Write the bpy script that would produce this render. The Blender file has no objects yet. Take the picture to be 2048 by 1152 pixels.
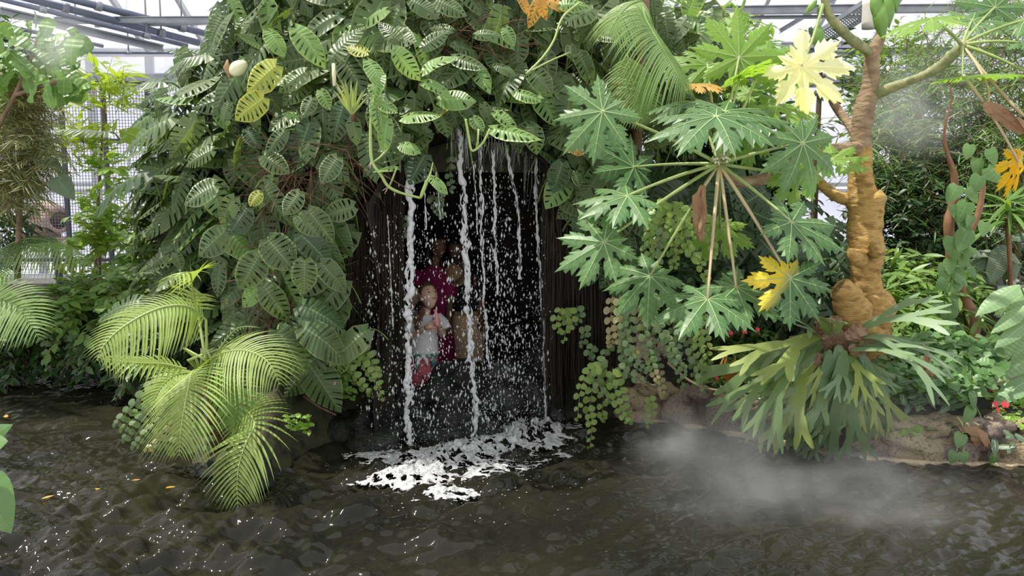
import bpy, bmesh, math, random
import numpy as np
from mathutils import Vector, Matrix, noise as mn
sc = bpy.context.scene
C = sc.collection
R = math.radians
V = Vector
# ------------------------------------------------------------------ camera, sky, sun, exposure
FPX, CAMZ, PITCH = 1500.0, 1.75, R(6.0)
cd = bpy.data.cameras.new('camera'); cam = bpy.data.objects.new('camera', cd); C.objects.link(cam)
cd.sensor_width = 36.0; cd.lens = 36.0 * FPX / 2048.0; cd.clip_end = 200
cam.location = (0, 0, CAMZ); cam.rotation_euler = (R(90) - PITCH, 0, 0)
sc.camera = cam
w = bpy.data.worlds.new('world'); sc.world = w; w.use_nodes = True
bg = w.node_tree.nodes['Background']
bg.inputs[0].default_value = (0.97, 0.975, 1.0, 1); bg.inputs[1].default_value = 1.15
sd = bpy.data.lights.new('sun', 'SUN'); sd.energy = 6.0; sd.angle = R(1.2); sd.color = (1.0, 0.95, 0.84)
sun = bpy.data.objects.new('sun', sd); C.objects.link(sun)
SUNDIR = V((-0.40, 0.05, 1.0)).normalized()          # towards the sun
sun.rotation_euler = SUNDIR.to_track_quat('Z', 'Y').to_euler(); sun.location = (-4, 4, 12)
vs = sc.view_settings
vs.view_transform = 'Standard'; vs.look = 'None'; vs.exposure = 0.0; vs.gamma = 1.0; vs.use_curve_mapping = False
cy = sc.cycles
cy.max_bounces = 7; cy.diffuse_bounces = 3; cy.glossy_bounces = 3; cy.transmission_bounces = 4
cy.transparent_max_bounces = 12; cy.volume_bounces = 1; cy.caustics_reflective = False; cy.caustics_refractive = False
cy.volume_step_rate = 2.0; cy.volume_max_steps = 48; cy.sample_clamp_indirect = 6.0

FW = V((0, math.cos(PITCH), -math.sin(PITCH))); UP = V((0, math.sin(PITCH), math.cos(PITCH)))
CAM = V((0, 0, CAMZ))
def ray(px, py): return FW + V((1, 0, 0)) * ((px - 1024) / FPX) + UP * ((576 - py) / FPX)
def P(px, py, Y):
    d = ray(px, py); return CAM + d * (Y / d.y)
def G(px, py, z=0.0):
    d = ray(px, py); return CAM + d * ((z - CAMZ) / d.z)
def pix(p):
    q = p - CAM; f = q.dot(FW)
    return 1024 + FPX * q.x / f, 576 - FPX * q.dot(UP) / f
def m_(px, Y): return px * Y / FPX
def lerp(a, b, t): return a + (b - a) * t
def tab(x, xs, ys): return float(np.interp(x, xs, ys))
def inpoly(x, y, poly):
    c = False; j = len(poly) - 1
    for i in range(len(poly)):
        xi, yi = poly[i]; xj, yj = poly[j]
        if (yi > y) != (yj > y) and x < (xj - xi) * (y - yi) / (yj - yi) + xi: c = not c
        j = i
    return c

# ------------------------------------------------------------------ materials
def newmat(name):
    m = bpy.data.materials.new(name); m.use_nodes = True
    nt = m.node_tree; nt.nodes.clear()
    out = nt.nodes.new('ShaderNodeOutputMaterial')
    return m, nt, out
def nd(nt, t, **kw):
    n = nt.nodes.new(t)
    for k, v in kw.items(): setattr(n, k, v)
    return n
def rgba(c): return (c[0], c[1], c[2], 1.0)
def mth(nt, op, a, b=None, c=None, clamp=False):
    n = nd(nt, 'ShaderNodeMath', operation=op, use_clamp=clamp)
    for i, v in enumerate((a, b, c)):
        if v is None: continue
        if isinstance(v, (int, float)): n.inputs[i].default_value = v
        else: nt.links.new(v, n.inputs[i])
    return n.outputs[0]
def mixc(nt, f, a, b, mode='MIX'):
    n = nd(nt, 'ShaderNodeMix', data_type='RGBA', blend_type=mode)
    for i, v in ((0, f), (6, a), (7, b)):
        if isinstance(v, (int, float)): n.inputs[i].default_value = v
        elif isinstance(v, tuple): n.inputs[i].default_value = rgba(v)
        else: nt.links.new(v, n.inputs[i])
    return n.outputs[2]
def noise_n(nt, vec, scale, detail=3.0, rough=0.55):
    n = nd(nt, 'ShaderNodeTexNoise'); n.inputs['Scale'].default_value = scale
    n.inputs['Detail'].default_value = detail; n.inputs['Roughness'].default_value = rough
    if vec is not None: nt.links.new(vec, n.inputs['Vector'])
    return n.outputs['Fac']
def ramp(nt, f, stops):
    n = nd(nt, 'ShaderNodeValToRGB'); e = n.color_ramp.elements
    while len(e) < len(stops): e.new(0.5)
    for i, (p, c) in enumerate(stops): e[i].position = p; e[i].color = rgba(c)
    nt.links.new(f, n.inputs[0]); return n.outputs[0]

def leafmat(name, c1, c2, vein=None, edge=None, nv=9, trans=0.3, rough=0.42, spot=None, rib=0.35):
    """A leaf: two greens mixed by a per-leaf random and a noise, pale veins and rim from the leaf's own UV, some light passing through."""
    m, nt, out = newmat(name); L = nt.links.new
    oi = nd(nt, 'ShaderNodeObjectInfo'); tc = nd(nt, 'ShaderNodeTexCoord')
    geo = nd(nt, 'ShaderNodeNewGeometry')
    nz = noise_n(nt, geo.outputs['Position'], 3.0, 2.0)
    f = mth(nt, 'ADD', mth(nt, 'MULTIPLY', oi.outputs['Random'], 0.6), mth(nt, 'MULTIPLY', nz, 0.5), clamp=True)
    col = mixc(nt, f, tuple(c1), tuple(c2))
    sp = nd(nt, 'ShaderNodeSeparateXYZ'); L(tc.outputs['UV'], sp.inputs[0])
    va = mth(nt, 'ABSOLUTE', sp.outputs[1])
    height = None
    if vein:
        mid = mth(nt, 'LESS_THAN', va, 0.045)
        if nv:
            tri = mth(nt, 'PINGPONG', mth(nt, 'MULTIPLY', sp.outputs[0], float(nv)), 0.5)
            side = mth(nt, 'LESS_THAN', tri, 0.055)
            side = mth(nt, 'MULTIPLY', side, mth(nt, 'LESS_THAN', va, 0.93))
            mid = mth(nt, 'MAXIMUM', mid, mth(nt, 'MULTIPLY', side, 0.22))
            height = tri
        col = mixc(nt, mid, col, tuple(vein))
    if edge:
        col = mixc(nt, mth(nt, 'MULTIPLY', mth(nt, 'GREATER_THAN', va, 0.94), 0.75), col, tuple(edge))
    if spot:
        s = noise_n(nt, tc.outputs['UV'], 7.0, 2.0)
        col = mixc(nt, mth(nt, 'GREATER_THAN', s, 0.62), col, tuple(spot))
    pr = nd(nt, 'ShaderNodeBsdfPrincipled'); L(col, pr.inputs['Base Color'])
    pr.inputs['Roughness'].default_value = rough; pr.inputs['Specular IOR Level'].default_value = 0.55
    if height is not None and rib > 0:
        b = nd(nt, 'ShaderNodeBump'); b.inputs['Strength'].default_value = rib; b.inputs['Distance'].default_value = 0.02
        L(height, b.inputs['Height']); L(b.outputs[0], pr.inputs['Normal'])
    tr = nd(nt, 'ShaderNodeBsdfTranslucent')
    L(mixc(nt, 1.0, col, (1.9, 1.75, 0.75), 'MULTIPLY'), tr.inputs[0])
    mx = nd(nt, 'ShaderNodeMixShader'); mx.inputs[0].default_value = trans
    L(pr.outputs[0], mx.inputs[1]); L(tr.outputs[0], mx.inputs[2]); L(mx.outputs[0], out.inputs[0])
    return m

def mat(name, c1, c2=None, scale=6.0, rough=0.7, bump=0.0, bscale=None, metal=0.0, spec=0.4, stretch=None, lo=0.35, hi=0.65, detail=4.0, dist=0.02, c3=None):
    m, nt, out = newmat(name); L = nt.links.new
    pr = nd(nt, 'ShaderNodeBsdfPrincipled'); L(pr.outputs[0], out.inputs[0])
    pr.inputs['Roughness'].default_value = rough; pr.inputs['Metallic'].default_value = metal
    pr.inputs['Specular IOR Level'].default_value = spec
    geo = nd(nt, 'ShaderNodeTexCoord').outputs['Object']
    if stretch:
        mp = nd(nt, 'ShaderNodeMapping'); mp.inputs['Scale'].default_value = stretch; L(geo, mp.inputs[0]); geo = mp.outputs[0]
    if c2 is not None:
        st = [(lo, c1), (hi, c2)]
        if c3 is not None: st = [(lo, c1), ((lo + hi) / 2, c2), (hi, c3)]
        L(ramp(nt, noise_n(nt, geo, scale, detail), st), pr.inputs['Base Color'])
    else: pr.inputs['Base Color'].default_value = rgba(c1)
    if bump:
        b = nd(nt, 'ShaderNodeBump'); b.inputs['Strength'].default_value = bump; b.inputs['Distance'].default_value = dist
        L(noise_n(nt, geo, bscale or scale * 3, 5.0), b.inputs['Height']); L(b.outputs[0], pr.inputs['Normal'])
    return m

M = {}
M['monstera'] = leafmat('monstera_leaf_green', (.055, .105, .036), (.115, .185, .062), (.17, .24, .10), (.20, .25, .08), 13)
M['monstera_shaded'] = leafmat('monstera_leaf_shaded', (.024, .058, .022), (.055, .11, .04), (.13, .22, .09), None, 13)  # darker leaf copy, shade of the deeper foliage layers put into the colour
M['monstera_pale'] = leafmat('monstera_leaf_pale', (.14, .27, .075), (.22, .37, .11), (.32, .44, .17), (.40, .46, .13), 13)
M['monstera_yellow'] = leafmat('monstera_leaf_yellowing', (.27, .33, .035), (.36, .40, .045), (.44, .48, .10), (.5, .5, .1), 13)
M['papaya'] = leafmat('papaya_leaf_green', (.065, .16, .055), (.12, .24, .08), None, None, 0, trans=.33)
M['papaya_backlit'] = leafmat('papaya_leaf_backlit', (.17, .33, .05), (.25, .42, .07), None, None, 0, trans=.45)  # lighter copy of the green leaf, light from behind put into the colour
M['papaya_yellow'] = leafmat('papaya_leaf_yellow', (.75, .50, .02), (.78, .56, .04), None, None, 0, trans=.35, spot=(.3, .40, .05))
M['papaya_sunlit'] = leafmat('papaya_underside_sunlit', (.74, .75, .55), (.82, .82, .62), None, None, 0, trans=.4)  # pale underside with the glare of full sun put into its colour
M['papaya_vein'] = mat('papaya_vein_pale', (.27, .38, .16), rough=.5)
M['petiole'] = mat('petiole_green', (.22, .3, .09), (.33, .40, .15), 5, .5)
M['petiole_pink'] = mat('petiole_pinkish', (.42, .30, .20), (.50, .42, .24), 2, .5)
M['stem'] = mat('stem_green', (.12, .2, .05), (.2, .3, .09), 5, .5)
M['stem_pale'] = mat('stem_pale_green', (.3, .4, .12), (.38, .46, .18), 5, .5)
M['fern'] = leafmat('tree_fern_pinna', (.25, .365, .085), (.36, .465, .14), None, None, 0, trans=.38, rough=.5)
M['fern_mid'] = leafmat('fern_pinna_mid', (.16, .28, .08), (.24, .37, .11), None, None, 0, trans=.35, rough=.5)
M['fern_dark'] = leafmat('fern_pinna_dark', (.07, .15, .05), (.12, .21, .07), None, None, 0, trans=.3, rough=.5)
M['maiden'] = leafmat('maidenhair_leaflet', (.17, .29, .065), (.31, .44, .125), None, None, 0, trans=.4)
M['maiden_dark'] = leafmat('maidenhair_leaflet_dull', (.12, .21, .09), (.22, .32, .14), None, None, 0, trans=.3)
M['maiden_tan'] = leafmat('maidenhair_leaflet_tan', (.34, .33, .17), (.42, .38, .2), None, None, 0, trans=.3)
M['staghorn'] = leafmat('staghorn_frond_green', (.09, .17, .065), (.17, .27, .09), None, None, 0, trans=.25, rough=.45)
M['staghorn_yel'] = leafmat('staghorn_frond_yellow_green', (.24, .32, .07), (.34, .41, .12), None, None, 0, trans=.3, rough=.45)
M['staghorn_grey'] = leafmat('staghorn_frond_greyish', (.15, .24, .12), (.22, .32, .17), None, None, 0, trans=.2, rough=.45)
M['dry'] = leafmat('dried_leaf_brown', (.30, .17, .09), (.42, .27, .15), None, None, 0, trans=.2, rough=.7)
M['fibre_leaf'] = leafmat('papery_shield_brown', (.16, .09, .055), (.34, .22, .14), None, None, 0, trans=.15, rough=.8)
M['dry_orange'] = leafmat('dried_leaf_orange', (.50, .26, .05), (.62, .36, .08), None, None, 0, trans=.3, rough=.6)
M['fine'] = leafmat('fine_leaf_green', (.10, .21, .05), (.19, .32, .08), None, None, 0, trans=.35)
M['fine_light'] = leafmat('fine_leaf_light', (.20, .36, .06), (.32, .48, .10), None, None, 0, trans=.42)
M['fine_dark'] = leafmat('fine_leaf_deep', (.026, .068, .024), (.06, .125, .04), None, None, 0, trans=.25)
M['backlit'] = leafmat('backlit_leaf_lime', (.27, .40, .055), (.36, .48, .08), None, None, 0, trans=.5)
M['olive'] = leafmat('conifer_needle_olive', (.20, .24, .10), (.30, .32, .15), None, None, 0, trans=.25, rough=.6)
M['olive_tip'] = leafmat('conifer_tip_tan', (.34, .33, .16), (.42, .40, .2), None, None, 0, trans=.3, rough=.6)
M['heart'] = leafmat('heart_leaf_green', (.10, .22, .075), (.17, .30, .10), (.19, .31, .12), None, 5, trans=.3, rib=.1)
M['fig'] = leafmat('fig_leaf_green', (.075, .18, .035), (.17, .32, .06), (.26, .38, .11), None, 6, trans=.32)
M['ribbed'] = leafmat('ribbed_leaf_grey_green', (.13, .20, .13), (.19, .27, .18), (.25, .34, .24), None, 18, trans=.2, rib=.6)
M['lance'] = leafmat('lance_leaf_pale_green', (.20, .34, .17), (.28, .43, .22), (.36, .5, .28), None, 12, trans=.3)
M['stripe'] = leafmat('striped_leaf_silver', (.08, .14, .08), (.10, .17, .09), (.55, .6, .5), (.5, .55, .45), 0, trans=.2)
M['ivy'] = leafmat('ivy_leaf_bright', (.20, .38, .06), (.30, .5, .09), (.4, .55, .15), None, 5, trans=.35)
M['red'] = mat('flower_petal_red', (.75, .03, .06), (.85, .06, .10), 10, .5)
M['pink'] = mat('flower_petal_pink', (.8, .18, .22), (.85, .28, .3), 10, .5)
M['spathe'] = mat('spathe_cream', (.75, .72, .5), (.6, .6, .38), 5, .45)
M['bark'] = mat('papaya_bark_ochre', (.23, .13, .04), (.48, .31, .105), 7, .8, .9, 16, stretch=(1, 1, 2.6), c3=(.36, .215, .065))
M['bark_upper'] = mat('papaya_bark_grey_brown', (.20, .13, .08), (.36, .26, .16), 9, .8, .9, 18, stretch=(1, 1, 2.4))
M['bark_green'] = mat('papaya_bark_green', (.16, .2, .08), (.36, .34, .18), 14, .6, .3)
M['twig'] = mat('twig_brown', (.16, .10, .06), (.28, .19, .12), 8, .7, .2)
M['trunk_red'] = mat('trunk_red_brown', (.20, .09, .045), (.32, .17, .09), 7, .55, .3, stretch=(1, 1, .4))
M['fruit'] = mat('papaya_fruit_green', (.13, .26, .05), (.2, .34, .08), 5, .4)
M['mound'] = mat('mound_earth', (.012, .014, .008), (.04, .034, .02), 9, .9, .6, 20, c3=(.025, .035, .012))
M['bank'] = mat('mossy_bank', (.02, .02, .014), (.06, .055, .028), 7, .85, .8, 22, c3=(.045, .06, .02))
M['cave'] = mat('cave_rock', (.018, .014, .013), (.055, .042, .036), 4, .8, .7, 18)
M['wetrock'] = mat('wet_boulder_dark', (.010, .011, .012), (.032, .034, .032), 6, .35, .9, 14, c3=(.018, .028, .016))
M['root'] = mat('root_fibre_brown', (.016, .012, .009), (.046, .034, .023), 20, .85, stretch=(1, 1, .1))
M['fibre'] = mat('dead_frond_fibre', (.09, .05, .03), (.20, .12, .07), 12, .85)
M['stone'] = mat('wall_stone_tan', (.24, .17, .10), (.62, .51, .34), 6, .85, .9, 24, c3=(.42, .32, .20))
M['stone_grey'] = mat('wall_stone_grey', (.17, .13, .11), (.44, .35, .29), 6, .85, .9, 24, c3=(.30, .22, .16))
M['mortar'] = mat('wall_mortar_wet', (.07, .055, .035), (.16, .13, .08), 9, .7, .5)
M['soil'] = mat('bed_soil', (.018, .016, .01), (.05, .04, .025), 8, .95, .6)
M['galv'] = mat('galvanised_steel', (.30, .32, .35), (.40, .42, .45), 5, .45, metal=.35)
M['pipe'] = mat('heating_pipe_blue_grey', (.15, .18, .25), (.19, .22, .29), 4, .45, metal=.2)
M['frame'] = mat('glazing_bar_white', (.62, .63, .66), (.70, .71, .74), 4, .5)
M['wire'] = mat('cage_wire_grey', (.16, .17, .2), rough=.5, metal=.4)
M['post'] = mat('cage_post_dark', (.06, .07, .085), rough=.5)
M['plastic'] = mat('white_plastic', (.62, .59, .53), (.68, .65, .58), 4, .4)
M['hose'] = mat('white_hose', (.66, .67, .68), rough=.4)
M['nest'] = mat('woven_nest_clay', (.70, .46, .37), (.86, .64, .52), 14, .85, .7, 30)
M['dark_hole'] = mat('nest_hollow', (.10, .06, .045), (.16, .1, .07), 8, .9)
M['crate'] = mat('planter_grey', (.20, .21, .2), (.28, .29, .28), 5, .7)
M['crate_in'] = mat('planter_dark_panel', (.05, .052, .05), rough=.7)
M['pave'] = mat('outside_paving', (.62, .60, .58), (.75, .73, .72), 2, .9)

# ------------------------------------------------------------------ mesh helpers
class MB:
    def __init__(s): s.v = []; s.f = []; s.uv = []; s.mi = []
    def vert(s, p, uv=(0, .5)):
        s.v.append((p[0], p[1], p[2])); s.uv.append(uv); return len(s.v) - 1
    def face(s, idx, mi=0): s.f.append(tuple(idx)); s.mi.append(mi)
    def tube(s, pts, rad, n=6, cap=True, mi=0, uvl=1.0):
        pts = [V(p) for p in pts]; k = len(pts)
        if isinstance(rad, (int, float)): rad = [rad] * k
        t0 = (pts[1] - pts[0]).normalized()
        a = t0.orthogonal().normalized(); prev = None; b0 = len(s.v)
        for i in range(k):
            t = (pts[min(i + 1, k - 1)] - pts[max(i - 1, 0)])
            t = t.normalized() if t.length > 1e-9 else t0
            a = (a - t * a.dot(t)); a = a.normalized() if a.length > 1e-6 else t.orthogonal().normalized()
            b = t.cross(a)
            for j in range(n):
                th = 2 * math.pi * j / n
                s.vert(pts[i] + (a * math.cos(th) + b * math.sin(th)) * rad[i], (i / (k - 1), j / n))
        for i in range(k - 1):
            for j in range(n):
                s.face((b0 + i * n + j, b0 + i * n + (j + 1) % n, b0 + (i + 1) * n + (j + 1) % n, b0 + (i + 1) * n + j), mi)
        if cap:
            s.face(tuple(b0 + j for j in range(n))[::-1], mi); s.face(tuple(b0 + (k - 1) * n + j for j in range(n)), mi)
    def box(s, c, size, rot=None, mi=0):
        c = V(c); hx, hy, hz = size[0] / 2, size[1] / 2, size[2] / 2; b = len(s.v)
        for x in (-hx, hx):
            for y in (-hy, hy):
                for z in (-hz, hz):
                    p = V((x, y, z)); p = rot @ p if rot is not None else p
                    s.vert(c + p)
        for q in ((0, 1, 3, 2), (4, 6, 7, 5), (0, 4, 5, 1), (2, 3, 7, 6), (0, 2, 6, 4), (1, 5, 7, 3)): s.face([b + i for i in q], mi)
    def bar(s, a, b, wx, wz, mi=0):
        a, b = V(a), V(b); d = b - a
        q = d.to_track_quat('X', 'Z').to_matrix(); s.box((a + b) / 2, (d.length, wx, wz), q, mi)
    def rings(s, rings, cap=True, mi=0):
        """rings: list of lists of points with equal counts"""
        n = len(rings[0]); b0 = len(s.v)
        for i, r in enumerate(rings):
            for j, p in enumerate(r): s.vert(p, (i / max(1, len(rings) - 1), j / n))
        for i in range(len(rings) - 1):
            for j in range(n):
                s.face((b0 + i * n + j, b0 + i * n + (j + 1) % n, b0 + (i + 1) * n + (j + 1) % n, b0 + (i + 1) * n + j), mi)
        if cap:
            s.face([b0 + j for j in range(n)][::-1], mi); s.face([b0 + (len(rings) - 1) * n + j for j in range(n)], mi)
    def mesh(s, name, mats, smooth=True):
        me = bpy.data.meshes.new(name); me.from_pydata(s.v, [], s.f)
        mats = mats if isinstance(mats, (list, tuple)) else [mats]
        for q in mats: me.materials.append(q)
        if s.f:
            uvl = me.uv_layers.new(name='UVMap')
            li = np.empty(len(me.loops), dtype=np.int32); me.loops.foreach_get('vertex_index', li)
            uvl.data.foreach_set('uv', np.array(s.uv, dtype=np.float32)[li].ravel())
            if len(mats) > 1: me.polygons.foreach_set('material_index', np.array(s.mi, dtype=np.int32))
            me.polygons.foreach_set('use_smooth', np.full(len(me.polygons), smooth, dtype=bool))
        me.update(); return me
    def build(s, name, mats, parent=None, smooth=True, **props):
        return put(name, s.mesh(name, mats, smooth), parent, None, **props)

def put(name, me, parent=None, mw=None, **props):
    o = bpy.data.objects.new(name, me); C.objects.link(o)
    if parent is not None:
        o.parent = parent; o.matrix_parent_inverse = WM[parent.name].inverted()
    if mw is not None: o.matrix_basis = mw
    WM[o.name] = mw.copy() if mw is not None else Matrix.Identity(4)
    for k, v in props.items(): o[k] = v
    return o
WM = {}
def thing(name, label, cat, loc, group=None):
    o = bpy.data.objects.new(name, None); C.objects.link(o); o.empty_display_size = .1
    o.location = loc; WM[o.name] = Matrix.Translation(V(loc))
    o['label'] = label; o['category'] = cat
    if group: o['group'] = group
    return o
def tag(o, label, cat, group=None, kind=None):
    o['label'] = label; o['category'] = cat
    if group: o['group'] = group
    if kind: o['kind'] = kind
    return o
def struct(o):
    o['kind'] = 'structure'; return o
def orient(base, tip, normal, scale=1.0):
    y = V(tip).normalized(); z = V(normal); z = z - y * z.dot(y)
    z = z.normalized() if z.length > 1e-5 else y.orthogonal().normalized()
    x = y.cross(z)
    s = (scale, scale, scale) if isinstance(scale, (int, float)) else scale
    m = Matrix((( x.x*s[0], y.x*s[1], z.x*s[2], base[0]), (x.y*s[0], y.y*s[1], z.y*s[2], base[1]), (x.z*s[0], y.z*s[1], z.z*s[2], base[2]), (0, 0, 0, 1)))
    return m
def bez(p0, p1, p2, n=8):
    p0, p1, p2 = V(p0), V(p1), V(p2)
    return [p0 * (1 - t) ** 2 + p1 * 2 * t * (1 - t) + p2 * t * t for t in [i / n for i in range(n + 1)]]
def spline(pts, n=6):
    pts = [V(p) for p in pts]; q = [pts[0]] + pts + [pts[-1]]; out = []
    for i in range(1, len(q) - 2):
        for k in range(n):
            t = k / n; a, b, c, d = q[i - 1], q[i], q[i + 1], q[i + 2]
            out.append(.5 * ((2 * b) + (c - a) * t + (2 * a - 5 * b + 4 * c - d) * t * t + (3 * b - a - 3 * c + d) * t ** 3))
    out.append(pts[-1]); return out
def rv(rnd, s=1.0): return V((rnd.uniform(-s, s), rnd.uniform(-s, s), rnd.uniform(-s, s)))

# ------------------------------------------------------------------ leaf shapes (base at origin, tip along +Y, upper side +Z, length 1)
WS = [0, .06, .14, .26, .38, .52, .68, .82, .93, 1.0]
WW = [.34, .66, .90, 1.0, 1.0, .88, .63, .34, .11, 0.0]
def monstera_mesh(name, seed, wmax=.30, n=6, pinnate=False, droop=.16, fold=.18, roll=0.0, holes=.85, cup=0.0):
    rnd = random.Random(seed); mb = MB()
    rows = [0, .20, .36, .58, .78, .90, 1.0]
    if pinnate: prof = [.05, .12, .6, .85, .95, 1.0, 1.05]
    else: prof = [.03, .05, .62, 1.0, .8, .10, .03]
    slots = [(i + 1.0) / (n + 1.4) for i in range(n)]
    hs = (.15 if pinnate else .175) / (n + 1.4)
    for side in (-1, 1):
        cols = [(0.0, 0, -1)]
        for k, s in enumerate(slots):
            on = rnd.random() < holes; hw = hs * rnd.uniform(.8, 1.25) if on else hs * .3
            s2 = s + rnd.uniform(-.012, .012)
            cols += [(s2, -hw, k if on else -1), (s2, hw, -1)]
        cols.append((1.0, 0, -1))
        grid = []
        for (s, d, k) in cols:
            line = []
            for r, v in enumerate(rows):
                ss = min(1, max(0, s + d * prof[r]))
                tm = ss + .12 * math.sin(math.pi * ss) - .10 * (1 - ss) ** 3
                W = tab(ss, WS, WW) * wmax * (1 + (0.03 * math.sin(17 * ss + seed)))
                y = lerp(ss * .97, tm, v ** 1.1); x = v * W * side
                z = -droop * y * y * 1.4 - fold * (abs(x)) * (1 if v > 0 else 0) + cup * x * x * 4
                z += .014 * math.sin(ss * (n + 1.4) * 2 * math.pi) * v + roll * x * y
                line.append(mb.vert((x, y, z), (ss, v * side)))
            grid.append(line)
        for i in range(len(cols) - 1):
            for r in range(len(rows) - 1):
                if cols[i][2] >= 0 and (1 <= r <= 4 or (pinnate and r >= 1)): continue
                q = (grid[i][r], grid[i + 1][r], grid[i + 1][r + 1], grid[i][r + 1])
                mb.face(q if side > 0 else q[::-1])
    return mb.mesh(name, M['monstera'])
def simple_leaf_mesh(name, wmax=.22, ws=None, droop=.12, fold=.15, material='heart', rows=8, base=0.0, wave=0.0, notch=0.0):
    mb = MB(); ws = ws or [(0, .05), (.15, .7), (.35, 1), (.6, .8), (.85, .35), (1, 0)]
    xs = [a for a, b in ws]; yw = [b for a, b in ws]
    grid = []
    for i in range(rows + 1):
        t = i / rows; wv = tab(t, xs, yw) * wmax
        line = []
        for v in (-1, -.5, 0, .5, 1):
            x = v * wv; y = t - notch * abs(v) * (1 - t) ** 3
            line.append(mb.vert((x, y, -droop * t * t - fold * abs(x) + wave * math.sin(t * 14) * abs(v)), (t, v)))
        grid.append(line)
    for i in range(rows):
        for j in range(4): mb.face((grid[i][j], grid[i][j + 1], grid[i + 1][j + 1], grid[i + 1][j]))
    return mb.mesh(name, M[material])
def papaya_mesh(name, seed, droop=.22, fold=.35, mats=('papaya', 'papaya_vein'), curl=0.0):
    rnd = random.Random(seed); mb = MB()
    lobes = [(0, 1.0), (40, .98), (-40, .98), (80, .90), (-80, .90), (121, .70), (-121, .70), (158, .42), (-158, .42)]
    def bend(x, y, dz=0.0):
        r2 = x * x + y * y
        return (x, y, -droop * r2 + dz - curl * r2 * r2)
    order = sorted(lobes, key=lambda l: l[0])
    for (ang, ln) in order:
        ang = ang + rnd.uniform(-4, 4); ln *= rnd.uniform(.92, 1.06)
        a = R(ang); ax = V((math.sin(a), math.cos(a))); sx = V((math.cos(a), -math.sin(a)))
        ts = [0.0, .24, .40, .54, .68, .82, 1.0]; ws = [0, .125, .082, .096, .080, .052, 0]
        def pt(t, w_, up=0.0):
            q = ax * (t * ln) + sx * w_
            p = bend(q.x, q.y, up - fold * abs(w_) * .5); return p
        A = [mb.vert(pt(t, 0)) for t in ts]
        for sd_ in (-1, 1):
            E = [mb.vert(pt(t, sd_ * w_ * max(.8, ln))) for t, w_ in zip(ts, ws)]
            for i in range(len(ts) - 1):
                if i == 0: q = (A[0], A[1], E[1])
                elif i == len(ts) - 2: q = (A[i], A[i + 1], E[i])
                else: q = (A[i], A[i + 1], E[i + 1], E[i])
                mb.face(q if sd_ < 0 else q[::-1])
            for (i, j, sl, fa) in ((2, 3, .19, 40), (3, 4, .17, 36), (4, 5, .11, 28)):
                if ln < .5 and i != 3: continue
                sl = sl * ln * rnd.uniform(.75, 1.2)
                t0, t1 = ts[i], ts[j]; w0, w1 = ws[i] * max(.8, ln), ws[j] * max(.8, ln)
                dx, dy = math.sin(R(fa)), math.cos(R(fa))
                tm_ = (t0 + t1) / 2
                tipv = mb.vert(pt(tm_ + sl * dy / ln, sd_ * ((w0 + w1) / 2 + sl * dx), -.03))
                sh = mb.vert(pt(t1 + sl * .35 * dy / ln, sd_ * (w1 + sl * .30 * dx)))
                sh0 = mb.vert(pt(t0 + sl * .30 * dy / ln, sd_ * (w0 + sl * .52 * dx)))
                q = (E[i], E[j], sh, tipv, sh0)
                mb.face(q if sd_ < 0 else q[::-1])
                # side vein
                c0 = V(pt(tm_ - .04, 0, .006)); c1 = V(pt(tm_ + sl * .75 * dy / ln, sd_ * ((w0 + w1) / 2 + sl * .75 * dx), .0))
                per = (c1 - c0).cross(V((0, 0, 1))).normalized() * .004
                ids = [mb.vert(c0 + per), mb.vert(c0 - per), mb.vert(c1)]
                mb.face(ids if (c1 - c0).cross(per).z < 0 else ids[::-1], 1)
        for i in range(len(ts) - 1):
            h0, h1 = .010 * (1 - ts[i] * .8), .010 * (1 - ts[i + 1] * .9)
            mb.face([mb.vert(pt(ts[i], -h0, .006)), mb.vert(pt(ts[i], h0, .006)), mb.vert(pt(ts[i + 1], h1, .006)), mb.vert(pt(ts[i + 1], -h1, .006))], 1)
    return mb.mesh(name, [M[k] for k in mats], smooth=False)
def with_mat(me, *keys):
    """the same shape under another material"""
    c = me.copy()
    for i, k in enumerate(keys): c.materials[i] = M[k]
    return c
def variants(meshes, key): return [with_mat(m, key) for m in meshes]
MON = [monstera_mesh('monstera_leaf_shape', 1, .31, 6, droop=.14), monstera_mesh('monstera_leaf_shape', 2, .29, 7, droop=.26, fold=.25), monstera_mesh('monstera_leaf_shape', 3, .33, 6, droop=.05, fold=.1, roll=.25),
       monstera_mesh('monstera_leaf_shape', 4, .30, 5, droop=.2, roll=-.3, holes=.75), monstera_mesh('monstera_leaf_shape', 5, .27, 6, droop=.34, fold=.3, cup=.3), monstera_mesh('monstera_leaf_shape', 6, .34, 7, droop=.1, fold=.05)]
PIN = [monstera_mesh('split_leaf_shape', 11, .27, 8, True, droop=.2), monstera_mesh('split_leaf_shape', 12, .30, 9, True, droop=.34, fold=.3), monstera_mesh('split_leaf_shape', 13, .24, 9, True, droop=.1, fold=.3, roll=.2), monstera_mesh('split_leaf_shape', 14, .28, 8, True, droop=.45, fold=.12)]
MON_D, MON_P, MON_Y = variants(MON, 'monstera_shaded'), variants(MON, 'monstera_pale'), variants(MON, 'monstera_yellow')
PIN_D = variants(PIN, 'monstera_shaded')
PAP = [papaya_mesh('papaya_leaf_shape', 21, .10), papaya_mesh('papaya_leaf_shape', 22, .22), papaya_mesh('papaya_leaf_shape', 23, .34, .5), papaya_mesh('papaya_leaf_shape', 24, .02, .6)]
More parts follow.
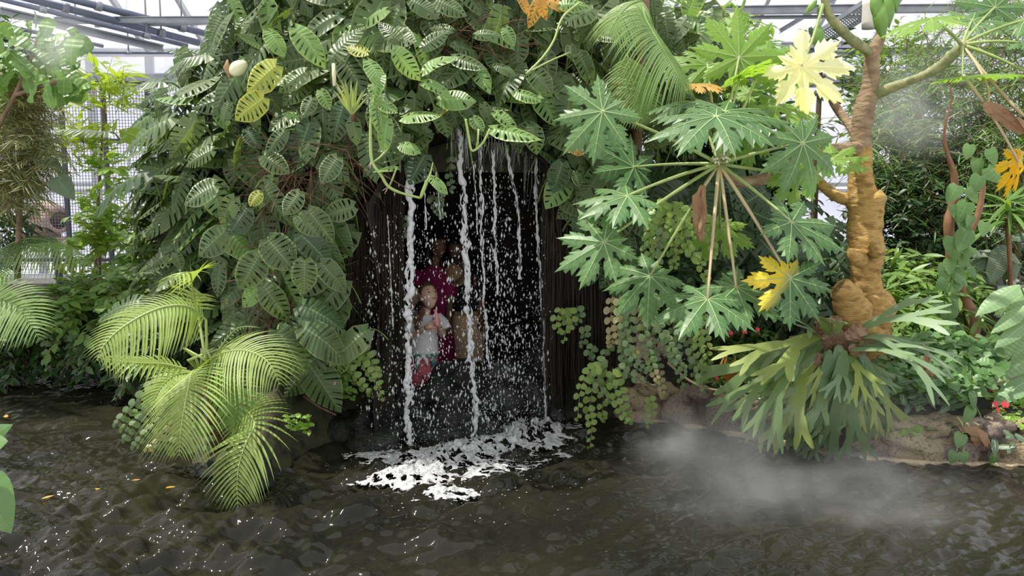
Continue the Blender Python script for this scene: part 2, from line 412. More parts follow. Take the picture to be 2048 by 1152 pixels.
def half_yellow():
    m = M['papaya'].copy(); m.name = 'papaya_leaf_half_yellow'; nt = m.node_tree
    tc = nd(nt, 'ShaderNodeTexCoord'); sp = nd(nt, 'ShaderNodeSeparateXYZ'); nt.links.new(tc.outputs['Object'], sp.inputs[0])
    f = mth(nt, 'MULTIPLY_ADD', mth(nt, 'ADD', sp.outputs[0], mth(nt, 'MULTIPLY', sp.outputs[1], -.55)), 3.5, .35, clamp=True)
    pr = [n for n in nt.nodes if n.type == 'BSDF_PRINCIPLED'][0]; tr = [n for n in nt.nodes if n.type == 'BSDF_TRANSLUCENT'][0]
    old = pr.inputs['Base Color'].links[0].from_socket; c = mixc(nt, f, old, (.80, .60, .03)); nt.links.new(c, pr.inputs['Base Color']); nt.links.new(mixc(nt, 1.0, c, (1.2, 1.2, .6), 'MULTIPLY'), tr.inputs[0]); return m
M['half_yellow'] = half_yellow()
PAP_LIMP = papaya_mesh('papaya_leaf_shape', 25, .75, 1.6, ('papaya_yellow', 'papaya_vein'))
PAP_FOLD = papaya_mesh('papaya_leaf_shape', 26, .30, 1.1, ('papaya_sunlit', 'papaya_sunlit'))
PAP_B = [with_mat(m, 'papaya_backlit', 'petiole') for m in PAP]
# ------------------------------------------------------------------ the mound's front in world coordinates
def mound_front(X, Z):
    y = 5.12 + (.34 * (X + .9) if X > -.9 else .25 * (-.9 - X) ** 2)
    if X > .6: y += .25 * (X - .6) ** 2
    y += .16 * max(0, Z - 2.0) ** 1.5
    if X < -1.2: y -= .25 * max(0, min(1, -1.2 - X)) * max(0, 1.1 - Z)
    return y
def on_mound(px, py, off=0.0):
    Y = 5.6
    for _ in range(6):
        p = P(px, py, Y); Y = lerp(Y, mound_front(p.x, p.z) + off, .8)
    return P(px, py, Y)
def fbm(p, o=3): return mn.fractal(V(p), 1.0, 2.0, o, noise_basis='PERLIN_ORIGINAL')

# pond: a rippled sheet, finer towards the viewer, cut away under the grotto
def pond():
    nr, ncol = 400, 460
    ys = 2.3 + (8.9 - 2.3) * (np.linspace(0, 1, nr) ** 1.35); us = np.linspace(-.95, .95, ncol)
    Yg, Ug = np.meshgrid(ys, us, indexing='ij'); Xg = Ug * Yg
    rs = np.random.RandomState(4); Z = np.zeros_like(Xg)
    for k in range(60):
        lam = .05 * (11.0 ** rs.rand()); th = rs.normal(.55, .75) + (np.pi / 2)
        kx, ky = np.cos(th) * 2 * np.pi / lam, np.sin(th) * 2 * np.pi / lam
        wx = .10 * np.sin(Xg * 1.7 + k) + .10 * np.sin(Yg * 2.1 + 2 * k)
        Z += .0078 * lam ** .75 * np.sin(kx * (Xg + wx) + ky * (Yg + wx) + rs.rand() * 6.28)
    d = np.sqrt((Xg + .25) ** 2 + ((Yg - 5.3) * 1.2) ** 2)
    Z *= (.95 + .9 * np.exp(-(d / 1.1) ** 2) + 1.2 * np.exp(-((Xg + 1.9) ** 2 + (Yg - 3.6) ** 2) / 1.1))
    Z += .006 * np.sin(d * 26 - .6) * np.exp(-d * .7)
    vv = np.stack([Xg, Yg, Z], -1).reshape(-1, 3)
    idx = np.arange(nr * ncol).reshape(nr, ncol)
    q = np.stack([idx[:-1, :-1], idx[:-1, 1:], idx[1:, 1:], idx[1:, :-1]], -1).reshape(-1, 4)
    c = vv[q].mean(1)
    keep = ~((c[:, 1] > 6.12) & (c[:, 0] > -1.6) & (c[:, 0] < 1.0))
    q = q[keep]
    me = bpy.data.meshes.new('pond_water')
    me.vertices.add(len(vv)); me.vertices.foreach_set('co', vv.astype(np.float32).ravel())
    me.loops.add(q.size); me.loops.foreach_set('vertex_index', q.astype(np.int32).ravel())
    me.polygons.add(len(q)); me.polygons.foreach_set('loop_start', np.arange(0, q.size, 4, dtype=np.int32))
    me.polygons.foreach_set('use_smooth', np.ones(len(q), dtype=bool)); me.update(calc_edges=True); me.validate()
    m, nt, out = newmat('pond_water'); L = nt.links.new
    pr = nd(nt, 'ShaderNodeBsdfPrincipled'); L(pr.outputs[0], out.inputs[0])
    geo = nd(nt, 'ShaderNodeTexCoord').outputs['Object']
    L(ramp(nt, noise_n(nt, geo, .55, 2.0), [(.35, (.010, .010, .008)), (.65, (.024, .023, .014))]), pr.inputs['Base Color'])
    pr.inputs['Roughness'].default_value = .06; pr.inputs['IOR'].default_value = 1.33
    b = nd(nt, 'ShaderNodeBump'); b.inputs['Strength'].default_value = .12; b.inputs['Distance'].default_value = .01
    L(noise_n(nt, geo, 22.0, 3.0), b.inputs['Height']); L(b.outputs[0], pr.inputs['Normal'])
    me.materials.append(m)
    return struct(put('pond_water', me))
pond()

def sheet(name, us, vs_, fn, mt, skip=None, smooth=True):
    mb = MB(); g = [[mb.vert(fn(u, v), (u, v)) for v in vs_] for u in us]
    for i in range(len(us) - 1):
        for j in range(len(vs_) - 1):
            if skip and skip((us[i] + us[i + 1]) / 2, (vs_[j] + vs_[j + 1]) / 2): continue
            mb.face((g[i][j], g[i + 1][j], g[i + 1][j + 1], g[i][j + 1]))
    return mb.build(name, mt, smooth=smooth)
def frange(a, b, n): return [a + (b - a) * i / n for i in range(n + 1)]

# the earth core of the mound and the grotto behind the falls
def core_pt(X, Z):
    return (X, mound_front(X, Z) + .48 + .16 * fbm((X * 1.6, Z * 1.6, 0)), Z)
struct(sheet('wall_mound', frange(-5.2, 1.05, 64), frange(-.3, 5.0, 50), core_pt, M['mound'],
             skip=lambda X, Z: (-.90 < X < .28 and Z < 2.02) or X < tab(Z, [0, 1, 1.8, 2.6, 3.2, 4], [-4.4, -4.2, -3.5, -2.7, -2.2, -2.0])))
def grotto():
    mb = MB(); sec = [(-.98, -.5), (-1.0, .3), (-1.0, 1.1), (-.98, 1.8), (-.82, 2.12), (-.4, 2.26), (0, 2.24), (.3, 2.02), (.42, 1.6), (.45, .9), (.45, .2), (.43, -.5)]
    rings = []
    for i, Y in enumerate((5.34, 5.6, 5.9, 6.3, 6.8, 7.3, 7.8, 8.2, 8.4)):
        wd = 1.0 + .12 * max(0, Y - 6); r = []
        for (x, z) in sec:
            n = fbm((x * 1.5, Y * 1.5, z * 1.5)) * .10
            r.append((-.3 + (x + .3) * wd + n, Y + (.30 * (x + .95) if Y < 5.7 else 0), z + n * .6 if z > 0 else z))
        rings.append(r)
    mb.rings(rings); mb.f = mb.f[:-2] + [mb.f[-1]]; mb.mi = mb.mi[:len(mb.f)]
    o = mb.build('wall_grotto', M['cave']); 
    md = o.modifiers.new('sub', 'SUBSURF'); md.levels = 2; md.render_levels = 2; md.subdivision_type = 'SIMPLE'
    return struct(o)
grotto()
struct(sheet('floor_grotto', frange(-1.6, 1.2, 8), frange(6.0, 8.6, 8), lambda x, y: (x, y, -.3 + .02 * fbm((x * 3, y * 3, 0))), M['cave']))

# banks
LW = [G(*p) for p in ((150, 760), (235, 775), (320, 850), (395, 930), (440, 968), (505, 972), (560, 945), (640, 902), (700, 880), (770, 868), (860, 842))]
def lw(X): return tab(X, [p.x for p in LW], [p.y for p in LW])
def bank_h(X, Y):
    d = Y - lw(X) + .10 * fbm((X * 2.2, Y * 2.2, 3)); return max(-.35, min(.75 - .45 * max(0, min(1, (X + 1.75) / .5)), .95 * d - .02)) + .09 * fbm((X * 4, Y * 4, 9), 4)
struct(sheet('ground_bank', frange(-4.4, -.95, 80), frange(4.3, 7.2, 64), lambda x, y: (x, y, bank_h(x, y)), M['bank']))
struct(sheet('ground_shore', frange(-15, -2.6, 44), frange(8.0, 14, 24), lambda x, y: (x, y, min(.45, .9 * (y - 8.15)) + .06 * fbm((x * 2, y * 2, 1))), M['soil']))
RW = [G(*p) for p in ((1130, 815), (1215, 832), (1300, 842), (1400, 855), (1560, 885), (1700, 915), (1850, 926), (2048, 932), (2400, 938))]
def rw(X): return tab(X, [p.x for p in RW], [p.y for p in RW])
def bed_h(X, Y):
    d = Y - rw(X) - .16; return (max(-.3, min(.30, 4.0 * d)) if d < .1 else .30 + .10 * (d - .1)) + .04 * fbm((X * 4, Y * 4, 2))
struct(sheet('ground_bed', frange(.30, 14, 80), [5.0 + .07 * i for i in range(30)] + frange(7.2, 14, 20), lambda x, y: (x, y, bed_h(x, y)), M['soil']))
struct(sheet('ground_outside', frange(-16, 16, 4), frange(13.6, 40, 4), lambda x, y: (x, y, -.05), M['pave']))
struct(sheet('floor_walkway', frange(-6, 6, 4), frange(-8, 1.9, 4), lambda x, y: (x, y, .12), M['pave']))

# boulders
def boulder_mesh(name, seed, mt, sub=3, rough=.22, flat=1.0):
    bm = bmesh.new(); bmesh.ops.create_icosphere(bm, subdivisions=sub, radius=1.0)
    for v in bm.verts:
        n = fbm(v.co * 1.1 + V((seed * 7.1, 0, 0)), 4) * rough * 1.6 + mn.voronoi(v.co * 1.3 + V((seed * 3.3, 1, 2)))[0][0] * rough * 1.2
        v.co = v.co * (1 + n - .2); v.co.z *= flat
    me = bpy.data.meshes.new(name); bm.to_mesh(me); bm.free(); me.materials.append(mt)
    me.polygons.foreach_set('use_smooth', np.ones(len(me.polygons), dtype=bool)); return me
def boulder(px, py, Y, wpx, hpx, seed, label, group='wet boulders below the falls'):
    c = P(px, py, Y); o = put('boulder', boulder_mesh('boulder', seed, M['wetrock'], 4, .34))
    s = m_(wpx, Y) / 2; o.location = c; o.scale = (s, s * .85, m_(hpx, Y) / 2); o.rotation_euler = (0, 0, seed * 1.3)
    tag(o, label, 'boulder', group); return o
for a in ((800, 832, 5.85, 190, 110, 1, 'wet black boulder just under the girl in red shorts'),
          (735, 862, 5.62, 180, 105, 2, 'low mossy black boulder at the foot of the root wall, beside churning foam'),
          (900, 800, 6.05, 170, 150, 3, 'wet black boulder in front of the woven tan skirt'),
          (985, 815, 6.15, 170, 150, 4, 'dark wet boulder directly behind the falling middle streams of water'),
          (1060, 790, 6.25, 170, 190, 5, 'tall dark wet boulder at the cave side beside the rightmost thin stream'),
          (1120, 805, 6.15, 130, 110, 6, 'small dark boulder at the foot of the hanging root curtain by the pale ferns'),
          (880, 845, 5.75, 190, 70, 7, 'flat wet ledge stone at the back edge of the foam'),
          (500, 962, 4.72, 130, 75, 8, 'round dark boulder in the water below the lowest bright fern frond'),
          (425, 945, 4.85, 70, 50, 9, 'small dark stone half under water beside the rounder bank boulder')):
    boulder(*a)

# stone wall of the right bank: every stone a part
def stone_wall():
    t = thing('stone_wall', 'low rough stone wall holding the planted bed above the pond', 'wall', G(1750, 918))
    mb = MB()
    pts = [p for p in RW if p.x > .7]
    dense = []
    for i in range(len(pts) - 1):
        for k in range(8): dense.append(pts[i].lerp(pts[i + 1], k / 8))
    rings = []
    for p in dense:
        rings.append([p + V((0, .02 + .02 * fbm(p * 3), -.2)), p + V((0, .05, .04)), p + V((0, .08 + .03 * fbm(p * 4), .22)), p + V((0, .30, .27)), p + V((0, .34, -.2))])
    mb.rings(rings); mb.build('mortar', M['mortar'], t)
    lb = MB(); lb.rings([[p + V((0, -.035, -.03)), p + V((0, -.04, .018)), p + V((0, .03, .022)), p + V((0, .04, -.03))] for p in dense]); lb.build('ledge', M['stone'], t)
    rnd = random.Random(5)
    shapes = [boulder_mesh('stone', 30 + i, M['stone_grey'] if i % 3 == 0 else M['stone'], 3, .42) for i in range(8)]
    for row, (z, hh) in enumerate(((.10, .12), (.235, .06))):
        x = .95 + row * .1
        while x < 4.6:
            wd = rnd.uniform(.22, .46) if row == 0 else rnd.uniform(.12, .26)
            y = rw(x + wd / 2)
            o = put('stone', shapes[rnd.randrange(8)], t, Matrix.Translation((x + wd / 2, y + .085 + row * .03, z + rnd.uniform(-.01, .01))) @ Matrix.Rotation(rnd.uniform(-.2, .2), 4, 'Y') @ Matrix.Rotation(rnd.choice((0, math.pi)) + rnd.uniform(-.2, .2), 4, 'Z') @ Matrix.Diagonal((wd * .60, .11, hh * rnd.uniform(.95, 1.3), 1)))
            x += wd * .98
stone_wall()

# ------------------------------------------------------------------ greenhouse: end wall, roof, pipes
def pane_mat():
    m, nt, out = newmat('greenhouse_glass'); L = nt.links.new
    tr = nd(nt, 'ShaderNodeBsdfTransparent'); gl = nd(nt, 'ShaderNodeBsdfGlossy'); gl.inputs['Roughness'].default_value = .1
    df = nd(nt, 'ShaderNodeBsdfTranslucent'); df.inputs[0].default_value = (.8, .82, .88, 1)
    geo = nd(nt, 'ShaderNodeTexCoord').outputs['Object']
    nz = noise_n(nt, geo, 1.3, 4.0)
    L(ramp(nt, nz, [(.3, (.84, .84, .92)), (.7, (.97, .97, 1.0))]), tr.inputs[0])
    a = nd(nt, 'ShaderNodeMixShader'); a.inputs[0].default_value = .06; L(tr.outputs[0], a.inputs[1]); L(gl.outputs[0], a.inputs[2])
    b = nd(nt, 'ShaderNodeMixShader'); b.inputs[0].default_value = .15; L(a.outputs[0], b.inputs[1]); L(df.outputs[0], b.inputs[2])
    L(b.outputs[0], out.inputs[0]); return m
M['glass'] = pane_mat()
WY = 13.2
def greenhouse():
    n = 0; bay = 1.02
    for i in range(-14, 14):
        for (z0, z1) in ((.55, 2.1), (2.14, 3.9), (4.0, 4.42)):
            n += 1; x0 = i * bay - .1
            mb = MB(); t_ = .035
            mb.box((x0 + t_, WY, (z0 + z1) / 2), (t_ * 2, .06, z1 - z0)); mb.box((x0 + bay - t_, WY, (z0 + z1) / 2), (t_ * 2, .06, z1 - z0))
            mb.box((x0 + bay / 2, WY, z0 + t_), (bay, .055, t_ * 2)); mb.box((x0 + bay / 2, WY, z1 - t_), (bay, .055, t_ * 2))
            o = struct(mb.build('window_%d' % n, M['frame'], smooth=False))
            pb = MB(); pb.box((x0 + bay / 2, WY + .01, (z0 + z1) / 2), (bay - .1, .008, z1 - z0 - .1)); pb.build('pane', M['glass'], o, smooth=False)
    mb = MB(); mb.box((0, WY, .25), (29, .2, .6)); struct(mb.build('wall_back', M['plastic'], smooth=False))
    mb = MB(); mb.box((0, WY - .12, 3.96), (29, .22, .12)); struct(mb.build('trim_1', M['galv'], smooth=False))
    # roof slope over the end bay: glass between rafters
    a, b = V((0, WY, 4.45)), V((0, 8.2, 6.9)); d = (b - a).normalized()
    q = d.to_track_quat('X', 'Z').to_matrix(); ln = (b - a).length
    roof = None
    for i in range(-14, 15):
        rb = MB(); x = i * bay - .1; rb.bar(a + V((x, 0, 0)), b + V((x, 0, 0)), .06, .10)
        struct(rb.build('trim_%d' % (i + 17), M['frame'], smooth=False))
    root = struct(MBroof(a, b, bay))
def MBroof(a, b, bay):
    rb = MB()
    for k in range(5):
        p = a.lerp(b, k / 4); rb.bar(p + V((-14.3, 0, .02)), p + V((14.1, 0, .02)), .05, .05)
    root = rb.build('roof', M['frame'], smooth=False)
    for i in range(-14, 14):
        for k in range(4):
            p0, p1 = a.lerp(b, k / 4 + .006), a.lerp(b, (k + 1) / 4 - .006); x = i * bay - .1 + bay / 2
            pb = MB(); hw = bay / 2 - .04; n_ = V((0, .01, .01))
            ids = [pb.vert(p) for p in (p0 + V((x - hw, 0, 0)), p0 + V((x + hw, 0, 0)), p1 + V((x + hw, 0, 0)), p1 + V((x - hw, 0, 0)))]
            id2 = [pb.vert(V(pb.v[j]) + n_) for j in ids]
            pb.face(ids[::-1]); pb.face(id2)
            for j in range(4): pb.face((ids[j], ids[(j + 1) % 4], id2[(j + 1) % 4], id2[j]))
            pb.build('pane', M['glass'], root, smooth=False)
    return root
greenhouse()
def level_line(p_near, p_far, Yfar):
    """a straight run under the roof, falling gently with it towards the end wall"""
    return P(p_near[0], p_near[1], Yfar - 1.5), P(p_far[0], p_far[1], Yfar)
def pipe(p0, p1, Yf, rpx, label, mt='pipe', group='heating pipes under the roof', over=.6):
    a, b = level_line(p0, p1, Yf); r = m_(rpx * .78, Yf * .92)
    d = (b - a).normalized(); a = a - d * over
    mb = MB(); mb.tube([a, b], r, 10)
    t = thing('heating_pipe', label, 'pipe', b, group)
    mb.build('tube', M[mt], t)
    cb = MB()
    for k in (.35, .8):
        c = a.lerp(b, k); cb.tube([c - d * .04, c + d * .04], r * 1.35, 10)
    cb.build('clamp', M['galv'], t, kind='stuff')
    hb = MB(); c = a.lerp(b, .8); hb.tube([c, c + V((0, 0, .9))], .012, 5); hb.build('hanger', M['galv'], t)
    return t
pipe((149, 0), (430, 72), 11.6, 8.5, 'thick blue grey pipe, highest of the three slanting ones by the mound')
pipe((70, 0), (398, 86), 11.4, 9, 'thick blue grey pipe, middle one of three slanting towards the mound')
pipe((17, 2), (375, 92), 11.0, 6, 'thinner blue grey pipe, lowest of the three slanting ones beside the steel channel')
pipe((0, 50), (205, 92), 11.6, 5, 'short grey pipe ending over the cage corner, lower than the steel channel')
pipe((-60, 104), (347, 106), 12.9, 3.5, 'thin grey pipe running along the top of the end wall')
def beam(p0, p1, Y0, Y1, w_, h_, label, name='roof_beam', mt='galv'):
    mb = MB(); a, b = P(p0[0], p0[1], Y0), P(p1[0], p1[1], Y1); mb.bar(a, b, w_, h_)
    # flanges make it a channel
    t = thing(name, label, 'beam', b); mb.build('web', M[mt], t, smooth=False)
    fb = MB(); z = V((0, 0, h_ / 2)); fb.bar(a + z, b + z, w_ * 2.6, h_ * .14); fb.bar(a - z, b - z, w_ * 2.6, h_ * .14); fb.build('flange', M[mt], t, smooth=False, kind='stuff')
    return t
a_, b_ = level_line((0, 22), (325, 97), 11.0)
mb = MB(); mb.bar(a_, b_, .03, .075); t_ = thing('roof_beam', 'light steel channel beam slanting under the pipes above the fig tree', 'beam', b_); mb.build('web', M['galv'], t_, smooth=False)
mb = MB(); z_ = V((0, 0, .038)); mb.bar(a_ + z_, b_ + z_, .09, .02); mb.bar(a_ - z_, b_ - z_, .09, .02); mb.build('flange', M['galv'], t_, smooth=False, kind='stuff')
beam((110, 41), (470, 39), 10.6, 10.6, .03, .07, 'level steel rail crossing over the slanting pipes towards the mound')
beam((190, 52), (450, 46), 10.9, 10.9, .02, .03, 'thin level rod just under the crossing steel rail')
beam((1200, 24), (1760, 17), 10.2, 10.2, .04, .085, 'level steel rail above the papaya crown')
beam((1200, 37), (1760, 33), 10.4, 10.4, .02, .035, 'thin conduit just beneath the rail above the papaya crown')
beam((1735, 18), (2300, 14), 9.8, 9.8, .04, .08, 'level steel rail behind the hanging white cup')
beam((1560, 62), (1680, -10), 10.8, 10.8, .03, .06, 'slanting steel strut above the bright hanging papaya leaf')
beam((1350, 15), (1370, -20), 10.4, 10.4, .03, .05, 'short steel strut meeting the rail by the drooping palm frond')
beam((1560, 96), (1740, 92), 12.0, 12.0, .05, .14, 'pale level beam behind the fork of the papaya trunk', mt='frame')
beam((1570, 103), (2200, 100), 11.8, 11.8, .05, .07, 'darker level beam low under the roof behind the feathery shrub', mt='pipe')
def walkway():
    t = thing('perforated_panel', 'perforated grey metal strip slanting under the roof by the white cup', 'panel', P(1690, 55, 9.8))
    mb = MB(); a, b = P(1640, 78, 9.6), P(1850, -60, 8.8); wv = V((.16, .22, 0))
    for k in (-1, 1): mb.bar(a + wv * k, b + wv * k, .03, .05)
    mb.build('side_rail', M['galv'], t, smooth=False, kind='stuff')
    gb = MB(); n = 46
    for i in range(n):
        c = a.lerp(b, (i + .5) / n); gb.bar(c - wv, c + wv, .018, .006)
    for k in (-.66, -.33, 0, .33, .66): gb.bar(a + wv * k, b + wv * k, .02, .006)
    gb.build('perforated_sheet', M['galv'], t, smooth=False, kind='stuff')
walkway()
def cage():
    t = thing('wire_cage', 'aviary of fine grey wire mesh on dark posts before the glass end wall', 'cage', P(140, 520, 10.0))
    Y = 10.0; x0, x1 = P(-160, 300, Y).x, P(345, 300, Y).x; z0, z1 = P(0, 545, Y).z, P(0, 163, Y).z
    for px in (-60, 128, 212, 300):
        mb = MB(); x = P(px, 300, Y).x; mb.box((x, Y, (z0 + z1) / 2), (.05, .05, z1 - z0)); mb.build('post', M['post'], t, smooth=False)
    for z in (P(0, 166, Y).z, P(0, 282, Y).z, P(0, 520, Y).z):
        mb = MB(); mb.box(((x0 + x1) / 2, Y, z), (x1 - x0, .045, .045)); mb.build('rail', M['post'], t, smooth=False)
    mb = MB(); st = .04; w_ = .0055
    x = x0
    while x < x1: mb.box((x, Y, (z0 + z1) / 2), (w_, w_, z1 - z0)); x += st
    z = z0
    while z < z1: mb.box(((x0 + x1) / 2, Y, z), (x1 - x0, w_, w_)); z += st
    mb.build('wire_mesh', M['wire'], t, smooth=False, kind='stuff')
cage()
def nest():
    Y = 10.7; c = P(96, 436, Y); t = thing('nest_barrel', 'pinkish woven barrel nest lying on its side inside the wire aviary', 'nest', c - V((0, 0, .25)))
    ax = V((.86, -.45, -.12)).normalized(); u = ax.orthogonal().normalized(); v = ax.cross(u)
    mb = MB(); prof = [(-.30, .02), (-.29, .14), (-.22, .215), (-.08, .245), (.08, .235), (.20, .205), (.26, .185), (.262, .125), (.20, .12)]
    rings = []
    for i, (s, r) in enumerate(prof):
        rings.append([c + ax * s + (u * math.cos(a) + v * math.sin(a)) * (r * (1 + .05 * math.sin(a * 3 + i))) for a in [2 * math.pi * k / 24 for k in range(24)]])
    mb.rings(rings); mb.build('body', M['nest'], t)
    hb = MB(); hb.rings([[c + ax * s + (u * math.cos(a) + v * math.sin(a)) * r for a in [2 * math.pi * k / 20 for k in range(20)]] for s, r in ((.255, .124), (.245, .122), (.12, .10))]); hb.build('hollow', M['dark_hole'], t)
    pb = MB(); pb.tube([c + V((-.35, -.1, -.24)), c + V((.30, -.25, -.235))], .035, 8); pb.build('perch', M['twig'], t)
    lb = MB(); lb.box(c + V((-.0, -.1, -.29)), (.66, .42, .05)); lb.build('shelf', M['nest'], t, smooth=False)
    bb = MB(); bb.tube([c + V((0, .1, -.3)), c + V((0, .3, -1.75))], .05, 8); bb.build('stand', M['post'], t)
nest()
def cup():
    c = P(1741, 28, 6.4); t = thing('hanging_cup', 'plain white plastic cup hanging beside the papaya fruits', 'cup', c + V((0, 0, -.1)))
    h, r = m_(54, 6.4), m_(15.5, 6.4); mb = MB()
    prof = [(0, -.5 * h), (r * .95, -.5 * h), (r, -.3 * h), (r, .3 * h), (r * 1.05, .5 * h), (r * .93, .5 * h), (r * .9, -.4 * h), (0, -.42 * h)]
    mb.rings([[c + V((max(.0005, q) * math.cos(a), max(.0005, q) * math.sin(a), z)) for a in [2 * math.pi * k / 20 for k in range(20)]] for q, z in prof], cap=False); mb.build('shell', M['plastic'], t)
    wb = MB(); wb.tube([c + V((-r, 0, .48 * h)), c + V((0, 0, h * 1.4)), c + V((r, 0, .48 * h))], .004, 5); wb.tube([c + V((0, 0, h * 1.4)), c + V((0, 0, 2.6))], .003, 5); wb.build('wire_hanger', M['wire'], t)
cup()
# ------------------------------------------------------------------ climbing split-leaf vines over the mound
def d_front(X, Z):
    e = .05
    return V(((mound_front(X + e, Z) - mound_front(X - e, Z)) / (2 * e), -1.0, (mound_front(X, Z + e) - mound_front(X, Z - e)) / (2 * e))).normalized()
MASK = [(275, 310), (265, 255), (290, 195), (340, 150), (375, 118), (425, 70), (440, -10), (455, -70), (1330, -70), (1300, 60), (1240, 140), (1215, 250), (1235, 330), (1200, 420), (1130, 430), (1105, 330), (1080, 268),
        (1010, 258), (900, 250), (800, 300), (705, 320), (688, 400), (690, 560), (705, 690), (670, 745), (600, 760), (540, 720), (420, 680), (350, 640), (290, 575), (268, 470), (262, 390)]
class Vine:
    def __init__(s, label, loc, name='monstera_vine', group=None):
        s.root = thing(name, label, 'vine', loc, group); s.st = MB(); s.n = 0
    def leaf(s, me, mw, name='leaf', pet=None, r=.0045):
        o = put(name, me, s.root, mw); s.n += 1
        if pet is not None:
            b = mw.translation; mid = (b + pet) / 2 + V((0, -.03, .07)); s.st.tube(bez(pet, mid, b, 5), [r * 1.3] * 2 + [r] * 4, 5, cap=False)
        return o
    def done(s, mt='stem'):
        if s.st.v: s.st.build('petioles', M[mt], s.root, kind='stuff')
rnd = random.Random(77)
MON_O = variants(MON, 'dry_orange')
VINES = {
    'slope': Vine('wide vine of big deep-cut leaves on the mound shoulder beside the aviary', on_mound(300, 520)),
    'flank': Vine('vine of perforated oval leaves covering the mound face beside the root wall', on_mound(560, 600)),
    'crest': Vine('vine of perforated leaves heaped on top of the mound above the yellowing leaves', on_mound(620, 60)),
    'lip': Vine('vine of small perforated leaves hanging over the lip above the falling water', on_mound(900, 150)),
    'east': Vine('vine of perforated leaves between the falls and the papaya crown', on_mound(1170, 300)),
}
def which(px, py):
    if px < 430 and py > 60: return 'slope'
    if px < 760 and py > 215: return 'flank'
    if px < 800: return 'crest'
    if px < 1085: return 'lip'
    return 'east'
CAPS = {'slope': 292, 'flank': 250, 'crest': 270, 'lip': 250, 'east': 200}
def scatter(n, off0, off1, dark, smul=1.0):
    k = 0; tries = 0
    while k < n and tries < n * 20:
        tries += 1
        px, py = rnd.uniform(130, 1340), rnd.uniform(-75, 770)
        if not inpoly(px, py, MASK): continue
        key = which(px, py); vn = VINES[key]
        if vn.n >= CAPS[key]: continue
        p = on_mound(px, py, rnd.uniform(off0, off1)); nrm = d_front(p.x, p.z)
        side = -1 if key == 'slope' else (1 if key == 'east' and rnd.random() < .6 else rnd.choice((-1, 1)))
        if key == 'slope':
            tip = V((side * rnd.uniform(-.5, 1.2), 0, 0)) + nrm * rnd.uniform(.1, .9) + V((0, 0, rnd.uniform(-1.1, .3)))
            up = V((0, 0, rnd.uniform(.5, 1.1))) + nrm * rnd.uniform(.3, .9) + rv(rnd, .3)
            big = rnd.random() < .5; pool = (PIN_D if dark else PIN) if big else (MON_D if dark else MON)
            sc_ = (rnd.uniform(.36, .58) if big else rnd.uniform(.26, .38)) * smul
        else:
            tip = V((side * rnd.uniform(.0, .9), 0, 0)) + nrm * rnd.uniform(.0, .45) + V((0, 0, rnd.uniform(-1.2, -.25)))
            if key in ('crest', 'lip') : tip += V((0, 0, .25))
            up = V((0, 0, rnd.uniform(.2, .9))) + nrm * rnd.uniform(.5, 1.1) + rv(rnd, .55)
            big = rnd.random() < .16; pool = (PIN_D if dark else PIN) if big else (MON_D if dark else MON)
            sc_ = (rnd.uniform(.34, .46) if big else rnd.uniform(.22, .38)) * smul * (.86 if key in ('lip', 'east') else 1)
        if not dark and rnd.random() < .10: pool = MON_P
        if not dark and rnd.random() < .006: pool = MON_Y
        me = pool[rnd.randrange(len(pool))]
        mw = orient(p - tip.normalized() * sc_ * .4, tip, up, sc_)
        pet = mw.translation - nrm * rnd.uniform(.15, .4) + V((rnd.uniform(-.12, .12), 0, rnd.uniform(-.3, .02)))
        vn.leaf(me, mw, pet=pet); k += 1
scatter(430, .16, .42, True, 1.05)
scatter(600, -.14, .16, False)
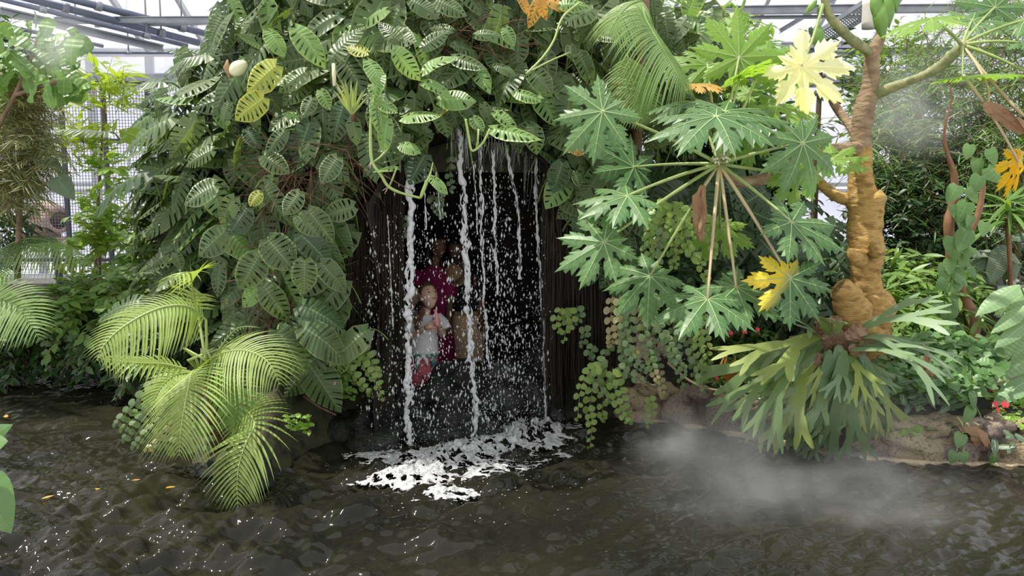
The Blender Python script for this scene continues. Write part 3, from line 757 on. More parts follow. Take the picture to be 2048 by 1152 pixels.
# the leaves the photograph shows plainly, one by one: (base px, tip px, depth offset, facing, mesh pool, shape, key)
def hero(key, b, t, off, up, pool, i, wide=1.0, toward=0.0):
    pb = on_mound(b[0], b[1], off); pt_ = on_mound(t[0], t[1], off); pt_.y = pb.y - toward - .02
    pt_ = P(t[0], t[1], pt_.y); d = pt_ - pb
    mw = orient(pb, d, V(up), (d.length * wide, d.length, d.length))
    VINES[key].leaf(pool[i % len(pool)], mw, pet=pb + V((rnd.uniform(-.1, .1), .35, rnd.uniform(-.2, -.02))), r=.006)
UPC = (0, -1, .55)
for a in (
    ('crest', (553, 130), (486, 182), -.30, (.2, -1, .5), MON_Y, 0, 1.25), ('crest', (528, 195), (466, 238), -.30, (.3, -1, .4), MON_Y, 5, 1.15),
    ('crest', (735, 105), (692, 92), -.32, (0, -.8, 1), MON_Y, 2, 1.5), ('crest', (612, 142), (550, 178), -.24, UPC, MON, 0), ('flank', (458, 205), (440, 245), -.22, UPC, MON, 3),
    ('crest', (590, 55), (655, 120), -.30, (.5, -1, .3), MON_P, 1, 1.0), ('crest', (660, 120), (715, 40), -.30, (-.4, -1, .4), PIN, 0, .9), ('crest', (535, 60), (575, 105), -.28, (.4, -.7, .9), MON_P, 3, 1.2),
    ('flank', (598, 235), (565, 222), -.2, UPC, MON_P, 3), ('flank', (625, 195), (605, 235), -.24, UPC, MON, 2, 1.1), ('flank', (640, 180), (660, 218), -.24, UPC, MON_P, 0),
    ('flank', (620, 245), (575, 340), -.16, UPC, PIN_D, 1, 1.2), ('flank', (690, 205), (655, 280), -.2, UPC, MON_D, 1, 1.1), ('flank', (705, 235), (712, 290), -.22, UPC, MON, 3, .9),
    ('flank', (570, 262), (522, 308), -.26, (.2, -1, .5), MON, 1), ('flank', (525, 310), (578, 343), -.24, (-.2, -1, .6), MON, 0, 1.1), ('flank', (675, 315), (638, 366), -.26, UPC, MON, 5, 1.1), ('flank', (492, 258), (520, 298), -.2, UPC, MON_D, 2, 1.0),
    ('flank', (600, 385), (565, 430), -.26, UPC, MON, 2, 1.15), ('flank', (520, 385), (498, 412), -.3, UPC, MON_Y, 2, 1.3), ('flank', (470, 395), (434, 450), -.3, (.4, -1, .4), MON, 4, 1.1), ('flank', (495, 415), (455, 470), -.24, UPC, MON_D, 2, 1.3),
    ('flank', (595, 430), (640, 470), -.26, (.1, -1, .6), MON, 0, 1.1), ('flank', (535, 478), (588, 540), -.34, (0, -1, .5), MON, 5, 1.25), ('flank', (532, 490), (540, 545), -.30, (-.2, -1, .5), MON, 3), ('flank', (450, 462), (390, 512), -.32, (.3, -1, .5), MON, 0, 1.2), ('flank', (520, 510), (476, 580), -.32, (.2, -1, .5), MON, 2, 1.15),
    ('flank', (600, 468), (665, 525), -.28, (0, -1, .6), MON_D, 4, 1.2), ('flank', (615, 420), (668, 480), -.24, UPC, MON, 1, 1.1), ('flank', (610, 520), (605, 590), -.3, UPC, MON, 5, 1.15), ('flank', (640, 525), (695, 575), -.24, (.2, -1, .6), MON, 4, 1.2),
    ('flank', (525, 570), (578, 640), -.30, (.1, -1, .5), MON, 1, 1.0), ('flank', (515, 575), (480, 615), -.30, (.2, -1, .4), MON_P, 3, 1.2), ('flank', (600, 610), (695, 640), -.26, (0, -.8, 1), PIN_D, 1, 1.3), ('flank', (605, 655), (700, 700), -.34, (0, -.9, .9), PIN, 3, 1.25), ('flank', (555, 660), (615, 750), -.36, (.2, -1, .4), PIN, 0, 1.2),
    ('slope', (345, 235), (215, 288), -.35, (.1, -.8, 1), PIN, 0, 1.1), ('slope', (330, 165), (215, 145), -.3, (0, -.6, 1), PIN, 3, 1.0), ('slope', (220, 265), (105, 245), -.3, (0, -.3, 1), PIN_D, 2, 1.0), ('slope', (420, 110), (305, 105), -.26, (0, -.6, 1), PIN, 1, 1.0),
    ('slope', (395, 235), (338, 325), -.3, (.8, -.8, .5), PIN, 1, .8), ('slope', (425, 300), (362, 325), -.3, UPC, PIN, 0, 1.1), ('slope', (430, 370), (362, 405), -.36, (.2, -.9, .8), MON, 5, 1.2), ('slope', (330, 510), (280, 540), -.3, UPC, PIN, 0), ('slope', (350, 505), (362, 540), -.34, UPC, MON, 0),
    ('slope', (300, 340), (130, 385), -.3, (0, -.5, 1), PIN_D, 1, .8), ('slope', (280, 600), (180, 625), -.3, (0, -.8, 1), PIN, 0, 1.1),
    ('lip', (790, 100), (832, 160), -.40, (-.6, -1, .4), MON_P, 1, 1.0), ('lip', (845, 145), (900, 90), -.42, (-.3, -.8, .8), MON_P, 4, .9), ('lip', (845, 165), (912, 178), -.42, (0, -.9, .9), MON_P, 4, .9), ('lip', (805, 235), (880, 218), -.38, (0, -.6, 1), MON_P, 0, 1.2), ('lip', (878, 200), (950, 190), -.30, (0, -1, .6), MON_P, 3, 1.1),
    ('lip', (800, 85), (760, 35), -.35, (.3, -1, .3), MON, 1), ('lip', (845, 95), (895, 55), -.33, (0, -1, .6), MON, 0), ('lip', (905, 115), (975, 135), -.28, (0, -.9, .8), MON, 2), ('lip', (990, 130), (1035, 143), -.30, (0, -.9, .8), MON, 3, .9), ('lip', (1062, 140), (1108, 185), -.34, (.1, -1, .6), MON, 5, 1.2), ('lip', (1030, 185), (1085, 195), -.34, (0, -.9, .9), MON_P, 0, 1.1),
    ('lip', (945, 235), (968, 262), -.36, (0, -1, .6), MON_P, 2, 1.2), ('lip', (990, 225), (1050, 258), -.40, (.1, -.9, .8), MON_P, 4, .9), ('lip', (984, 258), (1085, 275), -.42, (0, -.9, .9), MON_P, 2, .8), ('lip', (965, 208), (985, 245), -.26, UPC, MON, 3), ('lip', (1065, 252), (1075, 308), -.26, UPC, MON, 0, 1.2), ('lip', (900, 215), (920, 252), -.15, UPC, MON_D, 4, 1.3), ('lip', (850, 310), (815, 368), -.12, UPC, MON_D, 5, 1.3),
    ('lip', (798, 290), (842, 297), -.36, (0, -.9, .9), MON_P, 3, 1.2), ('lip', (820, 0), (880, 25), -.25, UPC, MON, 3), ('lip', (870, 0), (935, 24), -.25, UPC, MON, 0), ('lip', (905, 60), (860, 45), -.2, UPC, MON, 1), ('lip', (1010, 55), (1030, 90), -.3, UPC, MON_P, 0, 1.1), ('lip', (950, 70), (1000, 60), -.28, UPC, MON, 1),
    ('east', (1125, 325), (1105, 385), -.2, UPC, MON_D, 0, 1.2), ('east', (1150, 345), (1160, 375), -.2, UPC, MON, 2), ('east', (1180, 285), (1175, 320), -.2, UPC, MON, 5), ('east', (1155, 105), (1195, 160), -.3, UPC, MON, 4, 1.1), ('east', (1140, 90), (1145, 118), -.28, UPC, MON, 2, 1.2), ('east', (1150, 440), (1170, 480), -.15, UPC, MON_D, 1), ('east', (1120, 10), (1180, 0), -.3, UPC, MON_P, 1), ('lip', (1085, -8), (1052, 48), -.24, UPC, MON_O, 1, .8), ('lip', (1075, -5), (1098, 32), -.26, UPC, MON_O, 4), ('lip', (1095, 0), (1135, 14), -.25, UPC, MON_O, 3), ('lip', (1040, -5), (1062, 24), -.24, UPC, MON_O, 4), ('east', (1140, 292), (1168, 306), -.2, UPC, MON_O, 3, 1.2), ('east', (1160, 262), (1172, 285), -.2, UPC, MON_O, 0)):
    hero(*a)
for k, vn in VINES.items(): vn.done()
# dangling shoot over the falls: one thing with its own stem and leaves
def dangling():
    t = thing('dangling_shoot', 'pale green vine shoot looping down in front of the falling water', 'vine', on_mound(745, 210, -.35))
    Y = 4.72
    mb = MB(); mb.tube(spline([P(*p, Y) for p in ((748, 190), (742, 240), (741, 290), (745, 325), (762, 350), (776, 372), (800, 385), (841, 396))], 5), [.010] * 30 + [.008] * 6, 7); mb.build('stem', M['stem_pale'], t)
    mb = MB(); mb.tube(spline([P(*p, Y) for p in ((841, 396), (852, 368), (860, 350), (866, 325))], 4), [.009, .010, .012, .012, .012, .011, .010, .008, .007, .005, .004, .003, .002], 7); mb.build('growing_tip', M['stem_pale'], t)
    for a in (((860, 352), (900, 380), (.2, -.7, 1), .9), ((779, 372), (793, 335), (0, -1, .3), .12), ((746, 325), (775, 298), (0, -1, .3), .12), ((795, 335), (745, 332), (0, -.5, 1), 1.1)):
        b, tp = P(*a[0], Y), P(*a[1], Y - .03)
        if a[3] < .2:
            mb = MB(); mb.tube([b, b.lerp(tp, .5) + V((0, -.01, -.01)), tp], .006, 6); mb.build('petiole', M['stem_pale'], t); continue
        d = tp - b; put('leaf', MON_P[3], t, orient(b, d, a[2], (d.length * a[3], d.length, d.length)))
    for s in ((768, 92), (738, 150)):
        pass
    for a in (((742, 168), (760, 205), MON_P, 4), ((765, 150), (735, 195), MON_P, 1), ((752, 200), (775, 265), MON_P, 1), ((745, 210), (738, 268), MON, 4), ((775, 240), (760, 300), MON_P, 4), ((735, 120), (775, 170), MON_P, 3), ((760, 205), (795, 225), MON_P, 2)):
        b, tp = P(*a[0], Y), P(*a[1], Y - .05); d = tp - b
        put('leaf', a[2][a[3]], t, orient(b, d, (rnd.uniform(-.9, .9), -1, .5), (d.length * .95, d.length, d.length)))
    rb = MB()
    for b in ((743, 322), (776, 374)):
        for k in range(3):
            p = P(*b, Y); rb.tube([p, p + V((rnd.uniform(-.05, .0), rnd.uniform(-.02, .02), rnd.uniform(-.05, -.02)))], .003, 4)
    rb.build('aerial_roots', M['petiole_pink'], t, kind='stuff')
    t2 = thing('dangling_shoot', 'short shoot with an elbow hanging centred over the falls below pale leaves', 'vine', P(945, 300, 4.85))
    mb = MB(); mb.tube(spline([P(*p, 4.85) for p in ((931, 238), (937, 270), (942, 298), (950, 300), (966, 285), (980, 258))], 5), .008, 7); mb.build('stem', M['stem_pale'], t2)
    mb = MB(); mb.tube([P(952, 299, 4.85), P(956, 280, 4.85), P(957, 258, 4.85)], .006, 6); mb.build('petiole', M['stem_pale'], t2)
    t3 = thing('runner_stem', 'long pale runner stem rising across the mound above the falls', 'vine', on_mound(1058, 145, -.36))
    mb = MB(); mb.tube(spline([on_mound(*p, -.36) for p in ((1052, 148), (1085, 115), (1108, 80), (1125, 35), (1160, 5))], 5), .008, 6); mb.build('stem', M['stem_pale'], t3)
    mb = MB(); mb.tube(spline([on_mound(*p, -.34) for p in ((1062, 142), (1100, 122), (1140, 105))], 5), .006, 6); mb.build('side_stem', M['stem_pale'], t3)
dangling()
# brown fibres and dead frond stalks on the bare patch of the mound
def fibres(name, label, polys, n, off, mt, ln=(.15, .5), r=(.002, .006), seed=1, leafy=0):
    rn = random.Random(seed); mb = MB()
    for _ in range(n):
        while True:
            poly = polys[rn.randrange(len(polys))]; xs = [p[0] for p in poly]; ys = [p[1] for p in poly]
            px, py = rn.uniform(min(xs), max(xs)), rn.uniform(min(ys), max(ys))
            if inpoly(px, py, poly): break
        p = on_mound(px, py, off + rn.uniform(-.05, .1)); d = V((rn.uniform(-.7, .7), rn.uniform(-.3, .1), rn.uniform(-1, .25))).normalized() * rn.uniform(*ln)
        rr = rn.uniform(*r); mb.tube([p, p + d * .5 + V((0, -.03, .02)), p + d], [rr, rr * .8, rr * .4], 4, cap=False)
    o = mb.build(name, M[mt]); tag(o, label, 'debris', kind='stuff'); return o
fibres('dead_stalks', 'tangle of dead brown stalks on the bare patch between the perforated leaves', [[(500, 310), (610, 330), (600, 480), (560, 640), (480, 640), (520, 480)], [(600, 260), (730, 260), (720, 330), (620, 340)], [(525, 320), (600, 330), (580, 400), (535, 400)], [(540, 540), (610, 560), (600, 620), (550, 620)], [(850, 10), (1010, 10), (1060, 110), (860, 110)]], 560, .04, 'fibre', seed=3)
# hanging roots either side of the fall
def roots(label, px0, px1, y0, y1, Y0, Y1, n, seed):
    rn = random.Random(seed); mb = MB()
    for _ in range(n):
        px = rn.uniform(px0, px1); t = (px - px0) / (px1 - px0); Y = lerp(Y0, Y1, t) + rn.uniform(-.10, .12)
        a = rn.uniform(y0, y0 + (y1 - y0) * .5); b = rn.uniform(a + 80, y1); r = rn.uniform(.0015, .006)
        pts = [P(px + rn.uniform(-5, 5), lerp(a, b, k / 4), Y + rn.uniform(-.015, .015)) for k in range(5)]
        mb.tube(pts, [r, r, r * .9, r * .7, r * .4], 4, cap=False)
    o = mb.build('hanging_roots', M['root']); return tag(o, label, 'roots', kind='stuff')
roots('curtain of thin dark brown roots hanging beside the girl in the white shirt', 672, 805, 280, 770, 5.42, 5.72, 900, 1)
roots('curtain of thin brown roots hanging between the falls and the pale maidenhair fronds', 1085, 1235, 280, 830, 5.82, 6.0, 1000, 2)
def rootwall(px0, px1, Y0, Y1, y0, y1):
    return struct(sheet('wall_root', frange(0, 1, 14), frange(0, 1, 30), lambda u, v: (lambda p: (p.x, p.y + .10 * fbm((p.x * 9, p.y * 2, p.z * 1.2)), p.z))(P(lerp(px0, px1, u), lerp(y1, y0, v), lerp(Y0, Y1, u) + .12)), M['root']))
rootwall(640, 800, 5.45, 5.76, 220, 860); rootwall(1092, 1260, 5.86, 6.1, 220, 850)
# flower and bits on the mound
def spathe():
    p = on_mound(478, 135, -.28); t = thing('spathe_flower', 'cream furled flower beside the yellow perforated leaf on the mound', 'flower', p)
    a, b = P(470, 152, p.y), P(490, 122, p.y); mb = MB(); pts = spline([a, a.lerp(b, .35) + V((-.012, -.01, 0)), a.lerp(b, .75), b], 4)
    mb.tube(pts, [tab(i / (len(pts) - 1), [0, .15, .45, .75, 1], [.012, .04, .052, .035, .012]) for i in range(len(pts))], 10); mb.build('spathe', M['spathe'], t)
    mb = MB(); mb.tube([a, a + V((.01, .12, -.12))], .009, 6); mb.build('stalk', M['stem'], t)
    mb = MB(); c = P(456, 135, p.y); mb.tube([c + V((0, 0, .05)), c + V((-.012, 0, 0)), c + V((.01, 0, -.07))], [.006, .022, .008], 7); mb.build('dry_bract', M['dry'], t)
spathe()
def rosette():
    p = on_mound(704, 228, -.34); t = thing('spiky_rosette', 'small upright rosette of narrow yellow-green leaves at the mound front', 'plant', p)
    me = simple_leaf_mesh('spike_leaf_shape', .055, [(0, .8), (.4, 1), (.8, .5), (1, 0)], .1, .4, 'staghorn_yel', 5)
    for k, (px, py) in enumerate(((672, 165), (682, 160), (692, 172), (698, 158), (706, 178), (714, 164), (722, 180), (735, 190), (668, 180), (688, 158), (702, 172), (712, 160), (728, 175), (678, 178))):
        q = P(px, py, p.y - .08 + .03 * k % .1); d = q - p; put('leaf', me, t, orient(p, d, (rnd.uniform(-.5, .5), -1, .3), d.length * 1.02))
    mb = MB(); mb.tube([p + V((0, .02, .015)), p + V((0, .06, -.03))], [.016, .02], 7); mb.build('crown_base', M['fibre'], t)
    q = on_mound(667, 128, -.34); u = thing('spadix_spike', 'pale upright flower spike above the spiky rosette', 'flower', P(669, 170, q.y))
    mb = MB(); mb.tube([P(669, 172, q.y), P(668, 150, q.y), P(667, 127, q.y)], [.012, .014, .011], 8); mb.build('spadix', M['spathe'], u)
rosette()
# ------------------------------------------------------------------ papaya tree
def trunk_tube(mb, ctrl, n=14, sub=8, lump=.06, ring=.05, ringd=9.0, seed=0, mi=0):
    """ctrl: (point, radius); a knobbly tube with leaf-scar rings"""
    pts = spline([c[0] for c in ctrl], sub); rr = np.interp(np.arange(len(pts)) / sub, np.arange(len(ctrl)), [c[1] for c in ctrl])
    t0 = (pts[1] - pts[0]).normalized(); a = t0.orthogonal().normalized(); rings = []; s = 0
    for i, p in enumerate(pts):
        t = (pts[min(i + 1, len(pts) - 1)] - pts[max(i - 1, 0)]).normalized(); a = (a - t * a.dot(t)).normalized(); b = t.cross(a)
        if i: s += (pts[i] - pts[i - 1]).length
        row = []
        for j in range(n):
            th = 2 * math.pi * j / n; dv = a * math.cos(th) + b * math.sin(th)
            k = 1 + lump * fbm(p * 5 + dv * .6 + V((seed, 0, 0)), 3) * 2 + ring * max(0, math.sin((s + .02 * math.sin(th + s * 3)) * ringd * 2 * math.pi)) ** 3
            row.append(p + dv * rr[i] * k)
        rings.append(row)
    mb.rings(rings, True, mi)
TY = 5.72
def papaya():
    base = P(1738, 748, TY); base.z = .25
    t = thing('papaya_tree', 'papaya tree with ochre ringed trunk standing behind the stone wall', 'tree', base)
    r = lambda px: m_(px, TY)
    mb = MB()
    trunk_tube(mb, [(base, r(42)), (P(1737, 690, TY), r(37)), (P(1742, 640, TY), r(36)), (P(1744, 608, TY), r(41)), (P(1736, 580, TY), r(31)), (P(1733, 545, TY), r(30)), (P(1732, 505, TY), r(36)), (P(1730, 482, TY), r(35)), (P(1730, 430, TY), r(31)), (P(1728, 398, TY), r(38)), (P(1724, 382, TY), r(27)), (P(1722, 330, TY), r(20)), (P(1721, 290, TY), r(19))], 18, 9, .10, .05, 11)
    mb.build('trunk', M['bark'], t)
    mb = MB(); trunk_tube(mb, [(P(1721, 300, TY), r(19)), (P(1724, 250, TY), r(20)), (P(1730, 212, TY), r(20)), (P(1738, 186, TY), r(18)), (P(1741, 160, TY), r(16)), (P(1744, 108, TY), r(14)), (P(1752, 95, TY), r(13)), (P(1762, 70, TY), r(9)), (P(1766, 30, TY), r(8)), (P(1772, -60, TY), r(7))], 14, 8, .08, .06, 14, 3)
    mb.build('upper_trunk', M['bark_upper'], t)
    def branch(name, ctrl, mt, n=12, **kw):
        mb = MB(); trunk_tube(mb, [(P(a, b, Y), m_(q, Y)) for a, b, Y, q in ctrl], n, 7, **kw); return mb.build(name, M[mt], t)
    branch('stump', [(1741, 690, TY, 36), (1718, 650, 5.55, 33), (1698, 610, 5.45, 29), (1690, 590, 5.42, 27), (1680, 580, 5.4, 25), (1676, 577, 5.4, 20)], 'bark', 16, lump=.2, ring=.08)
    branch('knob', [(1745, 500, 5.6, 16), (1752, 498, 5.5, 13), (1754, 496, 5.46, 7)], 'bark', 10, lump=.3)
    branch('knob', [(1712, 515, 5.6, 18), (1706, 512, 5.52, 14), (1703, 510, 5.48, 7)], 'bark', 10, lump=.3)
    branch('branch', [(1722, 296, TY, 14), (1690, 298, 5.6, 13), (1650, 303, 5.45, 12), (1605, 318, 5.3, 12), (1560, 342, 5.1, 12), (1525, 358, 4.98, 12), (1490, 364, 4.9, 11), (1462, 356, 4.86, 9), (1445, 338, 4.84, 8), (1437, 322, 4.82, 7)], 'bark_upper', 12, lump=.1, ring=.05, ringd=12)
    branch('branch', [(1726, 400, TY, 17), (1700, 400, 5.75, 13), (1672, 392, 5.8, 11), (1648, 374, 5.9, 10), (1628, 352, 6.0, 9), (1600, 325, 6.1, 8)], 'bark', 12, lump=.12)
    branch('branch', [(1722, 290, TY, 10), (1700, 250, 5.9, 9), (1678, 222, 6.0, 8), (1664, 200, 6.0, 7), (1655, 178, 6.0, 6)], 'bark_upper', 10, lump=.1)
    branch('branch', [(1741, 106, TY, 10), (1716, 88, 5.6, 9), (1690, 66, 5.5, 8.5), (1664, 38, 5.4, 8), (1652, 10, 5.35, 8), (1645, -30, 5.3, 8)], 'bark_green', 12, lump=.12, ring=.14, ringd=16)
    branch('branch', [(1742, 190, TY, 12), (1770, 180, 5.65, 10), (1810, 165, 5.55, 8), (1850, 150, 5.45, 8), (1885, 128, 5.38, 10), (1908, 106, 5.32, 10), (1922, 92, 5.3, 9), (1926, 84, 5.3, 6)], 'bark_green', 12, lump=.08, ring=.12, ringd=18)
    C1, C2, C3 = P(1438, 328, 4.82), P(1924, 90, 5.3), P(1650, -5, 5.35)
    rnd = random.Random(12)
    def leaf(px, py, Y, rp, nrm, d, mats, crown, i, sag=.06, petm='petiole', sx=1.0):
        c = P(px, py, Y); s = m_(rp, Y); d = V(d)
        me = mats[i % len(mats)]
        o = put('leaf', me, t, orient(c, d, nrm, (s * sx, s, s)))
        if crown is not None:
            mid = (c + crown) / 2 + V((0, 0, sag)); rad = .0105
            mb = MB(); mb.tube(bez(crown, mid, c, 9), [rad * (1.25 - .55 * k / 9) for k in range(10)], 7); mb.build('petiole', M[petm], o)
        return o
    A = (0, -.55, .85)
    L_ = [
        (1205, 222, 4.75, 112, (0, -.95, .5), (-.75, 0, -.7), PAP, C1, 0, .04, 'petiole'),
        (1255, 392, 4.5, 112, (0, -.42, .9), (-.75, -.3, -.2), PAP, C1, 1, .03, 'petiole'),
        (1208, 484, 4.45, 112, (.05, -.8, .6), (-.9, 0, -.45), PAP, C1, 0, .02, 'petiole'),
        (1300, 552, 4.75, 108, (0, -.6, .75), (-.7, -.3, -.6), PAP, C1, 2, .02, 'petiole'),
        (1415, 598, 4.35, 122, (0, -.42, .9), (-.5, -.6, -.35), PAP, C1, 1, .02, 'petiole_pink'),
        (1472, 574, 4.5, 118, (.05, -.5, .85), (.55, -.5, -.4), PAP, C1, 0, .02, 'petiole_pink'),
        (1432, 232, 4.62, 148, (0, -.40, .92), (-.55, -.6, -.35), PAP, C1, 1, .02, 'petiole'),
        (1450, 222, 4.9, 140, (.1, -.45, .9), (.8, -.1, -.1), PAP, C1, 0, .02, 'petiole'),
        (1606, 286, 4.7, 118, (0, -.75, .65), (.35, -.1, -.85), PAP, C1, 2, .02, 'petiole'),
        (1590, 350, 4.95, 75, (0, -.5, .85), (.1, -.1, -.9), PAP_B, C1, 1, .0, 'petiole'),
        (1583, 444, 4.45, 124, (0, -.62, .78), (.7, -.1, -.35), PAP, C1, 0, .02, 'petiole'),
        (1268, 334, 5.2, 105, (0, -.7, .7), (-.6, -.1, .3), PAP, C1, 3, .02, 'petiole'),
        (1478, 114, 5.4, 118, (0, -.62, .6), (.1, .3, 1), PAP_B, C1, 0, .0, 'petiole'),
        (1528, 124, 5.5, 100, (.2, -.55, .7), (.8, .2, .5), PAP_B, C1, 1, .0, 'petiole'),
        (1415, 130, 5.6, 92, (-.2, -.5, .8), (-.7, .2, .4), PAP_B, C1, 2, .0, 'petiole'),
        (1480, 152, 5.3, 82, (0, -.3, .95), (.3, -.5, .3), PAP_B, C1, 1, .0, 'petiole'),
        (1395, 205, 5.15, 105, (0, -.35, .92), (-.7, .2, .1), PAP, C1, 2, .0, 'petiole'),
        (1555, 212, 5.2, 98, (0, -.4, .9), (.8, .1, .1), PAP_B, C1, 2, .0, 'petiole'),
        (1580, 262, 5.35, 85, (.1, -.5, .8), (.8, .1, -.1), PAP_B, C1, 1, .0, 'petiole'),
        (1490, 260, 4.95, 88, (.1, -.7, .6), (.2, -.2, -.9), PAP_B, C1, 1, .0, 'petiole'),
        (1665, 318, 5.2, 80, (.1, -.5, .8), (.8, -.1, .05), PAP_B, C1, 3, .0, None),
        (1500, 185, 5.6, 90, (0, -.4, .9), (.6, .1, .3), PAP_B, C1, 0, .0, 'petiole'),
        (1560, 165, 5.9, 85, (0, -.4, .9), (.6, .1, .3), PAP_B, C1, 0, .0, 'petiole'),
        (1440, 455, 5.4, 85, (0, -.5, .8), (-.3, -.3, -.5), PAP_B, C1, 1, .0, 'petiole'),
    ]
    for a in L_:
        pm = a[10]
        leaf(*a[:7], a[7] if pm else None, a[8], a[9], pm or 'petiole')
    o = leaf(1580, 556, 4.35, 105, (0, -.62, .75), (-.1, -.3, -.8), [with_mat(PAP[0], 'half_yellow', 'papaya_vein')], C1, 0, .02, 'petiole_pink'); o['label'] = 'half yellow leaf'
    o = leaf(1603, 132, 5.05, 122, (-.5, -.75, .15), (.72, -.05, -.62), [PAP_FOLD], C3, 0, -.08, 'petiole', .8); o['label'] = 'large pale leaf hanging on edge in full sun'
    for a in ((1265, 155, 5.6, 60, (0, -.7, .7), (-.7, 0, -.5)), (1395, 168, 5.3, 62, (0, -.3, .9), (.8, -.2, .0))):
        o = leaf(*a, [with_mat(PAP[1], 'dry_orange', 'petiole')], None, 0); o['label'] = 'small orange leaf'
    for a in ((1925, 152, 5.0, 118, (0, -.12, 1), (.9, -.35, .05), PAP_B, C2, 0), (1862, 36, 4.9, 98, (-.1, -.2, .95), (-.75, -.3, -.25), PAP_B, C2, 1), (1945, 40, 5.5, 90, (0, -.5, .8), (.7, .2, .2), PAP, C2, 0), (2050, 40, 5.2, 90, (0, -.4, .9), (.7, -.2, .2), PAP, C2, 2), (2040, 85, 5.1, 80, (0, -.3, 1), (.8, -.3, 0), PAP, C2, 1), (2060, 148, 5.0, 70, (0, -.2, 1), (.7, -.3, 0), PAP_B, C2, 3), (1990, 15, 5.6, 80, (0, -.5, .8), (.2, .2, .9), PAP, C2, 1)):
        leaf(*a, .03)
    o = leaf(2036, 322, 4.9, 78, (-.2, -.9, .1), (-.1, -.1, -.95), [PAP_LIMP], P(1925, 150, 5.0), 0, .06, 'petiole_pink', .42); o['label'] = 'yellow leaf hanging limp'
    for (px, py, ang, s_) in ((1622, 14, -.7, 34), (1640, 20, -.3, 30), (1638, 78, .15, 60), (1762, 40, .1, 78), (1752, 10, -.05, 60), (1775, 20, .12, 70), (1788, -5, .2, 60), (1944, 88, 1.1, 26), (1900, 105, -1.2, 24)):
        Y = 5.35 if px < 1700 else 5.62
        c = P(px, py, Y); L2 = m_(s_, Y) / 2; d = V((math.sin(ang), -.05, -math.cos(ang)))
        mb = MB(); pts = [c - d * L2 + d * (2 * L2 * k / 9) for k in range(10)]
        mb.tube(pts, [L2 * q for q in (.05, .22, .32, .37, .38, .36, .31, .22, .11, .02)], 12); mb.build('fruit', M['fruit'], t)
    fb = MB()
    for k in range(26):
        p = C1 + V((rnd.uniform(-.05, .06), rnd.uniform(-.08, .0), rnd.uniform(-.01, .08))); fb.tube([p, p + V((0, -.008, .012))], [.008, .005], 5)
    fb.build('flower_buds', M['spathe'], t, kind='stuff')
    def curled(pts, Y, label, wid, seed, mt='dry'):
        rn = random.Random(seed); mb = MB(); P3 = spline([P(a, b, Y) for a, b in pts], 5); n = 16; rings = []
        for i, p in enumerate(P3):
            f = i / (len(P3) - 1); w_ = wid * math.sin(math.pi * min(.97, .08 + f * .9)) ** .6; row = []
            for j in range(n):
                th = 2 * math.pi * j / n; k = .55 + .45 * math.cos(3 * th + f * 5 + seed) + .25 * fbm((f * 6, th, seed)); row.append(p + V((math.cos(th) * w_ * k, math.sin(th) * w_ * k * .8, .02 * math.sin(5 * th + f * 9))))
            rings.append(row)
        mb.rings(rings); o = mb.build('dried_leaf', M[mt], t, smooth=False); o['label'] = label
    curled([(1405, 375), (1398, 400), (1404, 430), (1398, 455), (1402, 478)], 4.75, 'withered brown leaf hanging shrivelled', .055, 1)
    curled([(1972, 208), (1995, 222), (2020, 236), (2045, 258), (2060, 262)], 4.9, 'withered brown leaf crumpled', .075, 2)
    mb = MB(); mb.tube(bez(C2, P(1990, 170, 5.0), P(1975, 208, 4.92), 8), .009, 6); mb.build('petiole', M['petiole_pink'], t)
    mb = MB(); mb.tube(bez(C1, P(1425, 350, 4.78), P(1405, 378, 4.75), 6), .007, 6); mb.build('petiole', M['petiole_pink'], t)
    mb = MB(); mb.tube(bez(C2, P(2010, 200, 5.0), P(2048, 232, 4.95), 8), .012, 6); mb.build('petiole', M['petiole_pink'], t)
papaya()

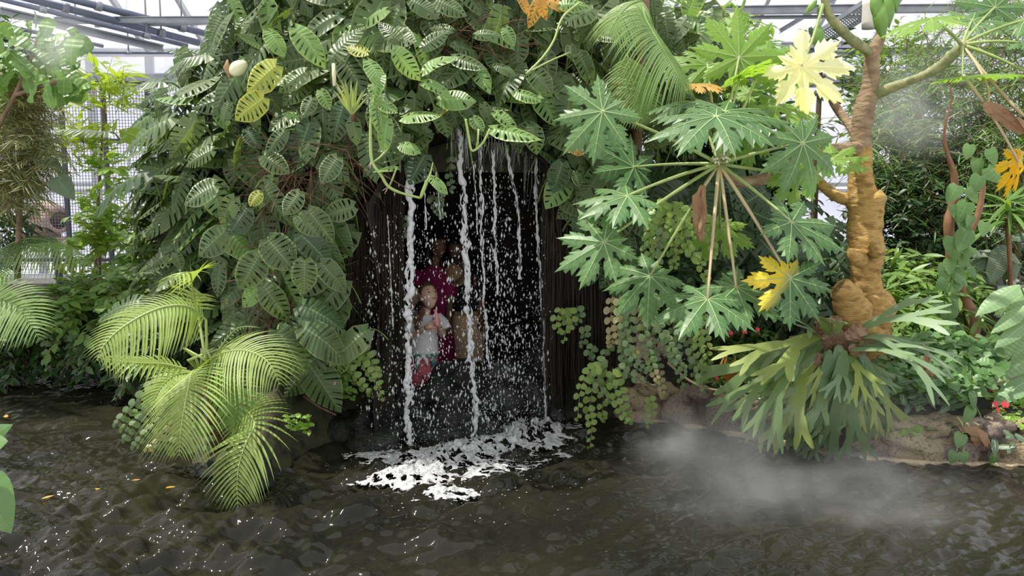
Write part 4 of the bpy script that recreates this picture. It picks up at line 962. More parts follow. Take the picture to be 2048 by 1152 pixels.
# ------------------------------------------------------------------ fronds
def frond_mb(path, normal, lmax, n, ang=68, droop=.25, wid=.028, pl=None, pr=None, serr=True, rach=.008, curl=0.0, prof=None, jit=.03, seed=0, segs=5):
    """a feather frond: rachis along the path, paired pinnae with toothed edges; pl, pr scale the two sides"""
    rn = random.Random(seed + len(path)); mb = MB(); P3 = spline(path, 10)
    cum = [0]
    for i in range(1, len(P3)): cum.append(cum[-1] + (P3[i] - P3[i - 1]).length)
    tot = cum[-1]
    mb.tube(P3[::2] + ([P3[-1]] if len(P3) % 2 == 0 else []), [rach * (1 - .85 * i / max(1, len(P3[::2]) - 1)) for i in range(len(P3[::2]))] + ([rach * .12] if len(P3) % 2 == 0 else []), 5, mi=1)
    prof = prof or ([0, .1, .3, .5, .7, .85, .95, 1], [.45, .8, 1.0, .98, .78, .48, .2, .07])
    nrm = V(normal)
    for k in range(n):
        f = .03 + .97 * (k + .5) / n; s = f * tot
        i = max(1, min(len(P3) - 1, int(np.searchsorted(cum, s)))); u = (s - cum[i - 1]) / max(1e-6, cum[i] - cum[i - 1])
        p = P3[i - 1].lerp(P3[i], u); t = (P3[i] - P3[i - 1]).normalized()
        sd_ = t.cross(nrm).normalized(); nn = sd_.cross(t).normalized()
        a = R(ang - 24 * f)
        for q, sc_ in ((-1, pl if pl is not None else 1), (1, pr if pr is not None else 1)):
            ln = lmax * float(np.interp(f, *prof)) * sc_ * rn.uniform(.94, 1.05)
            if ln < .004: continue
            d = (sd_ * q * math.sin(a) + t * math.cos(a) + rv(rn, jit)).normalized()
            wv = (t - d * t.dot(d)).normalized(); w_ = min(wid, ln * .22) * (.55 + .45 * ln / lmax / max(.3, sc_))
            rows = []
            for j in range(segs + 1):
                g = j / segs; c = p + d * (ln * g) + V((0, 0, -droop * ln * g * g)) + t * (curl * ln * g * g)
                hw = w_ * .5 * (1 - g ** 2.2) * (1.0 if not serr or j in (0, segs) else (1.12 if j % 2 else .82))
                if j == segs: rows.append((mb.vert(c, (g, 0)),))
                else: rows.append((mb.vert(c - wv * hw, (g, -1)), mb.vert(c - nn * hw * .35, (g, 0)), mb.vert(c + wv * hw, (g, 1))))
            for j in range(segs):
                A, B = rows[j], rows[j + 1]
                if len(B) == 1: mb.face((A[0], A[1], B[0])); mb.face((A[1], A[2], B[0]))
                else: mb.face((A[0], A[1], B[1], B[0])); mb.face((A[1], A[2], B[2], B[1]))
    return mb
def frond(root, pts, normal, lpx, n, Yref, mt='fern', **kw):
    path = [P(a, b, c) for a, b, c in pts]
    return frond_mb(path, normal, m_(lpx, Yref), n, **kw).build('frond', [M[mt], M['stem_pale'] if mt == 'fern' else M['stem']], root, smooth=False)
def tree_fern():
    c = P(415, 745, 4.85); base = V((c.x, 5.0, bank_h(c.x, 5.0)))
    t = thing('tree_fern', 'bright yellow-green tree fern arching over the pond from the mossy bank', 'fern', base)
    mb = MB(); mb.tube([base - V((0, 0, .1)), base.lerp(c, .5) + V((.02, 0, 0)), c], [.08, .065, .05], 9); mb.build('trunk', M['fibre'], t)
    mb = MB()
    rn = random.Random(8)
    for k in range(9):
        a = c + V((rn.uniform(-.03, .03), -.02, -.02)); mb.tube([a, a + V((rn.uniform(-.1, .1), rn.uniform(-.1, .02), .12)), a + V((rn.uniform(-.14, .14), -.08, .2))], [.012, .01, .004], 5)
    mb.build('young_stalks', M['stem_pale'], t, kind='stuff')
    up = (0, -.30, .95)
    def stalk(a, b, sag=.05):
        mb = MB(); mb.tube(bez(a, (a + b) / 2 + V((0, 0, sag)), b, 6), [.011] * 4 + [.009] * 3, 6); mb.build('stalk', M['stem_pale'], t)
    stalk(c, P(412, 640, 4.75), .02)
    frond(t, [(412, 640, 4.75), (380, 614, 4.62), (335, 612, 4.5), (285, 630, 4.38), (235, 662, 4.28), (205, 695, 4.22), (194, 722, 4.2)], (.15, -.72, .70), 106, 33, 4.5, curl=.30, droop=.42, pl=1.0, pr=.75, ang=80, wid=.0190, seed=1)
    stalk(c, P(392, 600, 5.0), .02)
    frond(t, [(395, 625, 5.0), (386, 585, 4.95), (383, 560, 4.9), (378, 545, 4.8), (360, 548, 4.72), (345, 565, 4.68)], (-.1, -.55, .8), 78, 20, 4.9, curl=.3, droop=.45, ang=78, wid=.022, seed=2)
    frond(t, [(398, 742, 4.82), (386, 742, 4.62), (378, 770, 4.45), (370, 808, 4.34), (363, 850, 4.28), (358, 912, 4.24)], (-.05, -.86, .5), 112, 32, 4.4, curl=.35, droop=.26, ang=74, wid=.0190, seed=3)
    frond(t, [(408, 735, 4.85), (432, 712, 4.72), (470, 700, 4.6), (510, 706, 4.5), (541, 730, 4.42), (560, 770, 4.4)], (.15, -.68, .72), 104, 31, 4.6, curl=.35, droop=.40, ang=78, wid=.0190, seed=4)
    frond(t, [(470, 800, 4.75), (500, 828, 4.55), (508, 852, 4.46), (492, 885, 4.36), (478, 930, 4.30), (474, 970, 4.27), (476, 1018, 4.25)], (.05, -.9, .4), 92, 31, 4.4, curl=.35, droop=.22, ang=74, wid=.0190, seed=5)
    frond(t, [(372, 738, 4.7), (330, 728, 4.6), (280, 726, 4.5), (235, 722, 4.45), (192, 714, 4.4)], (0, -.75, .65), 42, 17, 4.5, droop=.3, ang=66, wid=.024, seed=6)
    frond(t, [(420, 745, 4.9), (455, 760, 4.72), (475, 800, 4.6), (470, 850, 4.55), (462, 890, 4.52)], (.1, -.85, .5), 66, 24, 4.6, droop=.3, ang=72, mt='fern_mid', seed=7)
    frond(t, [(395, 745, 4.85), (350, 750, 4.7), (318, 780, 4.6), (300, 825, 4.55)], (-.2, -.8, .6), 60, 20, 4.6, droop=.3, ang=72, seed=9)
    frond(t, [(415, 735, 4.95), (470, 660, 5.0), (520, 655, 4.9)], (0, -.6, .8), 12, 18, 4.9, droop=.2, seed=10, mt='fern_mid')
tree_fern()
def palm_fronds():
    q = P(1290, -20, 5.6); t = thing('palm_crown', 'drooping feather-leaved palm fronds beside the top of the papaya crown', 'palm', q)
    mb = MB(); mb.tube([q + V((.1, 1.0, -1.9)), q + V((.05, .5, -.6)), q], [.05, .045, .04], 9); mb.build('stem', M['twig'], t)
    frond(t, [(1285, 15, 5.45), (1292, 40, 5.35), (1312, 75, 5.2), (1335, 115, 5.1), (1355, 150, 5.02), (1372, 185, 5.0)], (.6, -.72, .3), 150, 46, 5.2, mt='fern_mid', droop=.55, ang=72, wid=.015, serr=False, pl=.62, pr=1.05, rach=.011, seed=21)
    frond(t, [(1255, 110, 5.6), (1262, 150, 5.5), (1274, 190, 5.4), (1285, 220, 5.35), (1293, 250, 5.32)], (.1, -.95, .3), 72, 30, 5.4, mt='fern_mid', droop=.3, ang=70, wid=.022, seed=22)
    frond(t, [(1285, 0, 5.6), (1260, 10, 5.5), (1235, 35, 5.4), (1215, 70, 5.35)], (-.3, -.8, .5), 80, 26, 5.4, mt='fern_mid', droop=.7, ang=70, wid=.016, serr=False, seed=23)
    u = thing('wall_fern', 'grey green fern frond lying over the mound behind the single yellow perforated leaf', 'fern', on_mound(735, 45, -.1))
    frond(u, [(715, 20, 5.35), (735, 45, 5.25), (755, 75, 5.18), (768, 105, 5.15)], (.2, -.9, .4), 62, 26, 5.2, mt='fern_mid', droop=.3, ang=70, wid=.018, seed=24)
palm_fronds()
def left_ferns():
    t = thing('shore_fern', 'pair of big grey green fern fronds arching low over the dark inlet', 'fern', P(20, 700, 7.3))
    frond(t, [(-60, 600, 6.9), (-10, 592, 6.6), (30, 612, 6.4), (60, 648, 6.25), (80, 680, 6.2)], (.2, -.8, .5), 105, 32, 6.4, mt='fern_mid', droop=.35, ang=74, wid=.030, seed=31)
    frond(t, [(-80, 690, 6.9), (-45, 610, 6.7), (-10, 560, 6.5), (40, 545, 6.3)], (.1, -.8, .6), 50, 20, 6.4, mt='fern_mid', droop=.3, ang=74, wid=.030, seed=32)
    u = thing('shore_fern', 'wide drooping fern below the nest barrel, fronds sweeping towards the bank', 'fern', P(40, 560, 7.6))
    frond(u, [(0, 505, 7.4), (50, 490, 7.2), (100, 495, 7.0), (150, 515, 6.9), (195, 540, 6.85)], (0, -.6, .8), 66, 34, 7.0, mt='fern_mid', droop=.6, ang=76, wid=.026, seed=33)
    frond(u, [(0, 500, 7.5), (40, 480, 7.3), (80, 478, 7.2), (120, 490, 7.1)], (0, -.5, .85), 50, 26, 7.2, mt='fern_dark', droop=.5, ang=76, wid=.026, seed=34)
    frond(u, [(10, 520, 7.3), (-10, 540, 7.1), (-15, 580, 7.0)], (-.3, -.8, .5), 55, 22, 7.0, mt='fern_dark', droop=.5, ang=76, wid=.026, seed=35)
    mb = MB(); c = P(5, 505, 7.45); rn = random.Random(2)
    for k in range(60):
        d = V((rn.uniform(-1, 1), rn.uniform(-.8, .3), rn.uniform(.1, 1))).normalized() * rn.uniform(.25, .45); s_ = P(30, 455, 7.5)
        mb.tube([s_, s_ + d * .5, s_ + d + V((0, 0, -.12))], [.006, .005, .002], 4, cap=False)
    w_ = mb.build('grass_tuft', M['fine']); tag(w_, 'tuft of thin arching blades beneath the nest barrel', 'grass', kind='stuff')
left_ferns()

# ------------------------------------------------------------------ maidenhair strands: each leaflet of the near plants a sub-part
def leaflet_mesh(name, key):
    mb = MB(); o = [(0, 0), (.34, .02), (.66, .22), (.62, .62), (.36, .88), (.02, .94), (-.22, .72), (-.16, .3)]
    c = mb.vert((.02, .5, .05), (.5, 0)); ids = [mb.vert((x, y, -.06 * (x * x + y) + .02), (y, x * 2)) for x, y in o]
    for i in range(len(o)): mb.face((c, ids[i], ids[(i + 1) % len(o)]))
    return mb.mesh(name, M[key], smooth=True)
LF = {k: leaflet_mesh('leaflet_shape', k) for k in ('maiden', 'maiden_dark', 'maiden_tan')}
def strand(root, pts, Y, n, spx, key, rn, joined=False, spread=.75, tipkey=None):
    P3 = spline([P(a, b, Y + .02 * i) for i, (a, b) in enumerate(pts)], 8)
    mb = MB(); mb.tube(P3[::2], .003, 4, cap=False, mi=1 if joined else 0)
    jobs = []
    for k in range(n):
        f = .04 + .96 * k / n; x = f * (len(P3) - 1); i = min(len(P3) - 2, int(x)); p = P3[i].lerp(P3[i + 1], x - i); t = (P3[i + 1] - P3[i]).normalized()
        s = t.cross(V((0, -1, .2))).normalized() * (1 if k % 2 else -1)
        d = (s * spread + t * .55 + rv(rn, .12)).normalized(); up = V((rn.uniform(-.6, .6), -1, rn.uniform(.0, 1.1)))
        sz = m_(spx, Y) * (1.0 - .45 * f ** 3) * rn.uniform(.88, 1.1)
        jobs.append((orient(p, d, up, sz), tipkey if tipkey and f > .7 else key))
    jobs.append((orient(P3[-1], (P3[-1] - P3[-2]), (0, -1, .3), m_(spx, Y) * .6), tipkey or key))
    if joined:
        src = LF[key]; co = [v.co.copy() for v in src.vertices]; fs = [tuple(p.vertices) for p in src.polygons]
        for mw, kk in jobs:
            b = len(mb.v)
            for q in co: mb.vert(mw @ q, (.5, .5))
            for f_ in fs: mb.face([b + j for j in f_])
        mb.build('strand', [M[key], M['twig']], root); return
    o = mb.build('strand', M['twig'], root)
    for mw, kk in jobs: put('leaflet', LF[kk], o, mw)
def maiden(label, loc, strands, Y, spx, joined=False, seed=1, name='maidenhair_fern'):
    t = thing(name, label, 'fern', loc); rn = random.Random(seed)
    for s in strands:
        pts, key = s[0], s[1]; tip = s[2] if len(s) > 2 else None
        ln = sum(math.dist(pts[i], pts[i + 1]) for i in range(len(pts) - 1))
        strand(t, pts, Y + rn.uniform(-.12, .12), max(6, int(ln / (spx * .46))), spx, key, rn, joined, tipkey=tip)
    return t
maiden('maidenhair fern with the longest bright green strands hanging to the water by the falls', P(1230, 730, 5.35), [
    ([(1205, 735), (1180, 745), (1162, 780), (1155, 835)], 'maiden'), ([(1215, 735), (1192, 760), (1180, 810), (1184, 850), (1180, 892)], 'maiden'), ([(1222, 740), (1210, 775), (1205, 820), (1208, 838)], 'maiden'), ([(1228, 742), (1240, 775), (1250, 810), (1262, 842)], 'maiden'),
    ([(1225, 735), (1230, 780), (1240, 815), (1252, 840)], 'maiden'), ([(1215, 720), (1195, 735), (1200, 775), (1220, 800)], 'maiden_dark'), ([(1235, 730), (1255, 745), (1285, 760)], 'maiden_dark')], 5.2, 17, seed=41)
maiden('maidenhair fern with dull greyish and tan tipped strands hanging in a thick mat', P(1280, 600, 5.35), [
    ([(1225, 590), (1222, 630), (1225, 670), (1220, 690)], 'maiden_tan'), ([(1240, 590), (1240, 630), (1236, 665), (1240, 690)], 'maiden_tan'), ([(1255, 600), (1262, 640), (1255, 690), (1275, 710)], 'maiden_dark', 'maiden_tan'), ([(1275, 610), (1280, 650), (1272, 700), (1280, 710)], 'maiden_tan'),
    ([(1290, 600), (1300, 640), (1310, 700), (1322, 750), (1325, 790)], 'maiden_dark', 'maiden_tan'), ([(1300, 620), (1325, 660), (1345, 700), (1370, 745)], 'maiden_dark'), ([(1310, 640), (1340, 690), (1350, 720), (1368, 735)], 'maiden_dark'), ([(1245, 640), (1255, 680), (1270, 720), (1290, 740)], 'maiden_dark'),
    ([(1265, 600), (1250, 640), (1245, 700), (1255, 725)], 'maiden_dark'), ([(1285, 640), (1295, 690), (1305, 730), (1315, 760)], 'maiden_dark', 'maiden_tan'), ([(1230, 690), (1215, 700), (1205, 730), (1200, 745)], 'maiden_dark'), ([(1240, 700), (1260, 740), (1265, 750)], 'maiden_dark'),
    ([(1320, 620), (1310, 600), (1330, 590), (1335, 640)], 'maiden_dark')], 5.3, 16, seed=42)
maiden('maidenhair fern with sunlit bright strands under the papaya petioles', P(1330, 400, 5.3), [
    ([(1335, 400), (1310, 430), (1300, 480), (1302, 540)], 'maiden'), ([(1330, 405), (1330, 440), (1325, 490), (1318, 530)], 'maiden'), ([(1345, 400), (1350, 440), (1350, 480), (1345, 530)], 'maiden'), ([(1352, 405), (1368, 430), (1362, 470), (1358, 512)], 'maiden'), ([(1365, 410), (1385, 440), (1390, 470)], 'maiden'),
    ([(1345, 440), (1340, 490), (1352, 530)], 'maiden'), ([(1320, 430), (1300, 460), (1290, 510)], 'maiden'), ([(1375, 490), (1395, 515), (1410, 545), (1415, 560)], 'maiden'), ([(1395, 450), (1420, 470), (1430, 510)], 'maiden'), ([(1330, 460), (1315, 500), (1320, 560)], 'maiden_dark'), ([(1370, 440), (1375, 490), (1395, 520)], 'maiden')], 5.15, 17, seed=43)
maiden('maidenhair fern with strands under the papaya leaves beside the red flower bed', P(1400, 620, 5.2), [
    ([(1395, 620), (1402, 660), (1398, 690), (1410, 725)], 'maiden'), ([(1410, 625), (1412, 660), (1415, 700), (1420, 740)], 'maiden'), ([(1385, 620), (1375, 660), (1385, 710), (1390, 760)], 'maiden_dark'), ([(1375, 630), (1360, 670), (1355, 720), (1365, 770)], 'maiden_dark'), ([(1345, 600), (1345, 640), (1352, 680)], 'maiden_dark'), ([(1380, 690), (1400, 740), (1410, 780)], 'maiden_dark'), ([(1300, 790), (1305, 820), (1298, 850)], 'maiden')], 5.3, 16, True, seed=44)
maiden('little maidenhair clump on the root curtain by the rightmost stream', P(1125, 620, 5.6), [([(1125, 615), (1113, 640), (1118, 660)], 'maiden'), ([(1130, 615), (1135, 640), (1128, 680)], 'maiden'), ([(1140, 615), (1145, 640), (1138, 660)], 'maiden'), ([(1155, 612), (1160, 630), (1155, 645)], 'maiden_dark'), ([(1190, 690), (1180, 705), (1185, 715)], 'maiden_dark'), ([(1170, 650), (1172, 670), (1165, 690)], 'maiden_dark')], 5.6, 15, True, seed=45)
maiden('maidenhair trailing down the dark grotto wall behind the thickest stream', P(850, 330, 5.75), [([(795, 440), (790, 470), (795, 500)], 'maiden_dark'), ([(810, 430), (815, 450), (812, 470)], 'maiden_dark'), ([(860, 390), (870, 410), (875, 425)], 'maiden_dark'), ([(885, 380), (880, 400), (885, 430)], 'maiden_dark'), ([(905, 310), (900, 350), (905, 380)], 'maiden_dark'), ([(800, 470), (798, 490), (802, 510)], 'maiden')], 5.75, 14, True, seed=46)
maiden('maidenhair trailing from the bank into the pond under the bright tree fern', P(330, 800, 5.0), [
    ([(330, 770), (290, 790), (255, 825), (232, 850)], 'maiden_dark'), ([(335, 785), (300, 815), (270, 850), (250, 880)], 'maiden_dark'), ([(345, 800), (320, 840), (290, 870), (268, 895)], 'maiden_dark', 'maiden_tan'), ([(355, 815), (345, 850), (320, 880), (295, 900)], 'maiden_tan'), ([(370, 830), (365, 865), (345, 890), (340, 905)], 'maiden_dark'), ([(310, 800), (275, 830), (245, 860)], 'maiden'), ([(390, 840), (395, 870), (380, 900)], 'maiden_dark'), ([(410, 850), (420, 880), (410, 905)], 'maiden_dark'), ([(440, 830), (450, 850), (445, 880)], 'maiden_dark'),
    ([(325, 765), (300, 775), (280, 800)], 'maiden_dark'), ([(340, 830), (330, 870), (310, 900)], 'maiden_dark')], 4.85, 19, True, seed=47)
maiden('maidenhair in two long tongues hanging over the dark inlet of the far shore', P(140, 665, 7.0), [([(110, 660), (95, 680), (90, 720), (100, 745)], 'maiden_dark'), ([(135, 665), (150, 690), (155, 715), (160, 745)], 'maiden'), ([(140, 665), (155, 690), (165, 720), (165, 745)], 'maiden_dark'), ([(120, 660), (110, 690), (115, 720)], 'maiden_dark', 'maiden_tan'), ([(150, 660), (140, 690), (148, 730)], 'maiden_dark')], 7.0, 15, True, seed=48)
maiden('glossy maidenhair bush at the waterside under the split leaves, by one pink flower', P(720, 720, 5.3), [([(690, 700), (720, 720), (745, 750), (765, 795)], 'maiden'), ([(680, 700), (700, 730), (720, 760), (735, 780)], 'maiden'), ([(700, 690), (735, 710), (752, 740), (760, 770)], 'maiden'), ([(660, 710), (670, 740), (690, 770)], 'maiden'), ([(650, 720), (655, 750), (668, 780)], 'maiden_dark'), ([(715, 690), (740, 705), (758, 745)], 'maiden_dark'), ([(625, 750), (620, 775), (628, 795)], 'maiden_dark'), ([(690, 720), (705, 750), (745, 790)], 'maiden')], 5.25, 16, True, seed=49)

# ------------------------------------------------------------------ staghorn fern
def stag_mesh(name, seed, key, k=1.6, forks=3, w0=.055):
    """antler-shaped strap: forks again and again; bent over by curvature k; length about 1"""
    rn = random.Random(seed); mb = MB()
    def B(x, y):
        yy = math.sin(k * y) / k if k else y; zz = -(1 - math.cos(k * y)) / k if k else 0
        return (x, yy, zz + .5 * abs(x) * .12 - x * x * .4)
    def row(p, d, w_): 
        s = V((d.y, -d.x)); return [mb.vert(B((p + s * q * w_).x, (p + s * q * w_).y), (.5, q)) for q in (-1, 0, 1)]
    def go(p, a, w_, ln, f, prev):
        d = V((math.sin(a), math.cos(a))); n = 4
        for i in range(1, n + 1):
            g = i / n; q = p + d * ln * g
            ww = w_ * (1 + .45 * g * (f > 0)) if f > 0 else w_ * (1 - .75 * g ** 2.5)
            r = row(q, d, ww)
            for j in range(2): mb.face((prev[j], prev[j + 1], r[j + 1], r[j]))
            prev = r
        if f > 0:
            q = p + d * ln; sp = rn.uniform(.30, .5); s = V((d.y, -d.x)); w2 = w_ * 1.45 * .58
            for sg in (-1, 1):
                a2 = a + sg * sp * rn.uniform(.7, 1.1); d2 = V((math.sin(a2), math.cos(a2))); c = q + s * sg * w2 * .9
                if sg < 0: r0 = [prev[0], mb.vert(B(c.x, c.y), (.5, 0)), prev[1]]
                else: r0 = [prev[1], mb.vert(B(c.x, c.y), (.5, 0)), prev[2]]
                go(c, a2, w2 * rn.uniform(.85, 1.0), ln * rn.uniform(.55, .85), f - 1 if rn.random() < .85 else 0, r0)
    go(V((0, 0)), 0, w0, .36, forks, row(V((0, 0)), V((0, 1)), w0 * .4))
    return mb.mesh(name, M[key])
def staghorn():
    c = P(1668, 690, 5.15); t = thing('staghorn_fern', 'large staghorn fern hanging on the papaya trunk over the pond', 'fern', c)
    S = {}
    for key in ('staghorn', 'staghorn_yel', 'staghorn_grey'):
        S[key] = [stag_mesh('antler_frond_shape', 60 + i, key, kk, fk, w_) for i, (kk, fk, w_) in enumerate(((1.3, 3, .062), (2.0, 2, .075), (.8, 3, .055), (1.7, 3, .066), (.5, 2, .07)))]
    rn = random.Random(9)
    H = [  # base px, tip px, key, shape, width, nearer by
        ((1640, 680), (1490, 800), 'staghorn', 0), ((1640, 670), (1520, 690), 'staghorn_yel', 2), ((1645, 690), (1545, 740), 'staghorn', 1), ((1630, 700), (1580, 790), 'staghorn', 3), ((1650, 715), (1600, 790), 'staghorn_yel', 1),
        ((1660, 700), (1640, 850), 'staghorn', 3), ((1670, 710), (1690, 870), 'staghorn', 0), ((1680, 700), (1700, 820), 'staghorn_yel', 2), ((1690, 710), (1740, 880), 'staghorn', 3), ((1700, 720), (1760, 900), 'staghorn', 0), ((1690, 720), (1715, 930), 'staghorn', 3),
        ((1700, 700), (1775, 860), 'staghorn_yel', 0), ((1660, 720), (1620, 860), 'staghorn', 2), ((1690, 700), (1665, 900), 'staghorn', 0), ((1705, 690), (1790, 820), 'staghorn_grey', 3), ((1680, 690), (1670, 780), 'staghorn_grey', 1), ((1650, 680), (1600, 620), 'staghorn_grey', 4),
        ((1640, 680), (1565, 650), 'staghorn_grey', 1), ((1655, 670), (1640, 600), 'staghorn', 4), ((1690, 680), (1850, 560), 'staghorn_grey', 2), ((1695, 690), (1860, 650), 'staghorn_grey', 0), ((1700, 700), (1850, 680), 'staghorn_grey', 4), ((1700, 680), (1820, 620), 'staghorn_grey', 1), ((1670, 670), (1690, 600), 'staghorn_grey', 2),
        ((1710, 720), (1740, 860), 'staghorn_yel', 2), ((1700, 730), (1690, 890), 'staghorn', 0), ((1680, 730), (1730, 900), 'staghorn', 3), ((1640, 700), (1560, 770), 'staghorn', 3), ((1635, 690), (1510, 745), 'staghorn', 0), ((1665, 720), (1668, 880), 'staghorn', 1)]
    for k in range(22):
        a = rn.uniform(-1, 1); H.append(((1668 + a * 40, 700 + rn.uniform(0, 25)), (1668 + a * 130 + rn.uniform(-20, 20), rn.uniform(800, 900) - abs(a) * 40), rn.choice(('staghorn', 'staghorn', 'staghorn', 'staghorn_yel', 'staghorn_grey')), rn.choice((0, 2, 3))))
    for i, (b, tp, key, s) in enumerate(H):
        hang = tp[1] > b[1] + 60
        pb = P(*b, 5.12 + rn.uniform(-.03, .1)); pt_ = P(*tp, 5.12 - rn.uniform(.18, .5) * (.6 if hang else 1))
        d = pt_ - pb; ln = d.length
        up = V((rn.uniform(-.4, .4), -1, .6)) if hang else V((0, -.5, 1))
        if hang: d = d + V((0, -.10 * ln, .30 * ln))
        put('frond', S[key][s], t, orient(pb, d, up, (ln * rn.uniform(.8, 1.1), ln * 1.28, ln * 1.28)))
    sh = simple_leaf_mesh('shield_frond_shape', .42, [(0, .5), (.3, 1), (.7, 1), (1, .5)], .5, .5, 'fibre_leaf', 8, wave=.2)
    for k, (px, py, a) in enumerate([(1668 + 45 * math.cos(q), 692 + 28 * math.sin(q), (math.cos(q), -.5 - .3 * rn.random(), -math.sin(q) + rn.uniform(-.4, .4))) for q in [rn.uniform(0, 6.28) for _ in range(26)]] + list(((1625, 690, (-.6, -.5, .5)), (1610, 680, (-.8, -.4, -.1)), (1635, 705, (-.1, -.6, -.7)), (1650, 680, (.1, -.5, .8)), (1690, 675, (.6, -.4, .5)), (1700, 690, (.4, -.4, -.5)), (1655, 725, (.0, -.5, -.9))))):
        put('shield_frond', sh, t, orient(P(px, py, 5.1), a, V((rn.uniform(-.5, .5), -1, rn.uniform(-.2, .6))) + rv(rn, .5), rn.uniform(.06, .11)))
    me = boulder_mesh('root_ball', 77, M['fibre'], 3, .3); put('root_ball', me, t, Matrix.Translation(P(1665, 692, 5.3)) @ Matrix.Diagonal((.17, .15, .16, 1)))
staghorn()
# ------------------------------------------------------------------ background planting
TPL = {'linear': (.075, 4), 'lance': (.20, 4), 'oval': (.42, 4), 'round': (.75, 4), 'scale': (.16, 3)}
def add_leaf(mb, base, d, up, ln, kind):
    wr = TPL[kind][0]; y = d.normalized(); z = up - y * up.dot(y)
    z = z.normalized() if z.length > 1e-4 else y.orthogonal().normalized(); x = y.cross(z); hw = wr * ln / 2
    b = mb.vert(base, (0, 0)); r = []
    for g, w_, dz in ((.3, .85, -.02), (.62, .9, -.07)):
        c = base + y * (ln * g) + z * (dz * ln)
        r.append((mb.vert(c - x * hw * w_ * 1.1 + z * hw * .25, (g, -1)), mb.vert(c, (g, 0)), mb.vert(c + x * hw * w_ * 1.1 + z * hw * .25, (g, 1))))
    t = mb.vert(base + y * ln * .98 - z * (.16 * ln), (1, 0)); A, B = r
    for f in ((b, A[1], A[0]), (b, A[2], A[1]), (A[0], A[1], B[1], B[0]), (A[1], A[2], B[2], B[1]), (B[0], B[1], t), (B[1], B[2], t)): mb.face(f)
def bush(name, label, cat, blobs, kind, size, ntw, nlf, mt, seed, tw=(.2, .45), droop=.3, trunk=None, group=None, upbias=.2, trunk_mt='twig', twr=.004):
    """blobs: (px, py, Y, rx px, ry px, half depth m); twigs with paired leaves, joined, because nobody could count them"""
    rn = random.Random(seed); b0 = blobs[0]; base = P(b0[0], b0[1] + b0[4], b0[2])
    if trunk: base = V(trunk[0][0])
    t = thing(name, label, cat, base, group); mb = MB(); sb = MB(); wts = [b[3] * b[4] for b in blobs]
    for _ in range(ntw):
        b = rn.choices(blobs, wts)[0]
        while True:
            u = rv(rn)
            if u.length < 1: break
        c = P(b[0] + u.x * b[3], b[1] - u.z * b[4], b[2] + u.y * b[5])
        out = V((u.x * .8, u.y * .5 - .25, u.z * .6 + upbias)) + rv(rn, .6); L_ = rn.uniform(*tw)
        d = out.normalized(); e = c + d * L_ + V((0, 0, -droop * L_)); q = (c + e) / 2 + V((0, 0, droop * L_ * .3))
        pts = bez(c, q, e, 4); sb.tube(pts, [twr, twr * .9, twr * .8, twr * .6, twr * .3], 3, cap=False)
        for k in range(nlf):
            f = (k + .6) / nlf; i = min(3, int(f * 4)); p = pts[i].lerp(pts[i + 1], f * 4 - i); tt = (pts[i + 1] - pts[i]).normalized()
            s = tt.cross(V((0, 0, 1)) + rv(rn, .4)).normalized() * (1 if k % 2 else -1)
            add_leaf(mb, p, s * rn.uniform(.6, 1) + tt * rn.uniform(.3, .9) + V((0, 0, -.15)) + rv(rn, .25), V((0, -.35, 1)) + rv(rn, .5), rn.uniform(*size), kind)
    mb.build('foliage', M[mt], t, kind='stuff'); sb.build('twigs', M['twig'], t, kind='stuff')
    if trunk:
        kb = MB(); pts = spline([p for p, r in trunk], 5); kb.tube(pts, list(np.interp(np.arange(len(pts)) / 5, np.arange(len(trunk)), [r for p, r in trunk])), 9); kb.build('trunk', M[trunk_mt], t)
    return t
def stem_up(px, y0, y1, Y, r, lean=0): return [(P(px, y0, Y), r), (P(px + lean * .4, (y0 + y1) / 2, Y), r * .8), (P(px + lean, y1, Y), r * .5)]
# right: feathery tall shrubs
bush('feathery_shrub', 'tall feathery shrub with fine narrow leaves behind the papaya trunk fork', 'shrub', [(1850, 250, 8.3, 120, 150, .7), (1930, 180, 8.5, 130, 160, .7), (1800, 350, 8.0, 70, 90, .5)], 'linear', (.10, .20), 620, 11, 'fine', 101, (.3, .7), .35, stem_up(1880, 640, 250, 8.4, .04, -30))
bush('feathery_shrub', 'tall feathery shrub of narrow leaves at the far side behind the hanging yellow leaf', 'shrub', [(2020, 240, 7.9, 90, 190, .6), (2060, 90, 7.8, 90, 110, .6), (2000, 400, 7.6, 60, 90, .4)], 'linear', (.10, .20), 480, 11, 'fine', 102, (.3, .7), .4, stem_up(2030, 640, 200, 8.0, .04, 20))
bush('leafy_shrub', 'light green small-leaved shrub close behind the upper papaya trunk', 'shrub', [(1800, 190, 9.0, 90, 110, .6), (1770, 310, 8.6, 60, 80, .5)], 'oval', (.06, .11), 420, 10, 'fine_light', 103, (.2, .45), .25, stem_up(1800, 640, 250, 9.0, .03, -20))
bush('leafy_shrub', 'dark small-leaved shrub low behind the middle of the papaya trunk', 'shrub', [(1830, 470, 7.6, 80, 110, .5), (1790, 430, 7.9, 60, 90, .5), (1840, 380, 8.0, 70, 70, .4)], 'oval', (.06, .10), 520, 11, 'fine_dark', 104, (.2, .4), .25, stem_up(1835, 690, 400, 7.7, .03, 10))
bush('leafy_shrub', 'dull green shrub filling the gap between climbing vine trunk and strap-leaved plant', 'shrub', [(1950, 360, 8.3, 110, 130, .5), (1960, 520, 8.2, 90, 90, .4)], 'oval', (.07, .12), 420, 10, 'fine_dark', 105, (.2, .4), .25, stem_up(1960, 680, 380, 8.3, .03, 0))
bush('understorey_palm', 'low bamboo-like palm with long narrow leaflets beside the papaya trunk foot', 'palm', [(1820, 590, 6.9, 90, 55, .4), (1800, 650, 6.6, 70, 40, .3), (1880, 610, 7.0, 60, 50, .3)], 'lance', (.14, .24), 190, 10, 'fine', 106, (.3, .5), .5)
